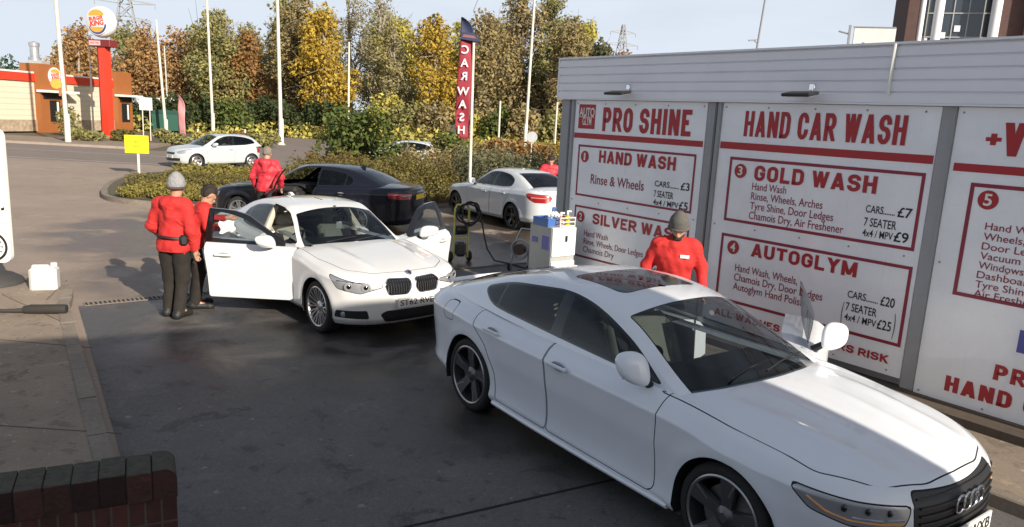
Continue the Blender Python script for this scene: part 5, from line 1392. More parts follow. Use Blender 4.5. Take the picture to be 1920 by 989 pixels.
def crumple(name, loc, size, seed, m, label, cat, res=14, rz=0.0, up=None):
    rn = random.Random(seed); V = []; F = []
    ph = [rn.uniform(0, 6.28) for _ in range(8)]
    for j in range(res):
        for i in range(res):
            u, v = i / (res - 1) - .5, j / (res - 1) - .5
            z = size[2] * (.5 + .25 * math.sin(7 * u + ph[0] + 3 * v) + .2 * math.sin(9 * v + ph[1] - 4 * u) + .12 * math.sin(17 * u + 11 * v + ph[2])) * max(0, 1 - 3.4 * (u * u + v * v)) 
            V.append((size[0] * (u + .06 * math.sin(8 * v + ph[3])), size[1] * (v + .06 * math.sin(9 * u + ph[4])), z + .012))
    for j in range(res - 1):
        for i in range(res - 1): F.append((j * res + i, j * res + i + 1, (j + 1) * res + i + 1, (j + 1) * res + i))
    o = mesh(name, V, F, m, smooth=True, loc=loc, rz=rz); sm = o.modifiers.new('thick', 'SOLIDIFY'); sm.thickness = .008
    return tag(o, label, cat)
M['cloth'] = mat('white_cloth', (.72, .72, .73), .9)
crumple('cloth', (*on_cab(-.12, .12), 1.20), (.34, .26, .20), 4, M['cloth'], 'crumpled white cloth on top of the drawer cabinet by the bottles', 'cloth')
# pressure washer: yellow frame, motor, hose reel and trigger lance
pw = empty('pressure_washer', (-.98, 13.75, 0), R(25), 'yellow framed pressure washer with black hose loops behind the open passenger door', 'pressure washer')
M['yellow'] = mat('pale_yellow_paint', (.50, .48, .12), .5)
b = MB(); b.tube([(-.14, 0, .08), (-.14, 0, 1.0), (-.10, 0, 1.08), (.10, 0, 1.08), (.14, 0, 1.0), (.14, 0, .08)], .022, 8); b.tube([(-.14, 0, .45), (.14, 0, .45)], .018, 8); b.build('frame', M['yellow'], pw)
b = MB(); b.box((0, .03, .24), (.20, .20, .28), bev=.05); b.build('motor_housing', mat('dark_housing', (.05, .05, .05), .5), pw)
b = MB(); b.lathe([(.001, -.1), (.085, -.1), (.09, -.08), (.09, .08), (.085, .1), (.001, .1)], 20, 'X', (0, .03, .60)); b.build('pump', M['black'], pw)
for s in (-1, 1):
    b = MB(); b.lathe([(.001, -.03), (.09, -.03), (.10, -.015), (.10, .015), (.09, .03), (.001, .03)], 24, 'X', (s * .19, .05, .10)); b.build('wheel', M['rubber'], pw)
b = MB()
pts = []
for i in range(90):
    t = i / 89; a = t * 2 * PI * 3.2; rr = .20 + .03 * math.sin(a * 2.3); pts.append((.10 + rr * math.cos(a) + .05 * t, -.06 + .05 * math.sin(a * .7), .92 + rr * math.sin(a)))
pts += [(.40, -.05, .72), (.44, -.06, .5), (.50, -.1, .25), (.62, -.2, .04), (.85, -.5, .02), (1.0, -1.0, .02)]
b.tube(pts, .016, 8); b.build('hose', M['black'], pw)
tl = empty('hose_trolley', (.12, 13.1, 0), R(-20), 'small grey trolley with coiled grey hose standing by the drawer cabinet', 'trolley')
b = MB(); b.tube([(-.16, 0, .03), (-.12, .02, .45), (.0, .05, .78)], .016, 8); b.tube([(.16, 0, .03), (.18, .02, .45), (.22, .05, .78)], .016, 8); b.tube([(.0, .05, .78), (.22, .05, .78)], .016, 8); b.tube([(-.12, .02, .4), (.18, .02, .4)], .014, 8); b.build('frame', M['reflector'], tl)
b = MB(); b.tube([(.03 + .15 * math.cos(a) * (1 + .05 * math.sin(a * 3)), -.05 + .03 * math.sin(a * .31), .42 + .17 * math.sin(a)) for a in np.linspace(0, 2 * PI * 5, 110)], .018, 8); b.build('hose', mat('grey_hose', (.42, .40, .38), .6), tl)
b = MB(); b.lathe([(.001, -.06), (.10, -.06), (.10, .06), (.001, .06)], 20, 'Y', (.03, -.05, .42)); b.build('reel', mat('brown_reel', (.10, .06, .045), .6), tl)
for s in (-1, 1):
    b = MB(); b.lathe([(.001, -.02), (.07, -.02), (.07, .02), (.001, .02)], 18, 'X', (s * .18, .02, .07)); b.build('wheel', M['rubber'], tl)
crumple('cloth', (.72, 12.62, 0.01), (.42, .34, .12), 9, M['cloth'], 'crumpled white cloth on the ground below the price board end', 'cloth')
# ------------------------------------------------------------------ people: one continuous body each, clothes over it
def field(caps, h, pad=.05, k=.035):
    """smooth union of tapered capsules (p, q, rp, rq[, k]) sampled on a grid of spacing h"""
    P = np.array([c[0] for c in caps] + [c[1] for c in caps], float); rm = max(max(c[2], c[3]) for c in caps) + pad
    lo = P.min(0) - rm; n = np.ceil((P.max(0) + rm - lo) / h).astype(int) + 1
    f = np.full(n, .3, np.float32)
    for c in caps:
        p, q, ra, rb = np.array(c[0], float), np.array(c[1], float), c[2], c[3]; kk = c[4] if len(c) > 4 else k
        r = max(ra, rb) + pad + .02
        a = np.clip(np.floor((np.minimum(p, q) - r - lo) / h).astype(int), 0, n - 1); b = np.clip(np.ceil((np.maximum(p, q) + r - lo) / h).astype(int) + 1, 1, n)
        X = np.stack(np.meshgrid(*[lo[i] + h * np.arange(a[i], b[i]) for i in range(3)], indexing='ij'), -1)
        d = q - p; L = float(d @ d) + 1e-12; t = np.clip(((X - p) @ d) / L, 0, 1)
        s = np.linalg.norm(X - p - t[..., None] * d, axis=-1) - (ra + (rb - ra) * t)
        S = f[a[0]:b[0], a[1]:b[1], a[2]:b[2]]
        w = np.maximum(kk - np.abs(S - s), 0) / kk
        f[a[0]:b[0], a[1]:b[1], a[2]:b[2]] = np.minimum(S, s) - w * w * kk * .25
    return f, lo

def surface_nets(f, lo, h):
    n = f.shape; ins = f < 0
    c = [ins[i:n[0] - 1 + i, j:n[1] - 1 + j, k:n[2] - 1 + k] for i in (0, 1) for j in (0, 1) for k in (0, 1)]
    cnt = sum(x.astype(np.int8) for x in c); act = (cnt > 0) & (cnt < 8)
    cells = np.argwhere(act); idx = np.full(act.shape, -1); idx[act] = np.arange(len(cells))
    V = np.zeros((len(cells), 3)); m = np.zeros(len(cells))
    cor = [(i, j, k) for i in (0, 1) for j in (0, 1) for k in (0, 1)]
    fv = {o: f[cells[:, 0] + o[0], cells[:, 1] + o[1], cells[:, 2] + o[2]] for o in cor}
    for a in cor:
        for ax in range(3):
            if a[ax]: continue
            b = list(a); b[ax] = 1; b = tuple(b); fa, fb = fv[a], fv[b]; x = (fa < 0) != (fb < 0)
            t = np.where(x, fa / np.where(x, fa - fb, 1), 0); pt = np.array(a, float)[None] + np.zeros((len(cells), 3)); pt[:, ax] += t
            V += pt * x[:, None]; m += x
    V = (V / m[:, None] + cells) * h + lo
    F = []
    for ax in range(3):
        o1, o2 = [(1, 2), (2, 0), (0, 1)][ax]
        sl = [slice(None)] * 3; s0 = list(sl); s1 = list(sl); s0[ax] = slice(0, n[ax] - 1); s1[ax] = slice(1, n[ax])
        A, B = ins[tuple(s0)], ins[tuple(s1)]; e = np.argwhere(A != B)
        e = e[(e[:, o1] > 0) & (e[:, o2] > 0) & (e[:, o1] < n[o1] - 1) & (e[:, o2] < n[o2] - 1)]
        q = []
        for d1, d2 in ((0, 0), (-1, 0), (-1, -1), (0, -1)):
            k = e.copy(); k[:, o1] += d1; k[:, o2] += d2; q.append(idx[k[:, 0], k[:, 1], k[:, 2]])
        q = np.stack(q, 1); fl = A[e[:, 0], e[:, 1], e[:, 2]]
        q[fl] = q[fl][:, ::-1] if False else q[fl]; q[~fl] = q[~fl][:, ::-1]
        F.append(q)
    F = np.concatenate(F); F = F[(F >= 0).all(1)]
    return V, F

def skin_obj(name, caps, h, m, parent, keep=None, wrinkle=None, k=.035):
    f, lo = field(caps, h, k=k); V, F = surface_nets(f, lo, h)
    for _ in range(2):                       # light relaxing
        acc = np.zeros_like(V); n = np.zeros(len(V))
        for a, b in ((0, 1), (1, 2), (2, 3), (3, 0)):
            np.add.at(acc, F[:, a], V[F[:, b]]); np.add.at(n, F[:, a], 1); np.add.at(acc, F[:, b], V[F[:, a]]); np.add.at(n, F[:, b], 1)
        V = V * .5 + acc / np.maximum(n, 1)[:, None] * .5
    if wrinkle: V = V + wrinkle(V)
    if keep is not None:
        ok = keep(V); F = F[ok[F].all(1)]
        used = np.unique(F); mp = np.full(len(V), -1); mp[used] = np.arange(len(used)); V = V[used]; F = mp[F]
    return mesh(name, V, F.tolist(), m, smooth=True, parent=parent)

M['skin'] = mat('skin', (.42, .24, .16), .55, var=.25, scale=9, tint=(.36, .18, .12))
M['skin2'] = mat('skin_tan', (.44, .25, .165), .55, var=.25, scale=9, tint=(.28, .14, .09))
M['jacket'] = mat('red_fleece', (.50, .022, .020), .85, var=.2, scale=5, tint=(.42, .016, .016), bump=.25, bscale=60)
M['jacket2'] = mat('red_rain_jacket', (.55, .028, .045), .6, var=.3, scale=7, tint=(.42, .016, .03))
def folds(m, sc, st):
    n, l = m.node_tree.nodes, m.node_tree.links; b = n['Principled BSDF']; tc = n.new('ShaderNodeTexCoord'); mp = n.new('ShaderNodeMapping'); mp.inputs['Scale'].default_value = (1, 1, 1.5); mp.inputs['Rotation'].default_value = (.4, .5, 0)
    q = n.new('ShaderNodeTexNoise'); q.inputs['Scale'].default_value = sc; q.inputs['Detail'].default_value = 3; q.inputs['Distortion'].default_value = 1.6; q.noise_type = 'RIDGED_MULTIFRACTAL'
    bp = n.new('ShaderNodeBump'); bp.inputs['Strength'].default_value = st; bp.inputs['Distance'].default_value = .03
    l.new(tc.outputs['Object'], mp.inputs['Vector']); l.new(mp.outputs['Vector'], q.inputs['Vector']); l.new(q.outputs['Fac'], bp.inputs['Height']); l.new(bp.outputs['Normal'], b.inputs['Normal'])
folds(M['jacket'], 5.5, .55); folds(M['jacket2'], 4.5, .6)
M['trousers'] = mat('dark_trousers', (.014, .0115, .0095), .9, var=.5, scale=10, tint=(.026, .020, .015))
M['shoe'] = mat('black_shoe', (.012, .012, .012), .6)
M['hairdark'] = mat('dark_hair', (.018, .012, .010), .8, var=.5, scale=40)
M['hairgrey'] = mat('grey_blond_hair', (.20, .17, .13), .85, var=.5, scale=40)
M['wool_grey'] = mat('pale_grey_wool', (.34, .34, .35), .95, bump=.9, bscale=70, var=.8, scale=45, tint=(.16, .16, .165))
M['wool_dark'] = mat('dark_grey_wool', (.085, .08, .075), .95, bump=.5, bscale=90, var=.5, scale=70, tint=(.14, .135, .125))
M['wool_band'] = mat('dark_wool_band', (.07, .055, .05), .95)
M['eye'] = mat('eye', (.02, .015, .012), .2)
M['beard'] = mat('beard', (.03, .02, .016), .9)

def lerp(a, b, t): return tuple(np.array(a) * (1 - t) + np.array(b) * t)
def person(loc, yaw, label, J, skin='skin', jacket='jacket', hat=None, hair=None, hood=True, full=True, h=.012, logo=False, bag=False, beard=False, size=1.0):
    """local frame: the figure faces -Y, +X is its left hand. J overrides joints"""
    j = dict(hipL=(.095, 0, .92), hipR=(-.095, 0, .92), kneeL=(.11, -.02, .50), kneeR=(-.11, -.02, .50), ankL=(.115, .02, .09), ankR=(-.115, .02, .09), toeL=(.14, -.17, .035), toeR=(-.14, -.17, .035),
             pel=(0, 0, .95), waist=(0, .0, 1.10), chest=(0, .0, 1.28), shL=(.185, .0, 1.43), shR=(-.185, .0, 1.43), elL=(.25, .03, 1.14), elR=(-.25, .03, 1.14), wrL=(.25, -.05, .90), wrR=(-.25, -.05, .90),
             neck=(0, .005, 1.50), head=(0, -.02, 1.64), face=(0, -1, -.1))
    j.update(J)
    root = empty('person', (loc[0], loc[1], loc[2] if len(loc) > 2 else 0), yaw, label, 'person'); root.scale = (size, size, size)
    A = {k: np.array(v, float) for k, v in j.items()}
    fd = A['face'] / np.linalg.norm(A['face']); hc = A['head']; up = np.array((0, 0, 1.)); up = up - fd * (up @ fd); up /= np.linalg.norm(up); rt = np.cross(fd, up)
    H = lambda f, u, r: tuple(hc + fd * f + up * u + rt * r)
    sx = np.array((1, 0, 0))
    sw = (A['shL'] - A['shR']) / np.linalg.norm(A['shL'] - A['shR']); ch = A['chest']
    torso = [(A['pel'] + sx * .07, A['pel'] - sx * .07, .125, .125), (A['waist'] + sw * .06, A['waist'] - sw * .06, .115, .115), (A['pel'], ch, .13, .13), (ch + sw * .075, ch - sw * .075, .125, .125), (A['shL'] - sw * .05, A['shR'] + sw * .05, .082, .082), (ch, (A['shL'] + A['shR']) / 2, .12, .09)]
    arms = []
    for s in 'LR': arms += [(A['sh' + s], A['el' + s], .062, .047), (A['el' + s], A['wr' + s], .045, .031)]
    legs = []
    for s in 'LR': legs += [(A['hip' + s], A['knee' + s], .098, .062), (A['knee' + s], A['ank' + s], .06, .042)]
    hands = []
    for s in 'LR':
        w = A['wr' + s]; d = w - A['el' + s]; d /= np.linalg.norm(d); hd = np.array(j.get('hand' + s, d), float); hd /= np.linalg.norm(hd)
        side = np.cross(hd, (1, 0, 0) if abs(hd[0]) < .8 else (0, 0, 1)); side /= np.linalg.norm(side); pn = np.cross(hd, side)
        c = w + hd * .05; hands += [(w, c, .029, .032, .02), (c + side * .022, c + side * .026 + hd * .035, .021, .018, .012), (c - side * .022, c - side * .026 + hd * .035, .021, .018, .012)]
        inward = -pn if (s == 'L') else pn
        for q, (o, ln) in enumerate(((-.036, .058), (-.012, .072), (.012, .076), (.036, .066))):
            b0 = c + side * o + hd * .042; b1 = b0 + hd * ln * .55 + inward * .008; b2 = b1 + hd * ln * .4 + inward * .022
            hands += [(b0, b1, .0105, .0095, .006), (b1, b2, .0095, .008, .006)]
        t0 = c + side * .03; t1 = t0 + side * .03 + hd * .03; hands += [(t0, t1, .014, .011, .008), (t1, t1 + hd * .03 + inward * .008, .011, .009, .006)]
    feet = []
    for s in 'LR': feet += [(A['ank' + s], A['toe' + s], .042, .034), (A['ank' + s], A['ank' + s] + np.array((0, .05, -.04)), .042, .038)]
    headc = [(A['neck'] - up * .04, H(-.01, -.06, 0), .058, .055), (H(-.018, .035, 0), H(-.018, .05, 0), .092, .088, .03), (H(.02, -.06, 0), H(.035, -.075, 0), .062, .05, .04), (H(.07, -.01, 0), H(.092, -.035, 0), .014, .016, .015),
             (H(.068, .012, .03), H(.068, .012, -.03), .016, .016, .02), (H(.078, -.066, .018), H(.078, -.066, -.018), .010, .010, .008), (H(.075, -.078, .015), H(.075, -.078, -.015), .011, .011, .008)]
    for s in (-1, 1): headc += [(H(-.012, .005, s * .086), H(-.02, -.03, s * .084), .014, .011, .01)]
    hh = h if full else h
    body = headc + torso + arms + hands + (legs + feet)
    skin_obj('body', body, .0095, M[skin], root)
    # jacket
    g = .019
    jk = [(c[0], c[1], c[2] + g, c[3] + g) for c in torso] + [(c[0], c[1], c[2] + .014, c[3] + .018) for c in arms]
    jk += [(A['pel'] + sx * .06 - (0, 0, .08), A['pel'] - sx * .06 - (0, 0, .08), .142, .142)]
    nb = A['neck'] - (0, 0, .045); jk += [(nb + (.05, .02, 0), nb + (-.05, .02, 0), .05, .05), (nb + (.04, -.05, -.02), nb + (-.04, -.05, -.02), .035, .035)]
    if hood: jk += [(nb + (.095, .03, .0), nb + (.055, .12, .0), .048, .058), (nb + (-.095, .03, .0), nb + (-.055, .12, .0), .048, .058), (nb + (.055, .12, .0), nb + (-.055, .12, .0), .06, .06), (nb + (.0, .11, -.02), nb + (0, .15, -.15), .075, .05)]
    rs = random.Random(int(loc[0] * 100)); ph = [rs.uniform(0, 6.28) for _ in range(6)]
    def wr(V):
        a = .0028 * np.sin(V[:, 2] * 46 + V[:, 0] * 14 + ph[0] + 2.2 * np.sin(V[:, 1] * 11 + ph[3])) + .0026 * np.sin(V[:, 2] * 27 - V[:, 0] * 33 + ph[1]) + .003 * np.sin(V[:, 0] * 58 + V[:, 2] * 21 + ph[2])
        d = V.copy(); d[:, 2] = 0; d /= np.linalg.norm(d, axis=1, keepdims=True) + 1e-6
        return d * a[:, None]
    hem = float(A['pel'][2]) - .10
    wl_, wr_ = A['wrL'], A['wrR']; dl = (wl_ - A['elL']) / np.linalg.norm(wl_ - A['elL']); dr = (wr_ - A['elR']) / np.linalg.norm(wr_ - A['elR'])
    def keep(V):
        nearl = np.linalg.norm(V - wl_, axis=1) < .12; nearr = np.linalg.norm(V - wr_, axis=1) < .12
        arm = (np.linalg.norm(V - wl_, axis=1) < np.linalg.norm(wl_ - A['elL']) * 1.02) & (np.abs((V - A['pel'])[:, 0]) > .17) | (np.linalg.norm(V - wr_, axis=1) < np.linalg.norm(wr_ - A['elR']) * 1.02) & (np.abs((V - A['pel'])[:, 0]) > .17)
        ok = (V[:, 2] > hem) | arm
        ok &= ~(nearl & (((V - wl_) @ dl) > .012)); ok &= ~(nearr & (((V - wr_) @ dr) > .012))
        nk = np.array(A['neck']); ok &= ~((np.linalg.norm((V - nk)[:, :2], axis=1) < .062) & (V[:, 2] > nk[2] - .01))
        return ok
    jo = skin_obj('jacket', jk, .0125, M[jacket], root, keep, wr, k=.05)
    if logo:
        y_ = float(ch[1]) - .165
        b = MB(); b.box((.085, y_, 1.33), (.10, .008, .038), bev=.003); b.build('logo_patch', M['platew'], jo)
    if bag:
        b = MB(); ringp = [(.205 * math.cos(a), .185 * math.sin(a) + float(A['waist'][1]), 1.03 + .02 * math.sin(a + 1)) for a in np.linspace(0, 2 * PI, 33)]
        b.tube(ringp, .018, 6, False); b.box((-.19, .09, 1.01), (.10, .09, .13), rz=.6, bev=.025); b.build('belt_bag', M['shoe'], root)
    if full:
        tr = [(c[0], c[1], c[2] + .018, c[3] + .028) for c in legs] + [(A['pel'] + sx * .07, A['pel'] - sx * .07, .135, .135)]
        zt = float(A['pel'][2]) + .04
        skin_obj('trousers', tr, .0125, M['trousers'], root, lambda V: (V[:, 2] < zt) & (V[:, 2] > .045), lambda V: wr(V) * .8)
        for s in 'LR':
            sh = [(A['ank' + s] - (0, -.03, .035), A['toe' + s] + (0, .02, .005), .05, .044), (A['toe' + s], A['toe' + s] + (0, -.02, 0), .045, .038), (A['ank' + s] + (0, .03, -.04), A['ank' + s] + (0, .055, -.04), .048, .048), (A['ank' + s] + (0, .02, -.02), A['ank' + s] + (0, .01, .02), .056, .054)]
            skin_obj('shoe', sh, .010, M['shoe'], root, None, None)
    if hat:
        cap = [(H(-.02, .04, 0), H(-.025, .085, 0), .104, .094), (H(-.022, .0, 0), H(-.03, .05, 0), .094, .098), (H(-.035, .10, 0), H(-.045, .145, 0), .08, .05)]
        pl = lambda V: ((V - hc) @ up) > (-.010 + .03 * ((V - hc) @ fd) / .1)
        ho = skin_obj('beanie', cap, .009, M[hat], root, pl, None)
        band = []
        for a in np.linspace(0, 2 * PI, 25)[:-1]:
            p = H(-.020 + 0.103 * math.cos(a), 0.002 + .030 * math.cos(a), 0.103 * math.sin(a)); a2 = a + 2 * PI / 24; q = H(-.020 + 0.103 * math.cos(a2), 0.002 + .030 * math.cos(a2), 0.103 * math.sin(a2)); band.append((p, q, .016, .016, .01))
        skin_obj('beanie_band', band, .008, M['wool_band'] if hat == 'wool_grey' else M[hat], ho)
    if hair:
        cap = [(H(-.022, .045, 0), H(-.024, .058, 0), .099, .097), (H(-.042, .0, 0), H(-.042, .02, 0), .078, .083)]
        pl = lambda V: (((V - hc) @ up) > .045 + .0 * V[:, 0]) | ((((V - hc) @ fd) < -.025 + .5 * ((V - hc) @ up)) & (((V - hc) @ up) > -.05))
        rnh = lambda V: .004 * np.sin(V * 170)
        skin_obj('hair', cap, .009, M[hair], root, pl, rnh)
    for s in (-1, 1):
        b = MB(); V, F = superell(1, 1, .011, .011, .009, 12, 8); c = np.array(H(.066, -.004, s * .032)); b.add([tuple(c + np.array(v)) for v in V], F, True); b.build('eye', M['eye'], root)
    if beard:
        skin_obj('beard', [(H(.03, -.055, .05), H(.07, -.085, .02), .022, .02), (H(.03, -.055, -.05), H(.07, -.085, -.02), .022, .02), (H(.07, -.085, .02), H(.07, -.085, -.02), .02, .02)], .008, M['beard'], root)
    return root

# figure with the pale beanie, back to the viewer, standing behind the driver's door
person((-4.25, 9.14), R(172), 'person in red hooded jacket and pale grey beanie, back turned, wearing a black belt bag', dict(
    elL=(.285, .02, 1.15), wrL=(.22, -.16, .97), elR=(-.27, .06, 1.13), wrR=(-.27, -.02, .88), kneeL=(.10, -.05, .50), ankL=(.09, .02, .09), toeL=(.12, -.17, .035), kneeR=(-.09, -.02, .5), ankR=(-.10, .10, .09), toeR=(-.12, -.09, .035),
    waist=(-.01, -.01, 1.10), chest=(-.01, -.03, 1.28), neck=(-.02, -.03, 1.50), head=(-.03, -.05, 1.64), face=(.25, -1, -.25)), hat='wool_grey', bag=True, skin='skin', size=1.0)
# companion wiping the glass of the open door
person((-4.20, 9.62), R(116), 'person in red jacket with short dark hair bending to wipe the open door glass', dict(
    pel=(0, .04, .93), waist=(0, .01, 1.07), chest=(0, -.08, 1.22), shL=(.18, -.12, 1.345), shR=(-.18, -.12, 1.345), neck=(0, -.145, 1.41), head=(0, -.20, 1.525), face=(.12, -1, -.62),
    elL=(.30, -.20, 1.17), wrL=(.16, -.42, 1.20), handL=(-.1, -1, .12), elR=(-.27, -.16, 1.14), wrR=(-.18, -.36, 1.12), kneeR=(-.10, -.04, .49), kneeL=(.11, -.04, .49), hipL=(.095, .04, .90), hipR=(-.095, .04, .90)), hair='hairdark', hood=False, skin='skin2', size=.98)
# by the dark saloon
person((-5.42, 16.12), R(186), 'person in bright red jacket with hood down and greying hair, standing at the dark saloon', dict(
    elL=(.30, .0, 1.15), wrL=(.27, -.12, .94), elR=(-.30, .0, 1.15), wrR=(-.27, -.12, .94), head=(0, -.06, 1.63), face=(0, -1, -.35)), hair='hairgrey', jacket='jacket2', size=1.03)
# behind the fastback, in front of the price boards
person((1.80, 8.10, .0), R(-8), 'person in red hooded jacket with dark grey beanie looking down beside the price boards', dict(
    pel=(0, .06, .95), chest=(0, -.04, 1.27), shL=(.20, -.05, 1.42), shR=(-.20, -.05, 1.42), neck=(0, -.08, 1.50), head=(.0, -.13, 1.625), face=(-.12, -1, -.6), elL=(.30, .0, 1.18), wrL=(.31, -.14, .97), elR=(-.30, -.01, 1.18), wrR=(-.33, -.14, .98)), hat='wool_dark', logo=True, beard=True, skin='skin2', size=1.0)
# beyond the silver saloon
person((.92, 21.3), R(10), 'person in red jacket stooping beyond the silver white saloon by the hedge', dict(
    chest=(0, -.05, 1.25), neck=(0, -.10, 1.47), head=(0, -.15, 1.59), face=(-.2, -1, -.5), shL=(.19, -.07, 1.39), shR=(-.19, -.07, 1.39), elL=(.33, -.12, 1.18), wrL=(.2, -.32, 1.1), elR=(-.33, -.12, 1.18), wrR=(-.2, -.32, 1.1)), hair='hairdark', jacket='jacket2', skin='skin', size=1.0)
crumple('cloth', (-3.66, 9.36, 1.15), (.20, .16, .10), 21, M['cloth'], 'white cloth in the hand wiping the open door glass', 'cloth').rotation_euler = (R(70), R(0), R(35))
# ------------------------------------------------------------------ leaves, trees, bushes, hedges
def leaf_mat(name, cols, trans=.35):
    """leaf colours vary leaf by leaf between the given hues"""
    m, n, l, b = _new(name); out = n['Material Output']
    g = n.new('ShaderNodeNewGeometry'); cr = n.new('ShaderNodeValToRGB'); cr.color_ramp.interpolation = 'LINEAR'
    while len(cr.color_ramp.elements) > 1: cr.color_ramp.elements.remove(cr.color_ramp.elements[0])
    cr.color_ramp.elements[0].position = 0; cr.color_ramp.elements[0].color = (*cols[0], 1)
    for i, c in enumerate(cols[1:]): e = cr.color_ramp.elements.new((i + 1) / (len(cols) - 1)); e.color = (*c, 1)
    l.new(g.outputs['Random Per Island'], cr.inputs['Fac']); l.new(cr.outputs['Color'], b.inputs['Base Color']); b.inputs['Roughness'].default_value = .7
    b.inputs['Specular IOR Level'].default_value = .25
    t = n.new('ShaderNodeBsdfTranslucent'); l.new(cr.outputs['Color'], t.inputs['Color']); mx = n.new('ShaderNodeMixShader'); mx.inputs[0].default_value = trans
    l.new(b.outputs[0], mx.inputs[1]); l.new(t.outputs[0], mx.inputs[2]); l.new(mx.outputs[0], out.inputs['Surface']); return m
LM = {
 'orange': leaf_mat('russet_leaves', [(0.325, 0.167, 0.073), (0.488, 0.285, 0.109), (0.260, 0.184, 0.098), (0.552, 0.335, 0.122)]),
 'rust': leaf_mat('rust_leaves', [(.30, .155, .06), (.36, .20, .07), (.24, .15, .06)]),
 'olive': leaf_mat('olive_leaves', [(0.207, 0.211, 0.080), (0.345, 0.312, 0.120), (0.155, 0.172, 0.080), (0.448, 0.382, 0.134)]),
 'brown': leaf_mat('brown_olive_leaves', [(0.259, 0.211, 0.108), (0.378, 0.301, 0.134), (0.190, 0.172, 0.108), (0.448, 0.322, 0.120)]),
 'yellow': leaf_mat('golden_leaves', [(.50, .34, .05), (.56, .40, .06), (.40, .28, .06), (.34, .26, .06)]),
 'yellowolive': leaf_mat('yellow_olive_leaves', [(0.413, 0.350, 0.108), (0.585, 0.493, 0.108), (0.293, 0.281, 0.108), (0.600, 0.582, 0.108)]),
 'pale': leaf_mat('pale_olive_leaves', [(0.286, 0.260, 0.130), (0.390, 0.338, 0.169), (0.221, 0.195, 0.098)]),
 'dark': leaf_mat('dark_olive_leaves', [(0.121, 0.131, 0.075), (0.190, 0.181, 0.095), (0.086, 0.112, 0.068)]),
 'green': leaf_mat('mid_green_leaves', [(.09, .13, .035), (.14, .18, .045), (.07, .10, .03), (.20, .20, .055)]),
 'deepgreen': leaf_mat('deep_green_leaves', [(0.046, 0.072, 0.029), (0.078, 0.098, 0.036), (0.036, 0.055, 0.026)]),
 'conifer': leaf_mat('conifer_needles', [(0.036, 0.072, 0.036), (0.058, 0.098, 0.044), (0.029, 0.055, 0.031)], .15),
 'hedge': leaf_mat('olive_hedge_leaves', [(.155, .14, .042), (.22, .19, .055), (.115, .10, .036), (.20, .15, .055)]),
 'hedgegold': leaf_mat('golden_hedge_leaves', [(.30, .255, .06), (.21, .19, .055), (.35, .285, .07), (.16, .14, .05)]),
 'hedgered': leaf_mat('red_brown_hedge_leaves', [(.25, .11, .05), (.18, .10, .045), (.28, .15, .05)]),
}
M['bark'] = mat('brown_bark', (.10, .075, .055), .95, var=.5, scale=4)
M['birch'] = mat('pale_bark', (.36, .32, .27), .9, var=.6, scale=5, tint=(.16, .13, .10))

def leaf_cloud(rng, blobs, n, size, flat=.35, shell=.55, asp=.62):
    """n leaf clumps spread through ellipsoid blobs (c, r); returns vertices, faces"""
    w = np.array([b[1][0] * b[1][1] * b[1][2] for b in blobs])**.75; k = rng.choice(len(blobs), n, p=w / w.sum())
    C = np.array([b[0] for b in blobs])[k]; Rr = np.array([b[1] for b in blobs])[k]
    d = rng.normal(size=(n, 3)); d /= np.linalg.norm(d, axis=1, keepdims=True)
    rad = shell + (1 - shell) * rng.random(n)**.6; rad = np.where(rng.random(n) < .22, rng.random(n)**.5, rad) * (1 + .10 * rng.normal(size=n))
    P = C + d * Rr * rad[:, None]
    nrm = d * .55 + rng.normal(size=(n, 3)) * .6 + np.array((0, 0, flat)); nrm /= np.linalg.norm(nrm, axis=1, keepdims=True)
    a = np.cross(nrm, rng.normal(size=(n, 3))); a /= np.linalg.norm(a, axis=1, keepdims=True); b = np.cross(nrm, a)
    s = size * (.55 + .9 * rng.random(n))[:, None]
    q = np.stack([P - a * s, P + b * s * asp * .8 + nrm * s * .12, P + a * s, P - b * s * asp - nrm * s * .1], 1)
    return q.reshape(-1, 3), np.arange(4 * n).reshape(-1, 4)

def fast_mesh(name, V, F):
    me = bpy.data.meshes.new(name); me.vertices.add(len(V)); me.vertices.foreach_set('co', np.asarray(V, np.float32).ravel())
    F = np.asarray(F); me.loops.add(F.size); me.loops.foreach_set('vertex_index', F.ravel().astype(np.int32)); me.polygons.add(len(F))
    me.polygons.foreach_set('loop_start', np.arange(0, F.size, F.shape[1], dtype=np.int32)); me.polygons.foreach_set('loop_total', np.full(len(F), F.shape[1], np.int32))
    me.update(calc_edges=True); return me

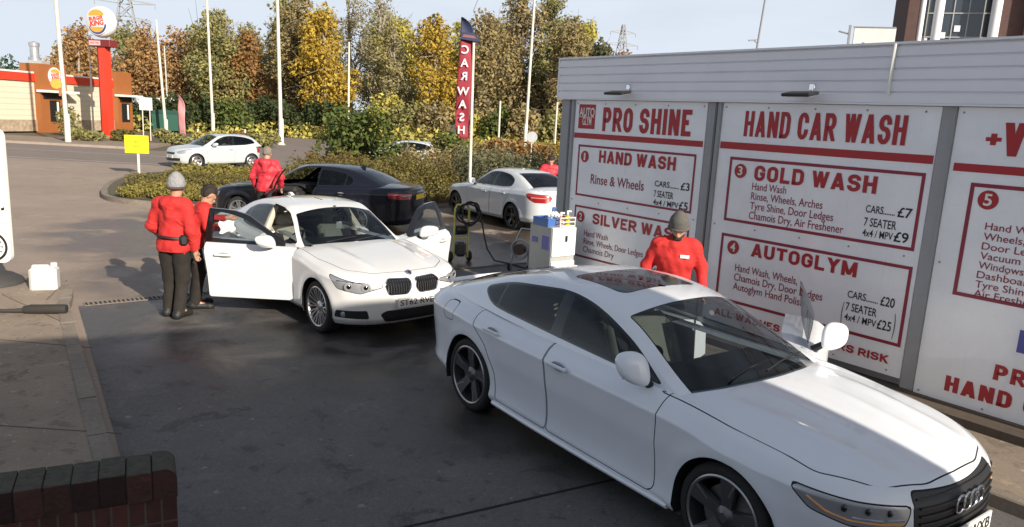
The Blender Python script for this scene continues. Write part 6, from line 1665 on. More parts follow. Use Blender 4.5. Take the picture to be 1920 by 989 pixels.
def tree_form(seed, H, W, n, size, kind='round', low=.12):
    """a tree of height H and crown width W: crown mesh and trunk mesh builder"""
    rng = np.random.default_rng(seed); blobs = []; limbs = []
    nb = {'round': 16, 'tall': 20, 'conifer': 14, 'sparse': 20}[kind]
    for i in range(nb):
        t = (i + .5) / nb; z = H * (low + (1 - low) * t)
        prof = {'round': math.sin(PI * min(.98, .10 + .88 * t))**.7, 'tall': math.sin(PI * (.16 + .80 * t))**.8, 'sparse': math.sin(PI * (.16 + .78 * t))**.8, 'conifer': (1.04 - t)}[kind]
        for q in range(2 if kind != 'conifer' else 3):
            an = rng.uniform(0, 2 * PI); rr = W / 2 * prof * rng.uniform(.25, .85); r = W * (.11 + .13 * prof) * rng.uniform(.75, 1.25) * (.72 if kind == 'sparse' else 1)
            c = np.array((rr * math.cos(an), rr * math.sin(an), z + rng.uniform(-.04, .04) * H)); blobs.append((c, np.array((r, r, r * rng.uniform(.75, 1.15)))))
            limbs.append((c, r))
    V, F = leaf_cloud(rng, blobs, n, size)
    if kind in ('tall', 'round'):
        # loose outer sprigs break up the outline
        k = rng.choice(len(blobs), 900); d = rng.normal(size=(900, 3)); d /= np.linalg.norm(d, axis=1, keepdims=True)
        sp_ = [(blobs[i][0] + d[q] * blobs[i][1] * rng.uniform(1.0, 1.45), np.full(3, .16)) for q, i in enumerate(k[:70])]
        V2, F2 = leaf_cloud(rng, sp_, 900, size * .9); F = np.concatenate([F, F2 + len(V)]); V = np.concatenate([V, V2])
    return fast_mesh('crown', V, F), limbs, rng

def trunk_build(limbs, H, r0, m, parent, rng, top=.86):
    b = MB(); lean = rng.uniform(-.03, .03, 2) * H
    pts = [(lean[0] * (t**1.4), lean[1] * t, H * top * t) for t in np.linspace(0, 1, 7)]
    b.tube(pts, [r0 * (1.15 - .95 * t) for t in np.linspace(0, 1, 7)], 7)
    for c, r in limbs[::2]:
        z0 = max(.15 * H, c[2] - .18 * H - .3 * np.hypot(c[0], c[1])); t = min(1, z0 / (H * top)); s = np.array((lean[0] * t**1.4, lean[1] * t, z0)); mid = s * .5 + c * .5 + rng.normal(size=3) * .15
        b.tube([s, mid, c], [r0 * .38, r0 * .25, r0 * .10], 5)
        for q in range(2): b.tube([mid, mid * .4 + c * .6 + rng.normal(size=3) * r * .8, c + rng.normal(size=3) * r * 1.1], [r0 * .16, r0 * .10, r0 * .04], 4)
    return b.build('trunk', m, parent)

_forms = {}
def tree(x, y, H, W, kind, leaf, label, seed, group, bark='bark', n=5200, size=.26, low=.10):
    root = empty('tree', (x, y, 0), (seed * 1.7) % 6.28, label, 'tree', group)
    me, limbs, rng = tree_form(seed, H, W, n, size, kind, low)
    o = link('crown', me, root); me.materials.append(LM[leaf]); trunk_build(limbs, H, .018 * H + .04, M[bark], root, rng, .9 if kind != 'sparse' else .97)
    return root

kn = {'orange': 'russet brown', 'rust': 'rust coloured', 'olive': 'olive green', 'brown': 'brown olive', 'yellow': 'bright golden yellow', 'yellowolive': 'yellowish olive', 'pale': 'pale thin leaved', 'dark': 'dark olive'}
TREES = [  # x, y, height, width, shape, leaf, bark, where
 (-50.5, 88, 8.6, 6.5, 'round', 'orange', 'bark', 'leftmost in the autumn row, above the restaurant entrance tower'),
 (-45.6, 78, 9.4, 6.0, 'round', 'orange', 'birch', 'behind the restaurant roof, between its two entrance towers'),
 (-45.4, 88, 10.6, 7.2, 'round', 'olive', 'bark', 'rising behind the round burger sign'),
 (-39.6, 80, 9.9, 6.0, 'round', 'orange', 'bark', 'just right of the red sign column'),
 (-36.6, 82, 9.6, 6.6, 'tall', 'orange', 'birch', 'behind the pair of thin lamp poles'),
 (-33.5, 86, 12.8, 5.0, 'sparse', 'pale', 'birch', 'tall and nearly bare behind the lamp poles'),
 (-31.4, 78, 11.2, 6.2, 'tall', 'olive', 'bark', 'just right of the pole above the small white hatchback'),
 (-28.8, 80, 10.0, 5.6, 'round', 'rust', 'bark', 'low and russet, above the small white hatchback'),
 (-27.4, 88, 14.2, 5.6, 'tall', 'olive', 'bark', 'tall, behind the white pole near the red rain jacket'),
 (-23.4, 80, 13.4, 6.6, 'tall', 'brown', 'bark', 'tall with dull leaves right of the white pole'),
 (-19.8, 76, 12.0, 6.2, 'round', 'yellow', 'birch', 'golden, left of the thin grey pole'),
 (-20.6, 92, 17.6, 6.6, 'sparse', 'pale', 'birch', 'tallest pale crown reaching the top of the picture'),
 (-16.2, 86, 16.8, 6.8, 'sparse', 'pale', 'birch', 'tall pale crown right of the thin grey pole'),
 (-12.8, 76, 11.2, 5.0, 'sparse', 'pale', 'birch', 'pale stems showing left of the golden tree at the flag'),
 (-13.6, 84, 12.6, 5.6, 'round', 'yellowolive', 'bark', 'yellowish, behind the pale stems'),
 (-8.4, 74, 11.4, 5.8, 'round', 'yellow', 'birch', 'brightest golden crown, just left of the car wash flag'),
 (-6.6, 86, 12.6, 6.2, 'round', 'yellowolive', 'bark', 'partly hidden behind the car wash flag'),
 (-3.2, 74, 12.4, 6.4, 'tall', 'brown', 'bark', 'right of the car wash flag'),
 (-.2, 78, 15.2, 6.6, 'tall', 'brown', 'bark', 'tall, left of the tallest white pole'),
 (2.9, 80, 15.4, 6.8, 'tall', 'olive', 'bark', 'tall, right of the tallest white pole'),
 (4.4, 72, 11.4, 6.0, 'tall', 'brown', 'bark', 'lower, behind the end of the grey cabin'),
 (6.0, 77, 12.6, 4.8, 'round', 'yellowolive', 'bark', 'with a light top above the corner of the grey cabin'),
 (7.6, 74, 10.4, 4.8, 'round', 'dark', 'bark', 'dark crown against the sky above the grey cabin'),
 (11.6, 90, 10.6, 6.2, 'round', 'rust', 'bark', 'rust crown behind the grey cabin roof'),
 (-56.0, 96, 9.0, 7.0, 'round', 'yellowolive', 'bark', 'at the far left behind the flue'),
 (-41.5, 98, 11.6, 7.0, 'tall', 'yellowolive', 'bark', 'in the back row behind the red sign column'),
 (-35.6, 99, 12.4, 7.4, 'tall', 'olive', 'bark', 'in the back row behind the thin lamp poles'),
 (-30.6, 98, 13.4, 7.4, 'tall', 'brown', 'bark', 'in the back row above the white hatchback'),
 (-25.2, 97, 14.6, 7.4, 'tall', 'yellowolive', 'bark', 'in the back row behind the thickest pole'),
 (-18.0, 99, 14.8, 7.4, 'tall', 'olive', 'bark', 'in the back row between the golden and pale trees'),
 (-10.8, 97, 13.0, 7.0, 'tall', 'yellowolive', 'bark', 'in the back row left of the car wash flag'),
 (-3.4, 97, 14.6, 7.4, 'tall', 'olive', 'bark', 'in the back row right of the car wash flag'),
 (15.0, 92, 9.6, 5.8, 'round', 'rust', 'bark', 'last low rust crown at the right end of the row')]
for i, (x, y, H, W, sh_, lf, bk, wh) in enumerate(TREES):
    tree(x, y, H, W, sh_, lf, kn[lf] + ' tree ' + wh, 11 + i, 'autumn trees beyond the road', bk, n=5200 if sh_ == 'sparse' else int(8800 * max(.7, H / 12)), size=.135 if sh_ == 'sparse' else .165, low=.10)

# far conifer wood on the left, one mass
rng = np.random.default_rng(5); bl = []
for i in range(60):
    x = -86 + i * .85 + rng.uniform(-.4, .4); y = 118 + rng.uniform(-5, 5); h_ = rng.uniform(6.0, 8.6)
    for q in range(4): bl.append((np.array((x, y, h_ * (.3 + .2 * q))), np.array((1.5 - .25 * q, 1.5, 1.3))))
V, F = leaf_cloud(rng, bl, 12000, .30); me = fast_mesh('conifer_wood', V, F); me.materials.append(LM['conifer']); o = link('conifer_wood', me); tag(o, 'distant dark green conifer wood beyond the restaurant roof', 'wood', kind='stuff')
# ground cover of fallen leaves and scrub at the foot of the trees, one mass
bl = [(np.array((x, y, .5)), np.array((1.8, 1.6, rng.uniform(.5, 1.3)))) for x in np.arange(-38, 22, 1.6) for y in (64.5, 68.5)]
bl = [q for q in bl if not (-32 < q[0][0] < -12 and q[0][1] < 66)]
V, F = leaf_cloud(rng, bl, 9000, .20); me = fast_mesh('undergrowth', V, F); me.materials.append(LM['yellowolive']); o = link('undergrowth', me); tag(o, 'low tangled yellow olive undergrowth at the foot of the trees', 'undergrowth', kind='stuff')

def bush(x, y, rx, ry, h, leaf, label, seed, group=None, n=1800, size=.15, name='bush', cat='bush', rz=0.0, nb=9, stems=True):
    rng = np.random.default_rng(seed); root = empty(name, (x, y, 0), rz, label, cat, group); bl = []
    for i in range(nb):
        a = rng.uniform(0, 6.28); q = rng.uniform(0, .68); r = rng.uniform(.36, .55)
        bl.append((np.array((rx * q * math.cos(a), ry * q * math.sin(a), h * rng.uniform(.30, .72))), np.array((rx * r, ry * r, h * rng.uniform(.26, .36)))))
    V, F = leaf_cloud(rng, bl, n, size); me = fast_mesh('foliage', V, F); me.materials.append(LM[leaf]); link('foliage', me, root)
    b = MB()
    for c, r in bl: b.tube([(c[0] * .2, c[1] * .2, 0), (c[0] * .7, c[1] * .7, c[2] * .6), tuple(c)], [.035, .025, .012], 5)
    b.build('stems', M['bark'], root); return root
# dark bushes along the far verge
names_ = ['under the russet trees left of the thin lamp poles', 'just right of the pink flag', 'between the pink flag and the pole', 'behind the pole above the white hatchback', 'right of the pole above the white hatchback', 'above the roof of the white hatchback', 'left of the thick white pole', 'right behind the thick white pole', 'at the right end of the dark verge row']
for i in range(9):
    bush(-35.0 + i * 2.25, 66.5 + (i % 2) * 1.2 + i * .4, 1.75, 1.5, 3.3 + .5 * ((i * 7) % 3) * .5, 'deepgreen' if i not in (4,) else 'green', 'dense dark green bush ' + names_[i], 60 + i, 'dark bushes along the far verge', n=1900, size=.17)
names_ = ['right of the thick white pole', 'below the golden tree', 'behind the green island bush', 'below the pale stems', 'left of the car wash flag', 'right of the car wash flag', 'left of the tallest white pole', 'right of the tallest white pole', 'at the end of the grey cabin']
for i in range(9):
    bush(-15.0 + i * 2.6, 66 + (i * 5 % 3) * 1.1, 2.0, 1.6, [2.6, 4.4, 3.9, 4.2, 3.6, 3.8, 4.4, 4.0, 3.6][i], ['green', 'yellowolive', 'olive', 'brown', 'yellowolive', 'green', 'brown', 'olive', 'brown'][i], ['leafy green', 'yellowish', 'olive', 'brown leaved', 'pale yellowish', 'mid green', 'brownish', 'dull olive', 'dry brown'][i] + ' shrub ' + names_[i], 80 + i, 'shrubs below the autumn trees', n=2100, size=.17)
for i, (x, c, wh) in enumerate(((-3.6, 'rust', 'left of the flag pole'), (-1.3, 'orange', 'right of the flag pole'), (1.0, 'rust', 'left of the round road sign'), (3.3, 'yellow', 'right of the round road sign'))):
    bush(x, 44 + .3 * i, 1.35, .9, 1.55, c, ('low orange brown hedge shrub ' if c != 'yellow' else 'low golden hedge shrub ') + wh, 100 + i, 'low autumn shrubs across the road', n=1500, size=.13)
# planting on the verge by the burger sign
for i, (x, y, lf, wh) in enumerate(((-25.9, 44.6, 'olive', 'at the foot of the near white pole'), (-24.2, 46.5, 'hedge', 'left of the white two legged sign'), (-22.0, 47.5, 'olive', 'below the white two legged sign'), (-20.2, 49.5, 'yellowolive', 'below the pink flag'), (-18.6, 50.5, 'rust', 'reddish, right of the pink flag'), (-17.0, 49.6, 'olive', 'above the bonnet of the white hatchback'))):
    bush(x, y, 1.3, .9, .95, lf, 'low scrubby verge plant ' + wh, 120 + i, 'scrubby plants on the verge', n=1000, size=.13, nb=7)
bush(-30.4, 50.6, .9, .8, 2.2, 'olive', 'small thin shrub against the cream restaurant wall', 130, n=420, size=.13, nb=8)

# hedges and bushes on the island
def hedge(path, w, h, leaf, label, seed, n, size=.055, z0=.10):
    rng = np.random.default_rng(seed); c0 = np.mean(np.array(path), 0); root = empty('hedge', (c0[0], c0[1], 0), 0, label, 'hedge', 'hedges on the kerbed island'); bl = []
    P = [np.array(p, float) - c0 for p in path]
    for a, b_ in zip(P[:-1], P[1:]):
        L = np.linalg.norm(b_ - a); k = max(2, int(L / .38)); t_ = (b_ - a) / L; nn = np.array((-t_[1], t_[0]))
        for i in range(k):
            for o_ in np.arange(-w / 2 + .2, w / 2 - .15, .36):
                e = 1 - .22 * abs(o_ / (w / 2))**3; p = a + (b_ - a) * ((i + rng.uniform(.1, .9)) / k) + nn * (o_ + rng.uniform(-.1, .1)); hh = h * e * rng.uniform(.72, 1.16)
                bl.append((np.array((p[0], p[1], z0 + hh * .52)), np.array((.33, .33, hh * .50))))
    V, F = leaf_cloud(rng, bl, n, size, .3, .62, .5); me = fast_mesh('foliage', V, F); me.materials.append(LM[leaf]); link('foliage', me, root)
    b = MB()
    for c, r in bl[::2]: b.tube([(c[0], c[1], z0), (c[0] + .05, c[1], c[2]), (c[0] - .05, c[1] + .08, c[2] + r[2] * .6)], [.02, .014, .006], 4)
    b.build('stems', M['bark'], root); return root
hedge([(-10.3, 20.5), (-9.6, 20.1), (-8.6, 20.2), (-7.2, 20.4)], 1.6, .36, 'hedgegold', 'low golden yellow hedge at the rounded left end of the island', 201, 13000, .042)
hedge([(-11.0, 22.9), (-9.8, 22.2), (-8.2, 22.2), (-7.0, 22.2)], 2.2, .50, 'hedge', 'olive gold hedge behind the golden front hedge on the island', 202, 16000, .045)
hedge([(-11.3, 26.0), (-9.4, 25.2), (-8.0, 25.2)], 2.4, .52, 'hedgegold', 'yellow green hedge below the white hatchback on the road', 203, 12000, .05)
hedge([(-7.2, 26.0), (-5.4, 26.2)], 1.8, 1.0, 'hedgered', 'red brown hedge behind the person at the dark saloon', 204, 5000, .07)
hedge([(-6.4, 21.6), (-4.6, 21.3), (-3.2, 22.3), (-2.5, 23.4)], 2.0, 1.36, 'hedge', 'tall trimmed olive hedge behind the tail of the dark saloon', 205, 26000, .042)
hedge([(-2.0, 24.6), (-.2, 25.4), (1.8, 26.6), (3.4, 27.4)], 2.2, 1.62, 'dark', 'tall darker hedge behind the silver white saloon', 206, 20000, .05)
hedge([(-4.2, 26.0), (-2.4, 27.2), (-.4, 28.0)], 1.8, 1.5, 'brown', 'brownish hedge in the middle behind the flag pole', 207, 8000, .065)
bush(-6.1, 27.6, 1.55, 1.4, 3.0, 'green', 'tall bright green bush on the island behind the dark saloon', 210, n=3600, size=.095, nb=16)
bush(-4.9, 28.6, 1.2, 1.1, 1.45, 'deepgreen', 'dark green bush right of the tall green bush on the island', 211, n=2600, size=.09, nb=10)
bush(-2.6, 29.4, 1.25, 1.0, 2.3, 'green', 'yellow green bush left of the flag pole on the island', 212, n=2600, size=.09, nb=10)
bush(2.55, 23.4, .65, .65, 3.4, 'deepgreen', 'dark upright evergreen at the far corner of the grey cabin', 213, n=2600, size=.08, nb=12)

# ------------------------------------------------------------------ poles, flags and signs
M['polewhite'] = mat('pale_pole', (.60, .58, .50), .5, var=.3, scale=2)
def pole(x, y, h, r0, r1, label, lamp=False, collar=True, rz=0.0, nm='flagpole', cat='pole', lean=0.0):
    root = empty(nm, (x, y, 0), rz, label, cat, 'tall pale poles beyond the road'); b = MB(); b.tube([(0, 0, 0), (lean * .15, 0, h * .15), (lean, 0, h)], [r0, r0 * .92, r1], 10); b.build('shaft', M['polewhite'], root)
    if collar: b = MB(); b.lathe([(r0 * 1.9, 0), (r0 * 1.9, .06), (r0 * 1.25, .12), (r0 * 1.2, h * .12), (r0, h * .125)], 12); b.build('base_sleeve', M['polewhite'], root)
    if lamp: b = MB(); b.box((.25, 0, h), (.7, .22, .10), bev=.03); b.build('lamp_head', M['polewhite'], root)
    return root
pole(-25.63, 42.55, 13.5, .13, .08, 'pale pole standing in front of the burger restaurant', lean=-.35)
pole(-24.6, 60.4, 15.5, .12, .07, 'pale pole rising beyond the roof of the white hatchback', lean=-.35)
pole(-17.15, 54.2, 15, .15, .09, 'thickest pale pole, above the person by the dark saloon', lean=-.3)
pole(.55, 62, 19, .13, .08, 'tallest pale pole, nearest to the grey cabin', lean=.2)
pole(-29.9, 63.6, 9.2, .13, .08, 'shorter pale pole with visible top just left of the pink flag', lean=-.5)
pole(-32.6, 70, 7.6, .10, .06, 'shortest thin pole close behind the one left of the pink flag', lean=-.2)
pole(-14.3, 63, 8.2, .10, .08, 'thin greyish pole in front of the golden tree', collar=False)
pole(-31.2, 55, 6.3, .07, .05, 'thin lamp pole beside the restaurant entrance tower', True, collar=False)
for (x, y, h, lb) in ((-1.6, 60, 4.0, 'short white post under the brown trees, left of the tallest pole'), (3.0, 62, 4.2, 'first thin white post right of the tallest pole'), (4.6, 62, 4.2, 'second thin white post right of the tallest pole')):
    r_ = empty('post', (x, y, 0), 0, lb, 'post', 'thin white posts under the trees'); b = MB(); b.tube([(0, 0, 0), (0, 0, h)], .075, 8); b.build('shaft', M['polewhite'], r_); b = MB(); b.lathe([(.09, 0), (.09, .04), (.001, .07)], 10, c=(0, 0, h)); b.build('cap', M['polewhite'], r_)
for (x, y, h, lb) in ((-23.4, 54.7, .8, 'small white marker post by the side road, nearer one'), (-20.6, 56.5, .9, 'small white marker post behind the white hatchback roof')):
    r_ = empty('marker_post', (x, y, 0), 0, lb, 'post', 'marker posts by the side road'); b = MB(); b.tube([(0, 0, 0), (0, 0, h)], .07, 8); b.build('shaft', M['polewhite'], r_); b = MB(); b.tube([(0, 0, h * .55), (0, 0, h * .7)], .076, 8); b.build('band', M['ink'], r_)
# car wash feather flag, seen from behind so that its lettering reads mirrored
ff = empty('feather_flag', (-1.40, 22.5, .1), R(4), 'tall red feather flag with mirrored car wash lettering and dark blue tip', 'flag')
b = MB(); b.tube([(0, 0, 0), (-.03, 0, 2.2), (-.06, 0, 4.75)], [.05, .045, .04], 10); b.build('flagpole', M['polewhite'], ff)
M['flagred'] = mat('red_flag_cloth', (.27, .022, .040), .75, var=.4, scale=3, tint=(.17, .012, .025)); M['flagnavy'] = mat('navy_flag_cloth', (.020, .028, .075), .7)
def cloth_strip(zs, xl, xr, yo=0.0):
    V = []; F = []
    for i, z in enumerate(zs):
        for j in range(9):
            u = j / 8; V.append((xl[i] + (xr[i] - xl[i]) * u, yo + .035 * math.sin(z * 2.6 + u * 2.2) + .02 * math.sin(z * 5 + 3 * u), z))
    for i in range(len(zs) - 1):
        for j in range(8): F.append((i * 9 + j, i * 9 + j + 1, (i + 1) * 9 + j + 1, (i + 1) * 9 + j))
    return V, F
zs = np.linspace(1.95, 4.82, 24); xl = [-.50 - .06 * math.sin((z - 1.9) * .9) + (.16 * max(0, 2.3 - z) / .35) + .035 * (z - 2) for z in zs]; xr = [-.075 - .005 * z for z in zs]
V, F = cloth_strip(zs, xl, xr); o = mesh('banner', V, F, M['flagred'], smooth=True, parent=ff); o.modifiers.new('thick', 'SOLIDIFY').thickness = .006
zs2 = np.linspace(4.85, 5.42, 10); xl2 = [-.46 + .01 * (z - 4.8) for z in zs2]; xr2 = [-.06 - .36 * ((z - 4.85) / .57)**3.2 for z in zs2]
V, F = cloth_strip(zs2, xl2, xr2); o = mesh('tip', V, F, M['flagnavy'], smooth=True, parent=ff); o.modifiers.new('thick', 'SOLIDIFY').thickness = .006
b = MB(); b.prism([(-.46, 4.80), (.14, 4.74), (.12, 4.82), (-.04, 4.98), (-.42, 5.0)], -.10, .10, 'XZ'); b.build('printed_car_flap', M['flagnavy'], ff)
b = MB(); b.prism([(-.40, 4.86), (.02, 4.83), (-.06, 4.91), (-.36, 4.93)], -.106, -.101, 'XZ'); b.build('printed_car_window', mat('grey_red_print', (.20, .08, .08), .5), ff)
V = []; F = []
for k, ch_ in enumerate('CARWASH'):
    z = 4.40 - k * .375 - (.06 if k > 2 else 0); v, f = text_mesh(ch_, .225, .022, 1.0, 0, 'C'); o_ = len(V)
    cxk = -.30 - .004 * k; V += [(-p[0] + cxk, -.075 , p[2] + z) for p in v]; F += [tuple(i + o_ for i in q) for q in f]
    for yb_ in (0,): pass
mesh('lettering', V, F, mat('pale_print', (.62, .55, .58), .6), parent=ff)
# pink feather flag
pf = empty('feather_flag', (-25.0, 55.2, 0), R(-20), 'small faded pink feather flag on the far verge', 'flag')
zs = np.linspace(.25, 3.2, 18); xl = [-.02 for z in zs]; xr = [.55 - .50 * max(0, (z - 2.5) / .7)**2 + .08 * (3.2 - z) * .3 for z in zs]; V, F = cloth_strip(zs, xl, xr); o = mesh('banner', V, F, mat('pink_cloth', (.62, .26, .28), .8, var=.4, scale=3, tint=(.7, .45, .45)), smooth=True, parent=pf); o.modifiers.new('thick', 'SOLIDIFY').thickness = .006
b = MB(); b.tube([(-.03, 0, 0), (-.03, 0, 2.4), (.0, 0, 3.1), (.12, 0, 3.24)], .022, 6); b.build('flagpole', M['black'], pf)
# yellow notice
ys = empty('notice_sign', (-13.63, 26.7, 0), R(12), 'bright yellow square notice on a white post at the left of the island', 'sign')
b = MB(); b.box((0, 0, 1.11), (.80, .03, .64), bev=.01); b.build('panel', mat('bright_yellow', (.80, .66, .01), .5), ys); b = MB(); b.box((.03, .05, .55), (.075, .06, 1.1)); b.build('post', M['polewhite'], ys)
V = []; F = []
for t_, z, w_ in (('No', 1.16, .15), ('Exit', 1.00, .22)): v, f = text_fit(t_, -w_ / 2 - .02, w_ / 2 - .02, .10, .01); o_ = len(V); V += [(p[0], -.019, p[2] + z) for p in v]; F += [tuple(i + o_ for i in q) for q in f]
mesh('lettering', V, F, mat('dull_print', (.09, .075, .01), .6), parent=ys)
# white two-legged sign
ws_ = empty('notice_sign', (-24.9, 50.2, 0), R(18), 'white square notice on two grey legs beyond the road', 'sign')
b = MB(); b.box((0, 0, 2.42), (.78, .04, .82), bev=.01); b.build('panel', M['canwhite'], ws_); b = MB(); b.box((0, -.023, 2.5), (.5, .004, .34)); b.build('print', mat('pale_grey_print', (.52, .54, .60), .6), ws_)
for s in (-1, 1): b = MB(); b.tube([(s * .22, .03, 0), (s * .22, .03, 2.4)], .035, 8); b.build('leg', M['polewhite'], ws_)
# round road sign beyond the hedge
rs_ = empty('road_sign', (.75, 42.6, 0), R(2), 'small round grey backed road sign near the tallest pole', 'sign')
b = MB(); b.lathe([(.001, -.012), (.30, -.012), (.31, 0), (.30, .012), (.001, .012)], 28, 'Y', (0, 0, 1.75)); b.build('disc', mat('sign_grey', (.42, .44, .46), .5, var=.4, scale=8), rs_); b = MB(); b.tube([(0, .03, 0), (0, .03, 1.9)], .03, 8); b.build('post', M['polewhite'], rs_)

# ------------------------------------------------------------------ burger restaurant, its round sign, vehicles round it
M['cream_wall'] = mat('cream_render', (.62, .54, .42), .85, var=.3, scale=1.2, tint=(.55, .47, .36)); M['redband'] = mat('red_fascia', (.55, .045, .02), .5); M['timber'] = mat('orange_brown_cladding', (.30, .105, .03), .6, var=.35, scale=2, tint=(.24, .08, .025))
M['stonebase'] = mat('stone_base', (.42, .33, .24), .95, var=.9, scale=3.5, tint=(.22, .16, .11), bump=.6, bscale=6)
bk = empty('burger_restaurant', (-34.75, 50.4, 0), 1.43, 'low cream restaurant with red roof band and orange brown entrance towers', 'building')
b = MB(); b.box((-1.5, 4.5, 2.2), (26, 9, 3.4)); b.build('wall', M['cream_wall'], bk)
b = MB(); b.box((-1.5, 4.48, .5), (26.1, 9.1, .8)); b.build('stone_plinth', M['stonebase'], bk)
b = MB(); b.box((-1.5, 4.48, 3.82), (26.2, 9.2, .56)); b.build('roof_band', M['redband'], bk); b = MB(); b.box((-1.5, 4.5, 4.15), (26.1, 9.1, .12)); b.build('roof', M['platew'], bk)
b = MB(); 
for z in np.arange(1.2, 3.5, .38): b.box((-1.5, -.004, z), (26, .012, .02))
b.build('wall_grooves', mat('groove', (.42, .36, .27), .9), bk)
for (s0, s1, sgn) in ((3.0, 5.6, True), (11.2, 13.0, False)):
    b = MB(); b.box(((s0 + s1) / 2, .3, 2.4), (s1 - s0, 1.5, 4.8)); tw = b.build('entrance_tower', M['timber'], bk)
    b = MB(); b.box(((s0 + s1) / 2 + .1, -.75, 2.92), (s1 - s0 + .5, .9, .16)); b.build('canopy', M['platew'], tw); b = MB(); b.box(((s0 + s1) / 2, -.5, 2.62), (s1 - s0 - .5, .12, .4)); b.build('painted_canopy_shadow', M['black'], tw)  # black board added under each canopy stands in for its shade
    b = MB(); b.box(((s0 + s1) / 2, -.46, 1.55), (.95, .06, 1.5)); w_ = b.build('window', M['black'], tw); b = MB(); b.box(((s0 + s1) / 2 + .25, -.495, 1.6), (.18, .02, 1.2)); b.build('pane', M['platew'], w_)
def burger_roundel(parent, c, rad, y):
    """round badge on the XZ plane facing -Y: bun halves, blue swoosh and red lettering"""
    b = MB(); b.lathe([(.001, -.03), (rad * .96, -.03), (rad, .0), (rad, .04), (.001, .04)], 40, 'Y', (c[0], y, c[1])); d_ = b.build('sign_face', M['canwhite'], parent)
    def patch(name, pts, m, dy): V = [(c[0] + p[0] * rad, y + dy, c[1] + p[1] * rad) for p in pts]; mesh(name, V, [tuple(range(len(V)))], m, parent=d_)
    top = [(-.60, .38)] + [(.10 + .74 * math.cos(t) * .95 - .12, .40 + .44 * math.sin(t)) for t in np.linspace(PI * .98, .02, 16)]; patch('bun', top, M['bun'], -.036)
    bot = [(-.48, -.42)] + [(-.02 + .60 * math.cos(t), -.40 - .40 * math.sin(t)) for t in np.linspace(PI * .98, .02, 14)]; patch('bun', bot, M['bun'], -.036)
    sw = [(-.62 + .0, -.30)] + [(.04 + .80 * math.cos(t), -.22 + .72 * math.sin(t)) for t in np.linspace(PI * 1.12, PI * 1.99, 18)] + [(.04 + .64 * math.cos(t), -.16 + .62 * math.sin(t)) for t in np.linspace(PI * 1.99, PI * 1.12, 18)]; patch('swoosh', sw, M['swoosh'], -.034)
    V = []; F = []
    for t_, x0, x1, z, h_ in (('BURGER', -.68, .60, .10, .24), ('KING', -.60, .62, -.30, .34)):
        v, f = text_fit(t_, x0 * rad, x1 * rad, h_ * rad, .05); o_ = len(V); V += [(c[0] + p[0], y - .04, c[1] + z * rad + p[2] + .10 * p[0]) for p in v]; F += [tuple(i + o_ for i in q) for q in f]
    mesh('lettering', V, F, M['redband'], parent=d_); return d_
M['bun'] = mat('bun_orange', (.72, .33, .05), .5); M['swoosh'] = mat('swoosh_blue', (.03, .06, .22), .5)
burger_roundel(bk, (4.45, 4.0), .62, -.50)
bks = empty('burger_sign', (-28.55, 52.0, 0), R(-14), 'round burger sign on a tall red column beyond the road', 'sign')
M['signred'] = mat('bright_red_metal', (.62, .045, .02), .4); M['signdark'] = mat('dark_red_metal', (.16, .02, .018), .45)
b = MB(); b.box((.10, 0, 3.05), (.55, .50, 6.1)); b.mi = 1; b.box((-.245, .03, 3.05), (.14, .46, 6.1)); b.build('column', [M['signred'], M['signdark']], bks)
b = MB(); b.box((.02, 0, 6.28), (1.72, .75, .46), bev=.02); hd = b.build('header_box', M['signdark'], bks); b = MB(); b.box((-.32, -.378, 6.28), (.92, .01, .30)); b.build('header_panel', mat('pink_panel', (.70, .45, .45), .4), hd); V, F = text_fit('DRIVE THRU', -.70, .06, .13, .02); mesh('lettering', [(p[0], -.386, p[2] + 6.22) for p in V], F, M['redband'], parent=hd)
b = MB(); b.lathe([(.001, -.40), (.70, -.39), (.90, -.34), (1.0, -.22), (1.03, 0), (1.0, .24), (.90, .38), (.70, .44), (.001, .46)], 44, 'Y', (0, 0, 7.68)); b.build('sign_drum', M['canwhite'], bks)
burger_roundel(bks, (0, 7.69), .90, -.40)
# roof flue and roof boxes
fl = empty('roof_flue', (-36.2, 56.6, 4.2), 0, 'shiny metal flue on the restaurant roof', 'flue'); b = MB(); b.lathe([(.42, 0), (.42, 1.0), (.30, 1.15), (.30, 1.9), (.36, 1.95), (.36, 2.2), (.001, 2.3)], 18); b.build('duct', M['reflector'], fl); b = MB(); b.box((.5, -.4, .45), (1.1, 1.0, .9)); b.build('fan_box', M['cabgrey'], fl)
# amber street box on the near pole
ab = empty('street_notice', (-25.95, 42.3, 3.0), R(25), 'small orange notice fixed to the near white pole', 'sign'); b = MB(); b.lathe([(.001, -.03), (.28, -.03), (.30, 0), (.28, .03), (.001, .03)], 8, 'Y', (0, 0, .3)); b.build('panel', mat('amber_panel', (.70, .30, .03), .5, var=.4, scale=9), ab); b = MB(); b.box((.15, .06, .0), (.12, .05, .7)); b.build('bracket', M['timber'], ab)

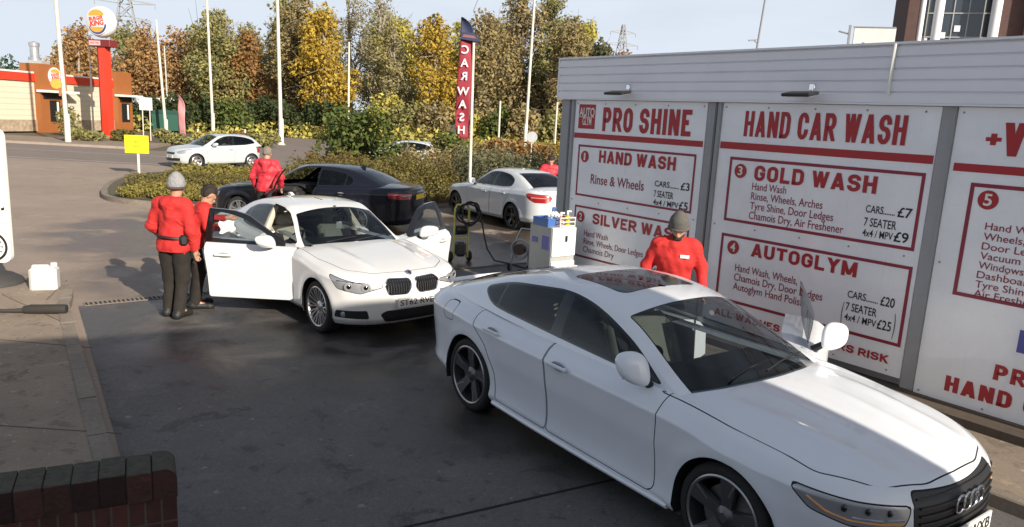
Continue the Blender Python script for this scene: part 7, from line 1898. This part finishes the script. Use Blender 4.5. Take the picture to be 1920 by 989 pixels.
hs = hatch_spec('silver'); hs['res'] = (50, 80, 40)
hroot, _ = build_car(hs, 'hatchback', (-13.05, 32.2), R(231), 'small silver white hatchback driving along the road behind the hedge', 'car')
plate(hroot, '', (1.99, 0, .46), 0, 'platew', w=.5)
person_ok = True
fs = saloon_spec(paint='navy', detail=False, patches=[], res=(40, 60, 30)); build_car(fs, 'parked_car', (-33.2, 67.0), R(192), 'distant dark blue car parked beyond the restaurant', 'car')
es = hatch_spec('silver', detail=False, res=(40, 60, 30)); build_car(es, 'parked_car', (-5.7, 36.4), R(186), 'silver car mostly hidden behind the green bushes on the road', 'car')
vn = empty('delivery_van', (-35.2, 72.0, 0), R(-20), 'white box van far away between the restaurant and the trees', 'van')
b = MB(); b.box((0, .4, 1.75), (2.0, 3.6, 2.5), bev=.08); b.box((0, -1.9, 1.25), (1.9, 1.3, 1.5), bev=.15); b.build('body', M['white'], vn); b = MB(); b.box((0, -2.5, 1.6), (1.6, .12, .6), rx=R(-20)); b.build('windscreen', M['gloss'], vn)
for sx in (-1, 1):
    for yy in (-1.7, 1.3): b = MB(); b.lathe([(.001, -.1), (.20, -.1), (.34, -.09), (.34, .09), (.20, .1), (.001, .1)], 20, 'X', (sx * .92, yy, .34)); b.build('wheel', M['rubber'], vn)
gb = empty('recycling_bin', (-30.8, 66.2, 0), R(10), 'dark green recycling container beside the distant blue car', 'bin'); b = MB(); b.prism([(-1.2, .15), (1.2, .15), (1.3, 1.6), (-1.3, 1.6)], -.7, .7, 'XZ'); b.build('container', mat('bin_green', (.02, .085, .06), .5), gb); b = MB(); b.prism([(-1.34, 1.6), (1.34, 1.6), (1.1, 1.9), (-1.1, 1.9)], -.75, .75, 'XZ'); b.build('lid', mat('bin_lid', (.015, .06, .045), .5), gb)

# ------------------------------------------------------------------ pylons, street lamp, gantry board, brick office on the right
M['lattice'] = mat('pylon_steel', (.22, .23, .25), .6)
def pylon(x, y, H, w, label):
    r = empty('pylon', (x, y, 0), R(20), label, 'pylon', 'electricity pylons on the skyline'); b = MB(); th = H * .0045 + .03
    lv = [0, .22, .42, .58, .70, .80, .90, 1.0]; wd = lambda t: w * (1 - t)**1.1 * .5 + w * .04
    for i in range(len(lv) - 1):
        for sx in (-1, 1):
            for sy in (-1, 1):
                a, c = wd(lv[i]), wd(lv[i + 1]); b.tube([(sx * a, sy * a, lv[i] * H), (sx * c, sy * c, lv[i + 1] * H)], th, 4)
            b.tube([(sx * wd(lv[i]), -wd(lv[i]), lv[i] * H), (-sx * wd(lv[i + 1]), -wd(lv[i + 1]), lv[i + 1] * H)], th * .7, 4); b.tube([(sx * wd(lv[i]), wd(lv[i]), lv[i] * H), (-sx * wd(lv[i + 1]), wd(lv[i + 1]), lv[i + 1] * H)], th * .7, 4)
    b.build('lattice_tower', M['lattice'], r)
    for t in (.70, .82, .93):
        c = MB(); L = w * (.62 if t == .82 else .5); z = t * H
        for s in (-1, 1): c.tube([(0, 0, z + .02 * H), (s * L, 0, z)], th * .8, 4); c.tube([(0, 0, z - .015 * H), (s * L, 0, z)], th * .8, 4); c.tube([(s * L, 0, z), (s * L, 0, z - .035 * H)], th * .6, 4)
        c.build('cross_arm', M['lattice'], r)
pylon(-68.3, 132, 23.0, 7.5, 'near lattice pylon behind the round burger sign')
pylon(32.0, 250, 34.5, 9.0, 'far lattice pylon above the rust coloured trees')
sl = empty('street_lamp', (12.1, 40, 0), 0, 'thin dark lamp column rising behind the grey cabin roof', 'street lamp'); b = MB(); b.tube([(0, 0, 0), (0, 0, 7.0), (.25, 0, 11.2)], [.075, .06, .045], 8); b.build('column', M['lattice'], sl); b = MB(); b.box((-.28, 0, 7.35), (.40, .12, .07), ry=R(-8)); b.tube([(0, 0, 7.2), (-.2, 0, 7.33)], .025, 6); b.build('lamp_head', M['lattice'], sl)
gy = empty('gantry_board', (20.25, 45, 0), R(-14), 'pale rectangular gantry board on a dark post beside the brick office', 'sign'); b = MB(); b.box((.05, 0, 8.45), (2.25, .10, 1.05), bev=.02); b.build('panel', mat('pale_board', (.62, .64, .62), .5, var=.3, scale=2), gy)
b = MB(); b.box((-1.30, .0, 5.0), (.12, .14, 8.2)); b.build('post', M['lattice'], gy); b = MB(); b.box((0, -.06, 9.0), (2.3, .06, .06)); b.box((0, -.06, 7.92), (2.3, .06, .06)); b.build('frame', M['lattice'], gy)
b = MB(); b.tube([(-1.9, 0, 8.75), (-1.3, 0, 8.6)], .05, 6); b.tube([(-.6, -.3, 8.1), (-.2, -.35, 7.9), (.1, -.35, 7.75)], .06, 6); b.build('brackets', M['lattice'], gy)
M['darkbrick'] = mat('dark_brown_brick', (.105, .062, .055), .9, var=.4, scale=3); M['orangeclad'] = mat('orange_cladding', (.42, .165, .07), .6, var=.25, scale=2); M['officeglass'] = mat('office_glass', (.035, .045, .06), .08, spec=.8); M['officewhite'] = mat('white_column', (.72, .73, .74), .5)
of = empty('office_building', (23.0, 47.6, 0), R(-20), 'brown brick and orange clad office with white columns and dark glazing', 'building')
b = MB(); b.box((.6, 4, 7.5), (.6, 8, 15)); b.build('brick_wing', M['darkbrick'], of); b = MB(); b.box((-.15, 5, 8.35), (.9, 3, .25)); b.box((.05, 5, 4.2), (.5, 2.6, 8.2)); b.build('side_roof', M['platew'], of)
b = MB(); b.box((2.9, 4.4, 7.5), (4.0, 7, 15)); b.build('glazing', M['officeglass'], of)
for x in (1.5, 2.9, 3.7, 4.5): b = MB(); b.box((x, .87, 7.5), (.06, .06, 15)); b.build('mullion', M['cabgrey'], of)
for z in (6.2, 7.6, 9.0, 10.4, 11.8): b = MB(); b.box((2.9, .86, z), (4.0, .05, .07)); b.build('transom', M['cabgrey'], of)
for x, r_ in ((1.10, .16), (2.0, .27), (5.0, .28)): b = MB(); b.lathe([(r_, 0), (r_, 15)], 18, c=(x, .2, 0)); b.build('column', M['officewhite'], of)
for x, z in ((1.5, 8.75), (2.45, 9.1), (3.2, 9.5), (4.4, 8.0)): b = MB(); b.box((x, .83, z), (.32, .03, .36)); b.build('blind', M['officewhite'], of)
b = MB(); b.box((5.9, 4.2, 7.5), (1.4, 7.4, 15)); b.build('brick_pier', M['darkbrick'], of)
b = MB(); b.box((11.1, 4, 7.5), (9.0, 8, 15)); oc = b.build('orange_wall', M['orangeclad'], of)
b = MB()
for z in np.arange(.5, 15, .55): b.box((11.1, -.003, z), (9.0, .012, .025))
b.build('wall_joints', M['darkbrick'], oc)
for x in (8.5, 11.6): b = MB(); b.box((x, -.01, 8.35), (1.1, .06, 1.2)); w_ = b.build('window', M['officewhite'], of); b = MB(); b.box((x, -.045, 8.35), (.95, .02, 1.05)); b.build('pane', M['officeglass'], w_)
